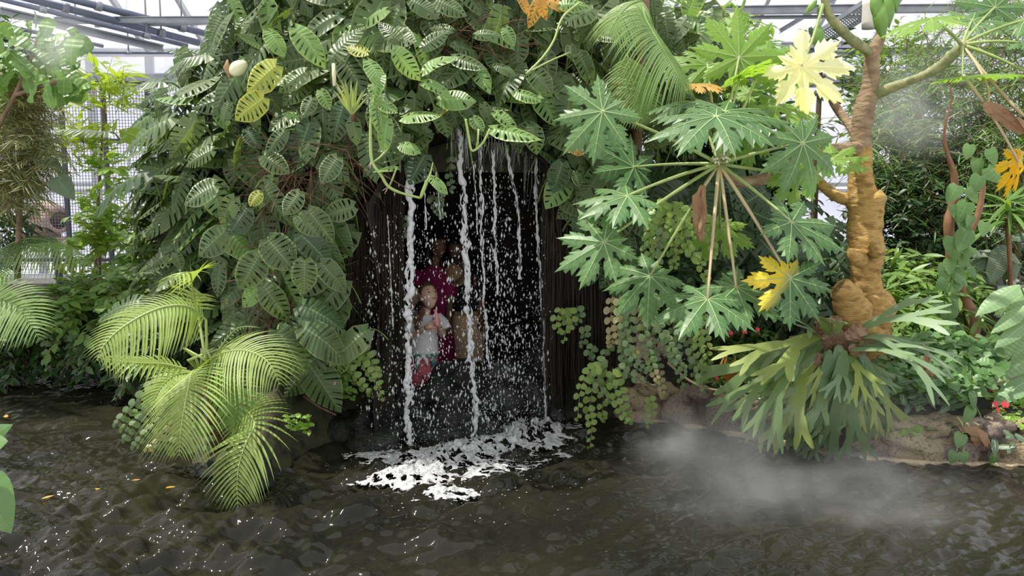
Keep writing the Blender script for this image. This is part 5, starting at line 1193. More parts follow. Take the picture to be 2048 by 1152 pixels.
bush('broadleaf_tree', 'dark broad-leaved tree behind the papaya crown', 'tree', [(1450, 300, 8.2, 110, 110, .6), (1490, 400, 8.0, 80, 110, .5), (1400, 400, 7.8, 110, 110, .5)], 'oval', (.13, .22), 480, 9, 'fine_dark', 107, (.25, .5), .4, stem_up(1500, 640, 330, 8.2, .06, -20))
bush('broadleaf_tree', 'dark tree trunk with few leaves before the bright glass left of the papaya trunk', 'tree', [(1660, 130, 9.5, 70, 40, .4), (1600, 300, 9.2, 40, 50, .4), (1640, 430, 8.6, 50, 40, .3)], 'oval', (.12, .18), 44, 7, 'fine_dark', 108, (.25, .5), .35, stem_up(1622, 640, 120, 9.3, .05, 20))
bush('leafy_shrub', 'mid green shrub under the roof rail above the papaya leaves', 'shrub', [(1380, 110, 7.6, 130, 90, .5), (1300, 130, 7.2, 80, 90, .4)], 'lance', (.14, .24), 330, 9, 'fine', 109, (.25, .5), .4, stem_up(1380, 560, 120, 7.6, .04, 0))
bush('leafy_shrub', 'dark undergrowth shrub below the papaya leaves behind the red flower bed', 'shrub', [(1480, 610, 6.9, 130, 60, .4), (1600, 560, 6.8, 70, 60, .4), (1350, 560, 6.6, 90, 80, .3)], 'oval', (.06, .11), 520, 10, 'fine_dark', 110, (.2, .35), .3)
# left
bush('conifer', 'olive needle-leaved conifer with pale tan tips at the aviary', 'tree', [(25, 290, 7.2, 55, 95, .4), (0, 370, 7.2, 50, 40, .4), (50, 205, 7.2, 38, 42, .3), (80, 300, 7.1, 28, 60, .3)], 'linear', (.09, .17), 560, 18, 'olive', 120, (.15, .32), .25, stem_up(35, 560, 180, 7.3, .03, 15), twr=.002)
bush('conifer', 'pale tan new tips crowning the olive conifer', 'tree', [(45, 175, 7.0, 45, 22, .2), (70, 200, 7.0, 30, 20, .2)], 'scale', (.05, .09), 130, 13, 'olive_tip', 121, (.12, .22), .0, upbias=.7)
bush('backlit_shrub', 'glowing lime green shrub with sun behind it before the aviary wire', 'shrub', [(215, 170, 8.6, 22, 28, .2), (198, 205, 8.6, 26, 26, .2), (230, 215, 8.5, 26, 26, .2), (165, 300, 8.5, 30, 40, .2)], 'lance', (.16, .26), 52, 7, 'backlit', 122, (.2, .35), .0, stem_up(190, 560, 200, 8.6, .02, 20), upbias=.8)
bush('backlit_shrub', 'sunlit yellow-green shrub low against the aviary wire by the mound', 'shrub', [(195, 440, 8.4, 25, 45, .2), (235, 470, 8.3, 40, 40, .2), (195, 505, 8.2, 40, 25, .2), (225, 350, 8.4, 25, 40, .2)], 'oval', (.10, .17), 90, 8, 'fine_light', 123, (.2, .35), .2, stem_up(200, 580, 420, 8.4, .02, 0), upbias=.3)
bush('leafy_shrub', 'mid green leafy thicket between the far shore ferns and the mound', 'shrub', [(280, 590, 7.4, 100, 45, .4), (180, 615, 7.3, 90, 38, .3), (330, 620, 6.9, 80, 60, .3), (310, 520, 7.2, 50, 50, .3)], 'oval', (.09, .16), 420, 9, 'fine', 124, (.2, .4), .35)
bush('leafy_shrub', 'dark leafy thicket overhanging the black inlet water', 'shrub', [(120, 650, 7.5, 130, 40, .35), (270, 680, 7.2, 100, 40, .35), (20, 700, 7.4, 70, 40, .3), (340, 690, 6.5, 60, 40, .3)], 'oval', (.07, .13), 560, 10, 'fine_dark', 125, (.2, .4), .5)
bush('leafy_shrub', 'dull green shrub between the conifer foot and the nest barrel', 'shrub', [(5, 445, 7.9, 40, 30, .3), (10, 130, 7.8, 40, 60, .3)], 'lance', (.12, .2), 190, 9, 'fine_dark', 126, (.2, .4), .4)
def fig():
    c = P(60, 170, 6.6); t = thing('fiddle_leaf_fig', 'fiddle-leaf fig with big rounded leaves below the slanting pipes', 'tree', P(-30, 480, 6.8)); rn = random.Random(4)
    me = [simple_leaf_mesh('fig_leaf_shape', .34, [(0, .35), (.12, .55), (.35, .55), (.7, 1), (.9, .75), (1, .1)], dr, .15, 'fig', 9, wave=.05) for dr in (.1, .3, .5)]
    mb = MB(); mb.tube(spline([P(-40, 480, 6.8), P(-20, 300, 6.75), P(30, 190, 6.7), P(62, 120, 6.6), P(72, 80, 6.6)], 4), [.024] * 6 + [.018] * 5 + [.011] * 6, 8); mb.tube(spline([P(30, 190, 6.7), P(75, 175, 6.6), P(120, 160, 6.5)], 4), .018, 7); mb.build('trunk', M['twig'], t)
    for (px, py, a, s) in [(72, 62, 80, 60), (60, 75, 140, 66), (85, 80, 20, 76), (50, 95, 170, 75), (30, 85, 120, 70), (15, 100, 160, 80), (5, 110, 100, 85), (95, 75, -10, 72), (20, 125, -160, 75), (0, 130, 170, 80), (45, 115, -120, 70),
                           (100, 120, 60, 55), (90, 135, 150, 70), (110, 130, 20, 62), (120, 140, -10, 70), (85, 150, 170, 66), (105, 150, -60, 80), (95, 160, -100, 78), (120, 155, -45, 82), (135, 150, -25, 72), (75, 165, -130, 72), (110, 165, -85, 76), (10, 70, 130, 70), (-10, 90, 60, 75), (60, 60, 110, 40), (105, 115, 100, 45), (130, 140, 40, 48)] + [(rn.uniform(-20, 150), rn.gauss(128, 26), rn.uniform(-180, 180), rn.uniform(60, 90)) for _ in range(44)]:
        p = P(px, py, 6.6 + rn.uniform(-.25, .25)); d = V((math.cos(R(a)), rn.uniform(-.5, .2), math.sin(R(a))))
        put('leaf', me[rn.randrange(3)], t, orient(p, d, V((rn.uniform(-.3, .3), -.7, .8)), m_(s, 6.6) * .62))
fig()
def big_leaves(name, label, cat, items, me, Y, mats=None, stem='stem', loc=None, fan=None):
    rn = random.Random(len(label)); t = thing(name, label, cat, loc or P(items[0][0][0], items[0][0][1], Y)); mb = MB()
    for (b, tp, up, wd) in items:
        yb = Y + rn.uniform(-.08, .08); p, q = P(*b, yb), P(*tp, yb - m_(math.dist(b, tp), Y) * rn.uniform(.1, .5)); d = q - p
        put('leaf', me[rn.randrange(len(me))], t, orient(p, d, up, (d.length * wd, d.length, d.length)))
        f = V(fan) if fan else p + V((0, .15, -.2)); mb.tube(bez(f, (p + f) / 2 + V((0, .0, .05)), p, 4), .006, 5, cap=False)
    mb.build('stalks', M[stem], t, kind='stuff'); return t
HE = [simple_leaf_mesh('heart_leaf_shape', .40, [(0, .55), (.1, .9), (.3, 1), (.6, .75), (.85, .35), (1, 0)], dr, .15, 'heart', 8, notch=.12) for dr in (.1, .25, .4)]
LA = [simple_leaf_mesh('lance_leaf_shape', .16, [(0, .15), (.2, .75), (.45, 1), (.75, .65), (1, 0)], dr, .2, 'lance', 9) for dr in (.15, .35)]
RI = [simple_leaf_mesh('ribbed_leaf_shape', .22, [(0, .2), (.2, .85), (.5, 1), (.8, .7), (1, .05)], dr, .12, 'ribbed', 9, wave=.03) for dr in (.2, .4)]
ST = [simple_leaf_mesh('strap_leaf_shape', .055, [(0, .6), (.4, 1), (.8, .6), (1, 0)], dr, .3, 'fine', 6) for dr in (.2, .5)]
big_leaves('lobed_leaf_plant', 'plant with three broad greyish leaves hanging before the aviary post', 'plant', [((112, 355), (140, 388), (.1, -.9, .6), 1.0), ((84, 318), (64, 340), (0, -.8, .7), .9), ((92, 318), (122, 334), (0, -.7, .8), .9), ((70, 306), (82, 322), (0, -.8, .7), 1.0)], [with_mat(m_, 'ribbed') for m_ in HE], 6.9, stem='twig', fan=P(0, 430, 7.0))
FW_ = simple_leaf_mesh('deep_leaf_shape', .3, None, .3, .2, 'heart', 7)
big_leaves('pond_edge_plant', 'large green leaf tips entering at the near pond edge', 'plant', [((-30, 880), (6, 850), (.3, -.8, .6), 1.0), ((-40, 960), (10, 1060), (.4, -.9, .3), .9), ((-45, 900), (8, 880), (.3, -.7, .6), .9)], HE, 3.4, fan=P(-80, 1000, 3.5))
# plane scatters of split leaves right of the mound
def plane_vine(label, poly, Y0, Y1, n, pool, size, seed, tipd=(0, -.4, -.8), name='monstera_plant'):
    rn = random.Random(seed); xs = [p[0] for p in poly]; ys = [p[1] for p in poly]; c = P(sum(xs) / len(xs), max(ys), (Y0 + Y1) / 2); vn = Vine(label, c, name)
    while vn.n < n:
        px, py = rn.uniform(min(xs), max(xs)), rn.uniform(min(ys), max(ys))
        if not inpoly(px, py, poly): continue
        p = P(px, py, rn.uniform(Y0, Y1)); tip = V(tipd) + V((rn.uniform(-.9, .9), rn.uniform(-.3, .2), rn.uniform(-.4, .5))); up = V((rn.uniform(-.4, .4), -.8, rn.uniform(.3, 1)))
        s = rn.uniform(*size); vn.leaf(pool[rn.randrange(len(pool))], orient(p - tip.normalized() * s * .4, tip, up, s), pet=p + V((rn.uniform(-.1, .1), .3, -.35)))
    vn.done(); return vn
plane_vine('vine of dull perforated leaves right of the root curtain behind the fine maidenhair', [(1100, 300), (1240, 280), (1300, 420), (1240, 620), (1180, 600), (1150, 450)], 5.75, 6.05, 90, MON_D + MON[:2], (.18, .30), 201, name='monstera_vine')
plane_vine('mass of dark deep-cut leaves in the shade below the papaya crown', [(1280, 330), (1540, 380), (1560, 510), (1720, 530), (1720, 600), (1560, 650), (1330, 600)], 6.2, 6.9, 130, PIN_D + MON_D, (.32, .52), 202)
plane_vine('group of big split leaves lit from behind above the papaya crown', [(1180, 60), (1420, 10), (1460, 120), (1400, 260), (1200, 260)], 6.0, 6.6, 90, PIN + MON, (.26, .42), 203)
plane_vine('low split-leaf plant behind the staghorn fern near the papaya foot', [(1600, 480), (1720, 470), (1730, 600), (1620, 620)], 6.3, 6.7, 22, PIN_D, (.40, .55), 204)
o_ = Vine('single large yellow-green split leaf standing up against the roof rail', P(1400, 60, 6.2), 'monstera_plant')
o_.leaf(MON_P[5], orient(P(1372, 40, 6.2), P(1432, 45, 6.1) - P(1372, 40, 6.2), (.2, -1, .4), .36), pet=P(1375, 90, 6.3)); o_.leaf(MON_P[0], orient(P(1375, 30, 6.2), P(1395, -20, 6.1) - P(1375, 30, 6.2), (0, -1, .4), .28), pet=P(1378, 90, 6.3)); o_.done()
# climbing vine on a leaning reddish trunk
def climber():
    tr = thing('leaning_trunk', 'slim bent red-brown trunk rising from the bed at the far right', 'tree', P(1940, 695, 6.5)); mb = MB()
    trunk_tube(mb, [(P(x, y, 6.5), m_(r, 6.5)) for x, y, r in ((1940, 700, 13), (1945, 650, 13), (1930, 600, 12), (1910, 550, 11), (1900, 500, 10), (1899, 440, 10), (1908, 400, 9), (1908, 350, 6), (1893, 300, 3.6), (1890, 255, 2.4), (1902, 200, 1.6), (1898, 150, .8))], 12, 6, .12, .03, 6)
    mb.build('trunk', M['trunk_red'], tr); mb = MB(); trunk_tube(mb, [(P(x, y, 6.55), m_(r, 6.5)) for x, y, r in ((1900, 530, 7), (1930, 480, 7), (1955, 430, 6), (1965, 380, 5), (1960, 340, 5))], 9, 6, .1, .03, 6); mb.build('branch', M['trunk_red'], tr)
    t = thing('heart_leaf_climber', 'climber with dull heart-shaped leaves winding up the red-brown trunk', 'vine', P(1905, 690, 6.4)); rn = random.Random(31)
    L_ = [(1915, 385, 34), (1938, 388, 30), (1935, 420, 38), (1960, 365, 34), (1975, 350, 36), (1925, 455, 30), (1970, 455, 26), (1905, 490, 42), (1935, 478, 40), (1915, 520, 30), (1900, 530, 28), (1930, 520, 26), (1945, 505, 24), (1893, 545, 40), (1905, 552, 42), (1890, 570, 28), (1915, 572, 28), (1885, 585, 30), (1905, 590, 30), (1895, 605, 26), (1910, 610, 28), (1880, 615, 26), (1895, 625, 26), (1910, 630, 24), (1905, 650, 24), (1895, 665, 24), (1915, 660, 24), (1880, 680, 26), (1900, 690, 28), (1920, 695, 24), (1945, 440, 24), (1905, 420, 22), (1955, 330, 30), (1980, 310, 30), (1940, 300, 26), (1895, 640, 22), (1885, 650, 24), (1920, 675, 24), (1940, 545, 22)]
    mb = MB(); mb.tube(spline([P(1900, 690, 6.4), P(1890, 620, 6.38), P(1905, 560, 6.36), P(1920, 490, 6.38), P(1925, 420, 6.42), P(1950, 340, 6.45)], 5), .007, 5); mb.build('stem', M['stem'], t)
    for px, py, s in L_:
        p = P(px, py - s * .4, 6.38 + rn.uniform(-.12, .06)); d = V((rn.uniform(-.7, .7), -.25, -.8)); put('leaf', HE[rn.randrange(3)], t, orient(p, d, V((rn.uniform(-.3, .3), -.9, .5)), m_(s, 6.4) * 1.15))
climber()
def strap():
    c = P(2015, 425, 6.9); t = thing('strap_leaf_plant', 'whorl of narrow strap leaves beneath the hanging yellow papaya leaf', 'plant', P(2020, 640, 7.0)); rn = random.Random(6)
    mb = MB(); mb.tube([P(2022, 640, 7.0), P(2020, 520, 6.95), c], .022, 7); mb.build('stem', M['trunk_red'], t)
    for k in range(46):
        a = rn.uniform(0, 6.28); d = V((math.cos(a), math.sin(a) * .7 - .2, rn.uniform(-.5, .6))); put('leaf', ST[k % 2], t, orient(c + V((0, 0, rn.uniform(-.12, .12))), d, (0, -.4, 1), rn.uniform(.32, .52)))
strap()
big_leaves('ribbed_leaf_plant', 'plant with broad grey-green ribbed leaves in the grey planter', 'plant', [((2000, 500), (1960, 570), (.2, -.8, .6), 1.2), ((2010, 490), (1990, 560), (.1, -.8, .6), 1.2), ((1990, 510), (1925, 535), (0, -.7, .8), 1.0), ((2000, 500), (2048, 515), (0, -.6, .8), 1.2), ((2010, 475), (1990, 450), (0, -.6, .8), 1.2), ((2020, 480), (2070, 460), (0, -.6, .8), 1.2), ((1995, 520), (2000, 585), (.1, -.8, .5), .9), ((2020, 510), (2050, 560), (.1, -.8, .5), 1.1), ((1990, 505), (1945, 500), (0, -.6, .8), 1.0)], RI, 7.1, fan=P(2010, 575, 7.2))
def crate():
    c = P(2010, 600, 7.2); w_, h = m_(88, 7.2), m_(58, 7.2); t = thing('planter_box', 'grey square planter with dark side panel under the ribbed leaves', 'planter', c - V((0, 0, h / 2)))
    mb = MB(); mb.box(c, (w_, w_, h)); mb.build('body', M['crate'], t, smooth=False)
    mb = MB(); mb.box(c + V((m_(8, 7.2), -w_ / 2 - .002, -.02)), (w_ * .74, .02, h * .62)); mb.build('side_panel', M['crate_in'], t, smooth=False)
    mb = MB()
    for sg in (-1, 1): mb.box(c + V((sg * w_ * .5, 0, h / 2)), (.05, w_ + .06, .05)); mb.box(c + V((0, sg * w_ * .5, h / 2)), (w_, .05, .05))
    mb.build('rim', M['crate'], t, smooth=False)
    me = boulder_mesh('pale_pebble', 91, M['plastic'], 2, .1)
    for k, (px, py) in enumerate(((2018, 563), (2032, 562), (2026, 567))):
        o = put('pebble', me); o.location = P(px, py, 7.1); o.scale = (.035, .03, .025); tag(o, ('leftmost', 'rightmost', 'lowest')[k] + ' of three pale round pebbles on the soil of the grey planter', 'pebble', 'pebbles in the planter')
crate()
big_leaves('peace_lily', 'plant with long pale lance leaves reaching in over the bed at the far right', 'plant', [((2040, 570), (1955, 622), (0, -.6, .8), 1.1), ((2070, 575), (2000, 612), (0, -.7, .8), 1.2), ((2080, 590), (2010, 650), (.1, -.7, .7), 1.0), ((2060, 640), (1995, 690), (.1, -.7, .7), 1.0), ((2050, 660), (2010, 735), (.2, -.8, .5), 1.0), ((2080, 700), (2005, 745), (0, -.6, .8), 1.2), ((2065, 755), (1995, 790), (0, -.5, .9), 1.3), ((2075, 790), (2020, 815), (0, -.5, .9), 1.3), ((2070, 650), (2030, 720), (.2, -.8, .5), 1.0), ((2075, 720), (2035, 780), (.2, -.8, .5), 1.1), ((2060, 610), (1985, 660), (.1, -.6, .8), 1.0)], LA, 5.45, fan=P(2110, 760, 5.5))
mb = MB(); mb.tube([P(2012, 745, 5.7), P(2010, 615, 5.72)], .006, 6); tag(mb.build('plant_stake', M['hose']), 'thin white stake standing among the lance leaves', 'stake')
# bed cover
def bed(name, label, cat, poly, n, kind, size, mt, seed, hmax=.22, group=None):
    """low cover rooted on the bed: joined leaves"""
    rn = random.Random(seed); xs = [p[0] for p in poly]; ys = [p[1] for p in poly]; mb = MB(); k = 0; t = None
    while k < n:
        px, py = rn.uniform(min(xs), max(xs)), rn.uniform(min(ys), max(ys))
        if not inpoly(px, py, poly): continue
        f = (py - min(ys)) / (max(ys) - min(ys)); p0 = P(px, py, 5.8); Y = rw(max(.75, p0.x)) + .05 + (1 - f) * .9 + rn.uniform(-.08, .12); p = P(px, py, Y)
        if t is None: t = thing(name, label, cat, P(sum(xs) / len(xs), max(ys), Y), group)
        add_leaf(mb, p, V((rn.uniform(-1, 1), rn.uniform(-1, .2), rn.uniform(-.5, .5))), V((0, -.6, .9)) + rv(rn, .45), rn.uniform(*size), kind); k += 1
    mb.build('foliage', M[mt], t, kind='stuff'); return t
def flower(t, px, py, Y, s, key):
    rn = random.Random(int(px * 7 + py)); c = P(px, py, Y); mb = MB(); r = m_(s, Y) / 2; n = V((rn.uniform(-.4, .4), -1, .35)).normalized(); u = n.orthogonal().normalized(); v = n.cross(u); c0 = mb.vert(c)
    for k in range(5):
        a = 2 * math.pi * k / 5 + rn.random() * .3; ids = [c0]
        for (da, q, h) in ((-.55, .7, .15), (-.3, 1.05, .05), (0, .92, .2), (.3, 1.05, .05), (.55, .7, .15)): ids.append(mb.vert(c + (u * math.cos(a + da) + v * math.sin(a + da)) * r * q + n * r * h))
        mb.face(ids)
    mb.tube([c, c + V((0, .03, -.06))], .002, 4); mb.build('flower', M[key], t)
im = bed('flower_bed_plant', 'clump of small dark leaves with several pink-red flowers beside the dried orange leaf', 'plant', [(1400, 660), (1540, 655), (1560, 700), (1520, 760), (1420, 770), (1390, 720)], 420, 'oval', (.05, .09), 'fine', 301)
for a in ((1441, 655, 9, 'pink'), (1446, 664, 11, 'pink'), (1462, 666, 9, 'red'), (1489, 663, 12, 'red'), (1515, 659, 10, 'red'), (1434, 756, 9, 'red'), (1390, 680, 7, 'red')): flower(im, a[0], a[1], 5.75, a[2], a[3])
i2 = bed('flower_bed_plant', 'clump of bright leaves with red flowers at the far right of the stone wall', 'plant', [(1960, 770), (2060, 760), (2070, 850), (1980, 845)], 170, 'oval', (.07, .11), 'ivy', 302)
for a in ((1984, 772, 17, 'red'), (1990, 808, 13, 'red'), (2010, 809, 15, 'red'), (1996, 819, 10, 'red')): flower(i2, a[0], a[1], 5.08, a[2], a[3])
i3 = bed('flower_bed_plant', 'leafy clump with two small red flowers between the staghorn and the withered leaf', 'plant', [(1750, 730), (1840, 720), (1850, 800), (1770, 810)], 190, 'oval', (.06, .10), 'fine', 303)
for a in ((1784, 762, 11, 'red'), (1775, 786, 7, 'red')): flower(i3, a[0], a[1], 5.2, a[2], a[3])
i4 = bed('flower_bed_plant', 'leafy clump with one red flower right of the withered hanging leaf', 'plant', [(1890, 720), (1960, 720), (1960, 790), (1890, 790)], 170, 'oval', (.07, .11), 'heart', 304)
flower(i4, 1916, 749, 5.25, 12, 'red')
bed('ground_vine', 'carpet of dull heart-leaved creeper over the bed behind the withered leaf', 'vine', [(1770, 680), (1890, 660), (1990, 680), (2000, 770), (1760, 770)], 520, 'round', (.06, .11), 'heart', 305)
bed('ground_vine', 'pale trailing creeper along the top of the stone wall below the striped leaves', 'vine', [(1860, 770), (1930, 790), (1940, 850), (1870, 860)], 120, 'round', (.05, .08), 'maiden_dark', 306)
bed('ground_vine', 'dark creeper covering the bank between the pale maidenhair and the white hose', 'vine', [(1290, 740), (1420, 720), (1450, 780), (1440, 820), (1330, 830)], 330, 'round', (.05, .09), 'fine_dark', 307)
bed('ground_vine', 'creeper on the soil under the staghorn fern', 'vine', [(1500, 740), (1740, 700), (1760, 800), (1560, 810)], 360, 'round', (.05, .09), 'fine_dark', 308)
bed('ivy_plant', 'bright lobed ivy spilling over the stones beside the staghorn fern', 'plant', [(1770, 790), (1840, 790), (1830, 860), (1770, 850)], 110, 'round', (.07, .11), 'ivy', 309)
bed('ivy_plant', 'small bright ivy sprig hanging on the dark bank near the mist', 'plant', [(1420, 785), (1455, 790), (1450, 830), (1425, 835)], 26, 'round', (.06, .09), 'ivy', 310)
def striped():
    t = thing('striped_creeper', 'silver-striped dark creeper leaves trailing above the stone wall', 'plant', P(1880, 800, 5.25)); rn = random.Random(3)
    me = simple_leaf_mesh('striped_leaf_shape', .2, [(0, .5), (.3, 1), (.65, .75), (1, 0)], .15, .2, 'stripe', 6)
    for k in range(54):
        px, py = (rn.uniform(1815, 1905), rn.uniform(778, 815)) if k < 34 else ((rn.uniform(1790, 1820), rn.uniform(760, 800)) if k < 42 else (rn.uniform(1960, 2040), rn.uniform(860, 905)))
        p = P(px, py, 5.12 + rn.uniform(-.06, .06) - (.12 if k >= 42 else 0)); put('leaf', me, t, orient(p, V((rn.uniform(-1, 1), -.4, rn.uniform(-.5, .4))), V((rn.uniform(-.3, .3), -.8, .8)), rn.uniform(.09, .13)))
    mb = MB(); mb.tube(spline([P(x, y, 5.14) for x, y in ((1795, 765), (1830, 790), (1870, 800), (1910, 790))], 4), .004, 4); mb.build('stem', M['stem'], t)
striped()
big_leaves('round_leaf_plant', 'few round dull leaves hanging down over the stone wall face', 'plant', [((1925, 868), (1918, 895), (0, -1, .4), 1.2), ((1912, 905), (1905, 926), (0, -1, .4), 1.4), ((1926, 905), (1932, 928), (0, -1, .4), 1.4), ((1945, 815), (1935, 845), (0, -1, .4), .9), ((1990, 912), (1985, 930), (0, -1, .4), 1.2), ((1945, 785), (1958, 820), (.2, -1, .4), .7)], HE, 5.0, fan=P(1945, 800, 5.2))
def dried(name, label, pts, Y, wid, seed, mt='dry'):
    rn = random.Random(seed); t = thing(name, label, 'leaf', P(*pts[0], Y)); mb = MB(); P3 = spline([P(a, b, Y) for a, b in pts], 5); rings = []
    for i, p in enumerate(P3):
        f = i / (len(P3) - 1); w_ = wid * math.sin(math.pi * min(.97, .06 + f * .92)) ** .6
        rings.append([p + V((math.cos(th) * w_ * (.55 + .45 * math.cos(3 * th + f * 6 + seed)), math.sin(th) * w_ * .6, .02 * math.sin(5 * th + f * 9))) for th in [2 * math.pi * j / 15 for j in range(15)]])
    mb.rings(rings); mb.build('blade', M[mt], t, smooth=False); mb = MB(); mb.tube([P3[0] + V((-.03, .02, .08)), P3[0] + V((0, 0, .03)), P3[0]], .005, 5); mb.build('stalk', M['petiole_pink'], t)
dried('withered_leaf', 'withered brown leaf hanging in the middle of the creeper bed', [(1856, 712), (1852, 735), (1862, 755), (1858, 778)], 5.15, .05, 3)
dried('withered_leaf', 'broad dry brown leaf lying on top of the stone wall', [(1925, 858), (1945, 862), (1960, 880), (1975, 892)], 4.98, .07, 4)
def claw():
    t = thing('dried_palm_leaf', 'dried orange leaf curled like a claw above the white hose', 'leaf', P(1465, 765, 5.5)); b = P(1463, 768, 5.5)
    for k, (px, py) in enumerate(((1448, 715), (1455, 708), (1466, 722), (1478, 718), (1485, 735), (1470, 712))):
        q = P(px, py, 5.5 - .03 * (k % 3)); side = V(((px - 1465) / 300, 0, 0)); pts = bez(b, (b + q) / 2 + side * 1.6, q, 7); mb = MB(); w_ = [.008, .014, .018, .019, .017, .013, .008, .003]
        mb.rings([[p + V((w_[i], 0, 0)), p + V((0, -.008, 0)), p - V((w_[i], 0, 0)), p + V((0, .008, 0))] for i, p in enumerate(pts)]); mb.build('lobe', M['dry_orange'], t)
    mb = MB(); mb.tube(spline([b, P(1455, 775, 5.48), P(1430, 780, 5.45), P(1400, 772, 5.4), P(1370, 755, 5.4), P(1335, 725, 5.4)], 5), .009, 6); mb.build('stalk', M['petiole_pink'], t)
claw()
mb = MB(); mb.tube(spline([P(x, y, Y) for x, y, Y in ((1440, 772, 5.75), (1480, 787, 5.66), (1520, 798, 5.58), (1600, 811, 5.45), (1680, 816, 5.32), (1740, 822, 5.28))], 6), .008, 7)
tag(mb.build('white_hose', M['hose']), 'thin white hose running along the bank above the stone wall', 'hose')
l_ = thing('flower_bed_plant', 'small plant with one pink flower beside the glossy maidenhair at the mound foot', 'plant', P(665, 790, 5.2)); mb = MB(); rn_ = random.Random(5)
for k in range(60): add_leaf(mb, P(665 + rn_.uniform(-30, 40), 770 + rn_.uniform(-25, 25), 5.2), V((rn_.uniform(-1, 1), -.5, rn_.uniform(-.3, .6))), V((0, -.7, .7)), rn_.uniform(.06, .1), 'oval')
mb.build('foliage', M['fine'], l_, kind='stuff'); flower(l_, 667, 766, 5.1, 10, 'pink')
l_ = thing('bank_seedling', 'little light green seedling on the mossy bank beside the lowest fern frond', 'plant', P(600, 850, 4.9)); mb = MB()
for k in range(34): add_leaf(mb, P(595 + rn_.uniform(-22, 28), 848 + rn_.uniform(-20, 16), 4.95), V((rn_.uniform(-1, 1), -.5, rn_.uniform(-.1, .8))), V((0, -.7, .7)), rn_.uniform(.05, .08), 'oval')
mb.build('foliage', M['ivy'], l_, kind='stuff')
mb = MB(); mb.tube([P(607, 792, 5.15), P(640, 815, 5.1), P(672, 830, 5.05)], [.008, .007, .004], 6); tag(mb.build('fallen_stick', M['fibre']), 'bare brown stick lying on the mossy bank', 'stick')
# ------------------------------------------------------------------ people in the grotto
M['skin'] = mat('skin_light', (.74, .48, .36), (.80, .54, .42), 12, .55)
M['skin_brown'] = mat('skin_brown', (.13, .06, .04), (.17, .085, .055), 12, .5)
M['hair_brown'] = mat('hair_brown', (.10, .055, .03), (.20, .12, .07), 30, .5, stretch=(1, 1, .15))
M['hair_dark'] = mat('hair_black', (.010, .008, .008), (.022, .018, .016), 30, .4)
M['shirt'] = mat('shirt_white', (.90, .89, .91), (.82, .81, .84), 9, .8, .35, 14)
M['shirt_grey'] = mat('sleeve_pale_grey', (.60, .60, .62), rough=.8)
M['shorts'] = mat('shorts_coral', (.80, .20, .26), (.72, .17, .22), 9, .8, .3, 14)
M['magenta'] = mat('dress_magenta', (.26, .008, .075), (.20, .006, .06), 6, .8)
M['black_top'] = mat('top_black', (.012, .012, .016), rough=.8)
M['teal'] = mat('scarf_teal', (.03, .22, .22), (.10, .34, .30), 30, .7, c3=(.6, .62, .5))
M['eye'] = mat('eye_dark', (.02, .015, .012), rough=.2); M['lip'] = mat('lip_rose', (.50, .20, .17), rough=.5)
M['lolly'] = mat('pink_plastic', (.85, .38, .38), rough=.35)
M['straw'] = mat('woven_straw', (.30, .19, .10), (.40, .27, .15), 40, .85, .5, 60)
def knit_mat():
    m, nt, out = newmat('crochet_tan'); L = nt.links.new
    pr = nd(nt, 'ShaderNodeBsdfPrincipled'); L(pr.outputs[0], out.inputs[0]); pr.inputs['Roughness'].default_value = .9
    tc = nd(nt, 'ShaderNodeTexCoord'); sp = nd(nt, 'ShaderNodeSeparateXYZ'); L(tc.outputs['UV'], sp.inputs[0])
    a = mth(nt, 'PINGPONG', mth(nt, 'MULTIPLY', sp.outputs[1], 64.0), .5); b = mth(nt, 'PINGPONG', mth(nt, 'MULTIPLY', sp.outputs[0], 52.0), .5)
    h = mth(nt, 'MULTIPLY', mth(nt, 'GREATER_THAN', a, .2), mth(nt, 'GREATER_THAN', b, .2))
    L(mixc(nt, h, (.80, .58, .38), (.34, .21, .13)), pr.inputs['Base Color'])
    bp = nd(nt, 'ShaderNodeBump'); bp.inputs['Strength'].default_value = .6; bp.inputs['Distance'].default_value = .01; bp.invert = True; L(h, bp.inputs['Height']); L(bp.outputs[0], pr.inputs['Normal'])
    return m
M['knit'] = knit_mat()
def skin_body(J, E, root):
    bm = bmesh.new(); names = list(J); vs_ = {k: bm.verts.new(J[k][0]) for k in names}
    for a, b in E: bm.edges.new((vs_[a], vs_[b]))
    me = bpy.data.meshes.new('tmp'); bm.to_mesh(me); bm.free(); o = bpy.data.objects.new('tmp', me); C.objects.link(o)
    sk = o.modifiers.new('skin', 'SKIN'); sk.use_smooth_shade = True; layer = me.skin_vertices[0].data
    for i, k in enumerate(names):
        r = J[k][1]; r = (r, r) if isinstance(r, (int, float)) else r; layer[i].radius = r; layer[i].use_root = (k == root)
    ss = o.modifiers.new('sub', 'SUBSURF'); ss.levels = 2; ss.render_levels = 2
    dg = bpy.context.evaluated_depsgraph_get(); ev = o.evaluated_get(dg); em = ev.to_mesh(); mb = MB()
    for v in em.vertices: mb.vert(v.co)
    for p in em.polygons: mb.face(tuple(p.vertices))
    ev.to_mesh_clear(); bpy.data.objects.remove(o); bpy.data.meshes.remove(me); return mb
def head_frame(c, face, up): 
    f = V(face).normalized(); z = V(up) - f * V(up).dot(f); z.normalize(); x = (-f).cross(z) * -1
    x = z.cross(f) * -1
    return Matrix(((x.x, -f.x, z.x, c[0]), (x.y, -f.y, z.y, c[1]), (x.z, -f.z, z.z, c[2]), (0, 0, 0, 1)))
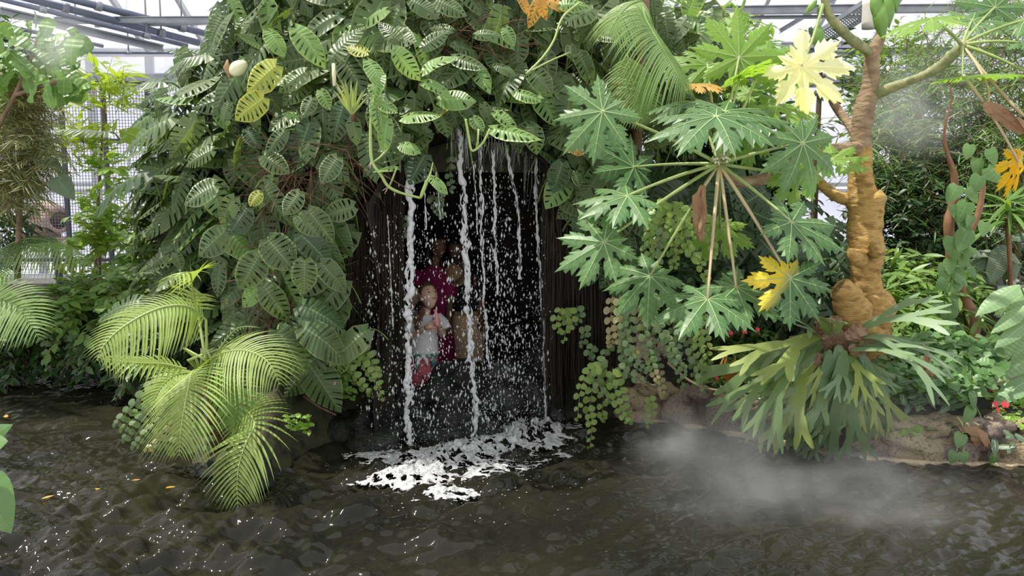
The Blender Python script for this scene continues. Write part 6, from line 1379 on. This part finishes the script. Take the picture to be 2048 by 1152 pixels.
def head_pt(th, ph, s):
    x, y, z = math.sin(ph) * math.cos(th), math.sin(ph) * math.sin(th), math.cos(ph); fr = max(0, -y)
    w_ = 1 - .30 * max(0, -z) ** 1.5; px, py, pz = x * .072 * w_, y * .088 * (1 - .10 * max(0, -z)), z * .112
    py -= fr ** 26 * .016 * math.exp(-((z + .12) / .16) ** 2) * 1.2      # nose
    py -= fr ** 10 * .006 * math.exp(-((z + .45) / .08) ** 2)           # lips
    py -= fr ** 8 * .008 * math.exp(-((z + .78) / .14) ** 2)            # chin
    for sx in (-1, 1): py += .009 * math.exp(-((x - sx * .40) / .17) ** 2 - ((z - .06) / .11) ** 2) * (y < 0)
    return V((px, py, pz)) * s
def add_head(mb, mw, s):
    n, k = 40, 30; b = len(mb.v)
    for i in range(k + 1):
        for j in range(n): mb.vert(mw @ head_pt(2 * math.pi * j / n - math.pi / 2, max(.02, min(math.pi - .02, math.pi * i / k)), s))
    for i in range(k):
        for j in range(n): mb.face((b + i * n + j, b + (i + 1) * n + j, b + (i + 1) * n + (j + 1) % n, b + i * n + (j + 1) % n))
    for sx in (-1, 1):      # ears
        c = V((sx * .071, .008, -.008)); pts = [mw @ ((c + V((sx * .004, .012 * math.cos(a) * .8, .026 * math.sin(a)))) * s) for a in [2 * math.pi * q / 10 for q in range(11)]]
        mb.tube(pts, .006 * s, 6)
def add_hand(mb, wrist, d, nrm, s=1.0, curl=1.2, thumb=1):
    d = V(d).normalized(); n = V(nrm); n = (n - d * n.dot(d)).normalized(); x = d.cross(n)
    mb.tube([wrist, wrist + d * .03 * s, wrist + d * .075 * s], [.018 * s, .024 * s, .022 * s], 8)
    for k, (off, ln) in enumerate(((-.024, .055), (-.008, .068), (.008, .064), (.022, .050))):
        p = wrist + d * .068 * s + x * off * s; pts = [p - d * .02 * s]; a = .25
        for q in range(4):
            pts.append(p); a += curl * .33; p = p + (d * math.cos(a) - n * math.sin(a)) * ln * s / 3
        mb.tube(pts, [.0085 * s, .0085 * s, .008 * s, .0075 * s, .006 * s], 6)
    p = wrist + d * .025 * s + x * thumb * .020 * s
    mb.tube([p - d * .01 * s, p + (x * thumb * .6 + d * .6 - n * .3) * .032 * s, p + (x * thumb * .5 + d * 1.3 - n * .7) * .05 * s], [.010 * s, .0095 * s, .007 * s], 6)
def face_bits(t, mw, s):
    for sx in (-1, 1):
        mb = MB(); c = V((sx * .029, -.073, .008)) * s; mb.tube([mw @ (c + V((-.012 * s, .004 * s, 0))), mw @ (c + V((0, -.002 * s, .002 * s))), mw @ (c + V((.012 * s, .004 * s, 0)))], [.002 * s, .0065 * s, .002 * s], 6); mb.build('eye', M['eye'], t)
        mb = MB(); c = V((sx * .030, -.076, .030)) * s; mb.tube([mw @ (c + V((-.016 * s, .004 * s, 0))), mw @ (c + V((0, -.003 * s, .005 * s))), mw @ (c + V((.016 * s, .006 * s, 0)))], [.002 * s, .003 * s, .002 * s], 5); mb.build('eyebrow', M['hair_brown'], t)
    mb = MB(); c = V((0, -.085, -.052)) * s; mb.tube([mw @ (c + V((-.021 * s, .009 * s, 0))), mw @ c, mw @ (c + V((.021 * s, .009 * s, 0)))], [.003 * s, .0065 * s, .003 * s], 6); mb.build('mouth', M['lip'], t)
def hair_cap(mw, s, brow=.35, back=-.9):
    mb = MB(); n, k = 64, 40; g = {}
    for i in range(k + 1):
        for j in range(n):
            th = 2 * math.pi * j / n - math.pi / 2; ph = max(.02, math.pi * i / k); fr = -math.sin(ph) * math.sin(th); lim = lerp(back, brow, max(0, min(1, (fr + .25) / .8)))
            z = math.cos(ph); ok = z >= lim - .06
            p = head_pt(th, ph, s * 1.09) + V((0, .004, .004)) * s; p.y = max(p.y, -.088 * s) ; g[i, j] = (mb.vert(mw @ p), ok)
    for i in range(k):
        for j in range(n):
            q = [g[i, j], g[i + 1, j], g[i + 1, (j + 1) % n], g[i, (j + 1) % n]]
            if all(a[1] for a in q): mb.face([a[0] for a in q])
    return mb
def ring(c, rx, ry, n=20, tilt=0.0, rot=0.0, wob=0.0, seed=0):
    out = []
    for k in range(n):
        a = 2 * math.pi * k / n; w_ = 1 + wob * math.sin(4 * a + seed); x, y = rx * math.cos(a) * w_, ry * math.sin(a) * w_
        out.append(V(c) + V((x * math.cos(rot) - y * math.sin(rot), x * math.sin(rot) + y * math.cos(rot), tilt * x)))
    return out
ED = [('pel', 'wst'), ('wst', 'chs'), ('chs', 'nck'), ('nck', 'hed'), ('chs', 'shl'), ('shl', 'ell'), ('ell', 'wrl'), ('chs', 'shr'), ('shr', 'elr'), ('elr', 'wrr'), ('pel', 'hpl'), ('hpl', 'knl'), ('knl', 'anl'), ('anl', 'tol'), ('pel', 'hpr'), ('hpr', 'knr'), ('knr', 'anr'), ('anr', 'tor')]
def floor_at(px, Y): p = P(px, 800, Y); return V((p.x, Y, -.28))
def girl():
    Y = 6.35; q = lambda x, y, d=0.0: P(x, y, Y + d)
    f0 = floor_at(847, Y); t = thing('person', 'girl in white knotted shirt and coral shorts looking up behind the falling water', 'person', f0)
    J = {'pel': (q(848, 728), (.105, .075)), 'wst': (q(848, 702), (.092, .066)), 'chs': (q(850, 655), (.10, .07)), 'nck': (q(853, 625), .036), 'hed': (q(856, 606, -.01), .038), 'shl': (q(826, 640, .0), .042), 'ell': (q(817, 676, -.06), .031), 'wrl': (q(850, 656, -.22), .022), 'shr': (q(879, 638, .0), .042), 'elr': (q(886, 672, -.05), .031), 'wrr': (q(880, 655, -.20), .022),
         'hpl': (q(836, 738), .07), 'hpr': (q(860, 738), .07)}
    for s, x in (('l', 835), ('r', 861)):
        k = q(x, 805); a = V((k.x, Y, -.22)); J['kn' + s] = (k, .05); J['an' + s] = (a, .033); J['to' + s] = (a + V((0, -.12, -.03)), .026)
    mb = skin_body(J, ED, 'pel'); mw = head_frame(q(857, 592, -.02), (.50, -.68, .42), (-.25, .35, .9)); add_head(mb, mw, 1.0)
    add_hand(mb, J['wrl'][0], q(868, 649, -.25) - J['wrl'][0], (0, -1, .2), .95, 1.5, 1); add_hand(mb, J['wrr'][0], q(874, 640, -.23) - J['wrr'][0], (.5, -1, 0), .95, 1.6, -1)
    mb.build('body', M['skin'], t); face_bits(t, mw, 1.0)
    h = hair_cap(mw, 1.0, .55, -.95); h.build('hair', M['hair_brown'], t); hb = MB(); rn = random.Random(1)
    for k in range(54):
        a = mw @ (V((-.066 + .02 * rn.random(), .015 + .07 * rn.random(), .06 * rn.uniform(-1, 1.1)))); b = q(rn.uniform(829, 843), rn.uniform(618, 640), rn.uniform(-.05, .07)); c = q(rn.uniform(826, 846), rn.uniform(640, 668), rn.uniform(-.11, -.06)); hb.tube(bez(a, b, c, 6), [.010, .013, .014, .013, .012, .009, .003], 5)
    hb.build('long_hair', M['hair_brown'], t)
    R_ = lambda x, y, rx, ry, d=0.0, **k: ring(q(x, y, d), rx, ry, 26, **k)
    sb = MB(); sb.rings([R_(854, 629, .048, .042), R_(853, 634, .075, .055, wob=.02), R_(852, 640, .125, .075), R_(851, 650, .118, .086), R_(850, 668, .112, .088, wob=.02), R_(849, 688, .115, .092, wob=.03, seed=1), R_(848, 704, .124, .096, wob=.05, seed=2), R_(848, 714, .120, .094, wob=.05, seed=3), R_(848, 712, .104, .08)], cap=False); sb.build('shirt', M['shirt'], t)
    for a, b, c in ((q(832, 636), q(821, 652, -.02), q(816, 663, -.03)), (q(873, 636), q(885, 646, -.02), q(890, 658, -.03))):
        sl = MB(); sl.tube([a, b, c], [.056, .054, .058], 14, cap=False); sl.build('sleeve', M['shirt'], t)
    kn = MB(); k0 = q(846, 712, -.11); kn.tube([k0 + V((-.02, 0, .01)), k0 + V((0, -.02, 0)), k0 + V((.02, 0, .01))], [.012, .022, .012], 8)
    for dx in (-.035, .03): kn.tube([k0, k0 + V((dx, -.02, -.03)), k0 + V((dx * 1.3, -.01, -.085))], [.014, .018, .006], 7)
    kn.build('shirt_knot', M['shirt'], t)
    sh = MB(); sh.rings([R_(848, 705, .108, .084), R_(848, 718, .122, .095), R_(848, 738, .130, .10), R_(848, 748, .130, .10)], cap=False); sh.build('shorts', M['shorts'], t)
    for x in (835, 861):
        lg = MB(); lg.rings([R_(x, 738, .075, .085), R_(x - (x < 848) * 1, 752, .078, .086, wob=.02), R_(x - (x < 848) * 2, 775, .080, .085, wob=.03), R_(x, 774, .066, .07)], cap=False); lg.build('shorts_leg', M['shorts'], t)
    bt = MB(); bt.rings([R_(848, 704, .119, .093), R_(848, 704, .126, .10), R_(848, 711, .128, .102), R_(848, 711, .120, .094)], cap=False); bt.build('scarf_belt', M['teal'], t)
    for pts in ([(833, 712, -.11), (834, 728, -.125), (830, 745, -.12)], [(865, 710, -.10), (867, 726, -.11), (866, 738, -.10)]):
        sc_ = MB(); P3 = [q(*p) for p in pts]; sc_.rings([[p + V((w_, 0, 0)), p + V((0, -.012, 0)), p + V((-w_, 0, 0)), p + V((0, .008, 0))] for p, w_ in zip(P3, (.014, .026, .010))]); sc_.build('scarf_end', M['teal'], t)
    lo = thing('pink_bottle', 'pink cylindrical bottle held up in both hands by the girl in white', 'bottle', q(875, 650, -.27)); b = MB(); a0, a1 = q(875, 652, -.27), q(871, 622, -.28)
    b.tube([a0, a0.lerp(a1, .1), a0.lerp(a1, .75), a0.lerp(a1, .9), a1], [.017, .022, .022, .014, .013], 14); b.build('bottle', M['lolly'], lo); cb = MB(); cb.tube([a0.lerp(a1, .94), a0.lerp(a1, 1.10)], .016, 12); cb.build('cap', M['lolly'], lo)
girl()
def adult(label, Y, joints, skin, headc, face, hair_len, dress, rad=1.0):
    q = lambda x, y, d=0.0: P(x, y, Y + d)
    f0 = floor_at(joints['pel'][0], Y); t = thing('person', label, 'person', f0)
    rad_ = {'pel': (.135, .10), 'wst': (.11, .085), 'chs': (.125, .09), 'nck': .045, 'hed': .045, 'shl': .052, 'shr': .052, 'ell': .04, 'elr': .04, 'wrl': .028, 'wrr': .028}
    J = {k: (q(*joints[k]), tuple(r * rad for r in rad_[k]) if isinstance(rad_[k], tuple) else rad_[k] * rad) for k in ('pel', 'wst', 'chs', 'nck', 'hed', 'shl', 'shr', 'ell', 'elr', 'wrl', 'wrr')}
    p = J['pel'][0]
    for s, dx in (('l', -.085 * rad), ('r', .085 * rad)):
        hp = p + V((dx, 0, -.06)); an = V((p.x + dx, Y, -.21)); J['hp' + s] = (hp, .08 * rad); J['kn' + s] = (hp.lerp(an, .5) + V((0, -.02, 0)), .058 * rad); J['an' + s] = (an, .036 * rad); J['to' + s] = (an + V((0, -.13, -.04)), .028 * rad)
    mb = skin_body(J, ED, 'pel'); mw = head_frame(q(*headc), face, (0, 0, 1)); add_head(mb, mw, 1.04 * rad)
    add_hand(mb, J['wrl'][0], J['wrl'][0] - J['ell'][0], (0, -1, 0), rad, .9, 1); add_hand(mb, J['wrr'][0], J['wrr'][0] - J['elr'][0], (0, -1, 0), rad, .9, -1)
    mb.build('body', M[skin], t); face_bits(t, mw, 1.04 * rad)
    hk = 'hair_dark'; hair_cap(mw, 1.05 * rad, .5, -1.0).build('hair', M[hk], t)
    if hair_len:
        hb = MB(); rn = random.Random(3)
        for k in range(24):
            a = mw @ V((rn.uniform(-.07, .07), rn.uniform(.03, .09), rn.uniform(-.06, .06))); hb.tube([a, a + V((rn.uniform(-.03, .03), .03, -hair_len * .5)), a + V((rn.uniform(-.05, .05), .01, -hair_len))], [.016, .016, .006], 5)
        hb.build('long_hair', M[hk], t)
    dress(t, q); return t
def mag_dress(t, q):
    R_ = lambda x, y, rx, ry, **k: ring(q(x, y), rx, ry, 26, **k)
    d = MB(); d.rings([R_(868, 532, .06, .06), R_(867, 541, .13, .085), R_(867, 556, .165, .11), R_(868, 590, .15, .115), R_(870, 625, .135, .11, wob=.02), R_(872, 660, .16, .13, wob=.03), R_(874, 710, .175, .15, wob=.05), R_(874, 760, .18, .155, wob=.06), R_(874, 758, .15, .13)], cap=False); d.build('dress', M['magenta'], t)
    for a, b, c in ((q(842, 545), q(832, 562, -.02), q(828, 590, -.03)), (q(892, 545), q(898, 565, -.02), q(900, 592, -.04))): s = MB(); s.tube([a, b, c], [.07, .066, .062], 14, cap=False); s.build('sleeve', M['magenta'], t)
adult('person in a magenta dress with dark hair standing behind the girl in white', 6.95, {'pel': (872, 670), 'wst': (870, 630), 'chs': (868, 565), 'nck': (870, 528), 'hed': (874, 508), 'shl': (842, 548), 'shr': (893, 548), 'ell': (830, 600, -.03), 'elr': (900, 600, -.03), 'wrl': (836, 648, -.16), 'wrr': (896, 648, -.14)}, 'skin_brown', (876, 492), (.6, -.7, .05), .28, mag_dress)
def skirt_dress(t, q):
    R_ = lambda x, y, rx, ry, **k: ring(q(x, y), rx, ry, 30, **k)
    d = MB(); d.rings([R_(934, 622, .135, .105), R_(934, 634, .148, .115), R_(936, 655, .166, .128), R_(937, 680, .166, .13), R_(937, 712, .158, .125), R_(938, 748, .146, .12), R_(938, 746, .125, .10)], cap=False); d.build('skirt', M['knit'], t)
    w_ = MB(); w_.rings([R_(934, 621, .138, .108), R_(934, 620, .146, .114), R_(934, 628, .150, .118), R_(934, 628, .142, .112)], cap=False); w_.build('waistband', M['straw'], t)
    b = MB(); b.rings([R_(928, 548, .06, .06), R_(930, 556, .14, .085), R_(932, 572, .155, .10), R_(934, 598, .14, .105), R_(934, 624, .136, .105)], cap=False); b.build('top', M['black_top'], t)
    for a, c in ((q(904, 560), q(900, 584, -.03)), (q(957, 560), q(962, 582, -.03))): s = MB(); s.tube([a, (a + c) / 2, c], [.062, .06, .058], 14, cap=False); s.build('sleeve', M['black_top'], t)
adult('person in a black top and long tan crochet skirt behind the middle streams', 7.2, {'pel': (934, 655), 'wst': (934, 622), 'chs': (931, 578), 'nck': (922, 540), 'hed': (916, 520), 'shl': (906, 560), 'shr': (956, 560), 'ell': (907, 600, -.06), 'elr': (962, 602, -.02), 'wrl': (916, 560, -.22), 'wrr': (960, 640, -.08)}, 'skin_brown', (912, 500), (-.3, -.9, 0), .22, skirt_dress)
def hat():
    c = P(912, 547, 6.92); t = thing('straw_hat', 'round tan straw hat held at chest height by the person in the crochet skirt', 'hat', c); n = V((-.25, -.9, .3)).normalized(); u = n.orthogonal().normalized(); v = n.cross(u)
    ring_ = lambda r, h, k=28: [c + (u * math.cos(a) + v * math.sin(a)) * r + n * h for a in [2 * math.pi * j / k for j in range(k)]]
    mb = MB(); mb.rings([ring_(.125, .0), ring_(.12, -.012), ring_(.08, .012), ring_(.078, .012), ring_(.128, .008), ring_(.125, 0)], cap=False); mb.build('brim', M['straw'], t); mb = MB(); mb.rings([ring_(.08, .01), ring_(.078, .06), ring_(.066, .085), ring_(.03, .092)]); mb.build('crown', M['straw'], t)
hat()
def child_behind():
    def clothes(t, q):
        R_ = lambda x, y, rx, ry, **k: ring(q(x, y), rx, ry, 22, **k)
        d = MB(); d.rings([R_(822, 620, .05, .045), R_(821, 627, .10, .065), R_(820, 645, .11, .08), R_(820, 690, .105, .085), R_(820, 712, .11, .09)], cap=False); d.build('shirt', M['shirt_grey'], t)
        s = MB(); s.tube([q(806, 628), q(800, 642), q(798, 652)], [.048, .046, .05], 12, cap=False); s.build('sleeve', M['shirt_grey'], t)
        st = MB(); st.tube([q(811, 622, -.09), q(810, 645, -.11), q(812, 670, -.1)], [.014, .014, .014], 6); st.build('bag_strap', M['magenta'], t)
        R2 = MB(); R2.rings([R_(820, 706, .112, .09), R_(820, 740, .125, .10), R_(820, 780, .13, .10)], cap=False); R2.build('shorts', M['black_top'], t)
    adult('child half hidden behind the girl in white, one bent arm and pale sleeve showing', 6.62, {'pel': (820, 725), 'wst': (820, 700), 'chs': (821, 650), 'nck': (823, 617), 'hed': (825, 600), 'shl': (803, 630), 'shr': (840, 630), 'ell': (793, 668, -.02), 'elr': (846, 668), 'wrl': (812, 676, -.14), 'wrr': (840, 690, -.05)}, 'skin', (827, 590), (.6, -.7, .2), .12, clothes, .76)
child_behind()

# ------------------------------------------------------------------ falling water, foam
def water_mat():
    m, nt, out = newmat('white_water'); L = nt.links.new
    pr = nd(nt, 'ShaderNodeBsdfPrincipled'); pr.inputs['Base Color'].default_value = (.93, .94, .97, 1); pr.inputs['Roughness'].default_value = .18; pr.inputs['IOR'].default_value = 1.33
    tr = nd(nt, 'ShaderNodeBsdfTranslucent'); tr.inputs[0].default_value = (.9, .92, .96, 1); tp = nd(nt, 'ShaderNodeBsdfTransparent')
    a = nd(nt, 'ShaderNodeMixShader'); a.inputs[0].default_value = .3; L(pr.outputs[0], a.inputs[1]); L(tr.outputs[0], a.inputs[2])
    b = nd(nt, 'ShaderNodeMixShader'); b.inputs[0].default_value = .22; L(a.outputs[0], b.inputs[1]); L(tp.outputs[0], b.inputs[2]); L(b.outputs[0], out.inputs[0]); return m
M['water'] = water_mat()
def fall_Y(px): return tab(px, [690, 820, 950, 1090, 1120], [5.5, 5.32, 5.5, 5.82, 5.9])
OCT = [V((1, 0, 0)), V((-1, 0, 0)), V((0, 1, 0)), V((0, -1, 0)), V((0, 0, 1)), V((0, 0, -1))]; OCF = [(0, 2, 4), (2, 1, 4), (1, 3, 4), (3, 0, 4), (2, 0, 5), (1, 2, 5), (3, 1, 5), (0, 3, 5)]
def drop(mb, c, r, h, rn):
    b = len(mb.v); a = rn.uniform(0, 1.5); ca, sa = math.cos(a), math.sin(a)
    for v in OCT: mb.vert((c.x + (v.x * ca - v.y * sa) * r * rn.uniform(.7, 1.2), c.y + (v.x * sa + v.y * ca) * r, c.z + v.z * h * rn.uniform(.7, 1.2)))
    for f in OCF: mb.face((b + f[0], b + f[1], b + f[2]))
def falls():
    t = thing('waterfall', 'thin curtain of falling streams and drops in front of the dark grotto', 'waterfall', P(950, 880, 5.5)); rn = random.Random(14)
    def stream(path, wpx, strands, seed, brk=.35, label=None):
        mb = MB(); Y = fall_Y(path[-1][0])
        for s in range(strands):
            pts = spline([P(x, y, Y) for x, y in path], 12 if len(path) > 2 else 26); P3 = []; rr = []; ph = rn.uniform(0, 99)
            # resample finely
            fine = []
            for i in range(len(pts) - 1):
                for k in range(6): fine.append(pts[i].lerp(pts[i + 1], k / 6))
            for i, p in enumerate(fine):
                n = mn.noise((p.z * 4.2, ph, s)); n2 = mn.noise((p.z * 13, ph + 5, s)); w_ = m_(wpx, Y)
                P3.append(p + V((n * w_ * .55 + n2 * w_ * .42 + mn.noise((p.z * 30, ph + 31, s)) * w_ * .2, mn.noise((p.z * 5, ph + 9, s)) * w_ * .5, 0)))
                g = .45 + 1.0 * mn.noise((p.z * 9, ph + 20, s)) + 1.0 * mn.noise((p.z * 27, ph + 2, s)); rr.append(max(.0005, w_ * .27 * max(0, g + (.12 if s == 0 else -brk))))
            mb.tube(P3, rr, 6)
        mb.build('stream', M['water'], t)
    stream([(820, 270), (822, 390), (821, 520), (818, 640), (819, 760), (815, 830), (823, 900)], 20, 5, 1, .15)
    stream([(919, 258), (922, 330), (929, 430), (934, 560), (942, 700), (950, 800), (947, 880)], 16, 5, 2, .2)
    stream([(960, 290), (962, 400), (966, 520), (973, 640), (978, 740)], 10, 3, 3)
    stream([(984, 300), (988, 380), (990, 470), (996, 590)], 11, 4, 4)
    stream([(1010, 290), (1022, 350), (1036, 420), (1040, 560)], 9, 4, 5, .3)
    stream([(1071, 310), (1073, 420), (1080, 540), (1086, 640), (1090, 760), (1092, 838)], 8, 3, 6, .2)
    stream([(848, 300), (850, 380), (852, 460)], 5, 2, 7); stream([(866, 330), (876, 380), (880, 440)], 5, 2, 8); stream([(775, 430), (782, 560), (786, 660)], 4, 2, 9, .4); stream([(946, 330), (952, 400), (955, 470)], 5, 2, 10)
    for (x0, x1, y0, y1, n) in ((898, 935, 245, 345, 26), (955, 1045, 262, 345, 55), (818, 838, 245, 330, 14), (1045, 1080, 290, 420, 14)):
        mb = MB()
        for _ in range(n):
            px = rn.uniform(x0, x1); Y = fall_Y(px) + rn.uniform(-.02, .1); a = rn.uniform(y0, y0 + 25); b = rn.uniform((y0 + y1) / 2, y1); r = rn.uniform(.0005, .0013)
            mb.tube([P(px, a, Y), P(px + rn.uniform(-3, 3), (a + b) / 2, Y), P(px + rn.uniform(-6, 6), b, Y)], [r, r, r * .4], 4, cap=False)
        mb.build('water_threads', M['water'], t, kind='stuff')
    mb = MB()
    cols = [(820, 14, 300, 900, 260), (840, 30, 380, 880, 330), (875, 26, 350, 880, 330), (935, 22, 300, 890, 380), (970, 24, 330, 880, 420), (995, 26, 340, 870, 420), (1035, 28, 330, 860, 420), (1080, 10, 320, 850, 160), (745, 14, 430, 860, 200), (782, 10, 430, 860, 110), (765, 40, 500, 870, 160), (1060, 30, 560, 860, 200), (990, 60, 640, 860, 420), (740, 5, 440, 700, 110)]
    for (cx, sx, y0, y1, n) in cols:
        for _ in range(n):
            px = rn.gauss(cx, sx); py = lerp(y0, y1, rn.random() ** .8)
            if not (705 < px < 1112): continue
            if 840 < px < 884 and 562 < py < 665 and rn.random() < .75: continue
            Y = fall_Y(px) + rn.uniform(-.16, .2); s = rn.random() ** 3; r = lerp(.0026, .0095, s); drop(mb, P(px, py, Y), r, r * rn.uniform(1.2, 3.4), rn)
    mb.build('drops', M['water'], t, kind='stuff')
falls()
def foam_d(px, py):
    d = 0
    for cx, cy, sx, sy, a in ((815, 958, 70, 24, .95), (885, 990, 55, 20, .8), (945, 905, 85, 26, 1.0), (1045, 875, 80, 28, 1.1), (760, 915, 60, 16, .6), (990, 945, 70, 20, .6), (870, 925, 80, 26, .85), (1085, 858, 55, 20, .9), (760, 965, 60, 16, .45), (1090, 900, 60, 20, .35)):
        d += a * math.exp(-((px - cx) / sx) ** 2 - ((py - cy) / sy) ** 2)
    return d
def foam():
    x0, x1, y0, y1, st = -1.45, .75, 4.35, 6.15, .0062; nx, ny = int((x1 - x0) / st), int((y1 - y0) / st); mb = MB(); idx = {}; rn = random.Random(6); bl = MB()
    for i in range(nx):
        for j in range(ny):
            X, Y = x0 + i * st, y0 + j * st; px, py = pix(V((X, Y, 0))); d = foam_d(px, py)
            if d < .12: continue
            n = mn.fractal((X * 8 + .3 * Y, Y * 11, .5), .75, 2.2, 5, noise_basis='PERLIN_ORIGINAL'); rg = 1 - abs(mn.noise((X * 11, Y * 17, 3))) * 3.0
            n3 = mn.noise((X * 34, Y * 48, 1)); k = min(1.0, d * 1.5) + n * .9 + rg * .55 + n3 * .55 - .86
            if k > 0:
                h = .004 + .10 * min(1, max(0, d - .35)) ** 1.4 * (.45 + .9 * abs(mn.noise((X * 9, Y * 9, 7))) + .5 * abs(mn.noise((X * 23, Y * 23, 2)))) + .012 * min(1, k)
                idx[i, j] = mb.vert((X + n * .008, Y, h))
            if rn.random() < min(.08, .04 * d):
                z = rn.random() ** 3 * .22 * min(1.2, d); s = rn.uniform(.002, .0055); drop(bl, V((X, Y, z + .006)), s, s * rn.uniform(.8, 1.6), rn)
    for (i, j), v in idx.items():
        q = [idx.get((i, j)), idx.get((i + 1, j)), idx.get((i + 1, j + 1)), idx.get((i, j + 1))]
        if None not in q: mb.face(q)
    for _ in range(1100):
        px, py = rn.uniform(650, 1250), rn.uniform(840, 1060); d = math.hypot((px - 920) / 300, (py - 940) / 120)
        if d > 1 or rn.random() < d * .8: continue
        p = G(px, py); s = rn.uniform(.0015, .005); drop(bl, p + V((0, 0, .004)), s * 1.6, s * .5, rn)
    o = mb.build('foam', M['foam']); tag(o, 'churning white foam where the streams hit the pond', 'foam', kind='stuff')
    o = bl.build('splash_drops', M['foam']); tag(o, 'white splash drops leaping over the foam', 'water', kind='stuff')
def foam_mat():
    m, nt, out = newmat('white_foam'); L = nt.links.new; pr = nd(nt, 'ShaderNodeBsdfPrincipled'); geo = nd(nt, 'ShaderNodeTexCoord').outputs['Object']
    L(ramp(nt, noise_n(nt, geo, 26, 4), [(.3, (.28, .29, .30)), (.62, (.62, .62, .64))]), pr.inputs['Base Color']); pr.inputs['Roughness'].default_value = .35
    b = nd(nt, 'ShaderNodeBump'); b.inputs['Strength'].default_value = .8; b.inputs['Distance'].default_value = .02; L(noise_n(nt, geo, 60, 4), b.inputs['Height']); L(b.outputs[0], pr.inputs['Normal']); L(pr.outputs[0], out.inputs[0]); return m
M['foam'] = foam_mat(); foam()
# floating leaves
fl = simple_leaf_mesh('floating_leaf_shape', .3, None, -.2, -.2, 'dry_orange', 5)
for (px, py, s, label) in ((83, 1001, .055, 'small yellow leaf floating alone on the open dark water'), (349, 976, .06, 'pale yellow leaf floating just off the bank fern'), (280, 962, .05, 'tan leaf floating among the bright ripples'), (206, 985, .045, 'orange leaf floating in the bright ripples'), (12, 838, .05, 'tan leaf floating near the big green leaf tips')):
    p = G(px, py) + V((0, 0, .012)); o = put('floating_leaf', fl, None, orient(p, (math.sin(px), math.cos(px), .0), (0, 0, 1), s * 1.3)); tag(o, label, 'leaf', 'leaves floating on the pond')
# drifting mist from the fog nozzles: real volumes of uneven density
def mist(label, c, size, dens, nscale, seed, thr=.45):
    m, nt, out = newmat('mist_volume'); L = nt.links.new; tc = nd(nt, 'ShaderNodeTexCoord'); vp = nd(nt, 'ShaderNodeVolumeScatter'); vp.inputs['Color'].default_value = (.95, .96, 1, 1); vp.inputs['Anisotropy'].default_value = .2
    mp = nd(nt, 'ShaderNodeMapping'); mp.inputs['Location'].default_value = (seed, 0, 0); L(tc.outputs['Object'], mp.inputs[0])
    n = noise_n(nt, mp.outputs[0], nscale, 3.0, .6); a = mth(nt, 'MULTIPLY', mth(nt, 'SUBTRACT', n, thr, clamp=True), 4.0)
    ln = nd(nt, 'ShaderNodeVectorMath', operation='LENGTH'); L(tc.outputs['Object'], ln.inputs[0]); e = mth(nt, 'SUBTRACT', 1.0, ln.outputs['Value'], clamp=True); e = mth(nt, 'MULTIPLY', e, e)
    L(mth(nt, 'MULTIPLY', mth(nt, 'MULTIPLY', a, e), dens), vp.inputs['Density']); L(vp.outputs[0], out.inputs['Volume'])
    bm = bmesh.new(); bmesh.ops.create_icosphere(bm, subdivisions=3, radius=1.0); me = bpy.data.meshes.new('mist'); bm.to_mesh(me); bm.free(); me.materials.append(m)
    o = put('mist', me); o.location = c; o.scale = size; return tag(o, label, 'mist', kind='stuff')
mist('white mist drifting over the pond below the stone wall', P(1640, 1010, 4.35) + V((0, 0, .12)), (1.45, .85, .66), 4.4, 1.3, 3.0)
mist('puff of mist rising at the dark bank beside the falls', P(1330, 880, 5.2), (.38, .35, .34), 7.0, 1.2, 9.0, .38)
mist('faint mist in the air among the feathery shrubs', P(1830, 200, 6.9), (.75, .4, .75), 2.2, 1.2, 5.0, .4)
mist('faint mist in front of the fiddle-leaf fig', P(110, 90, 6.2), (.5, .3, .4), 2.6, 1.2, 7.0, .4)
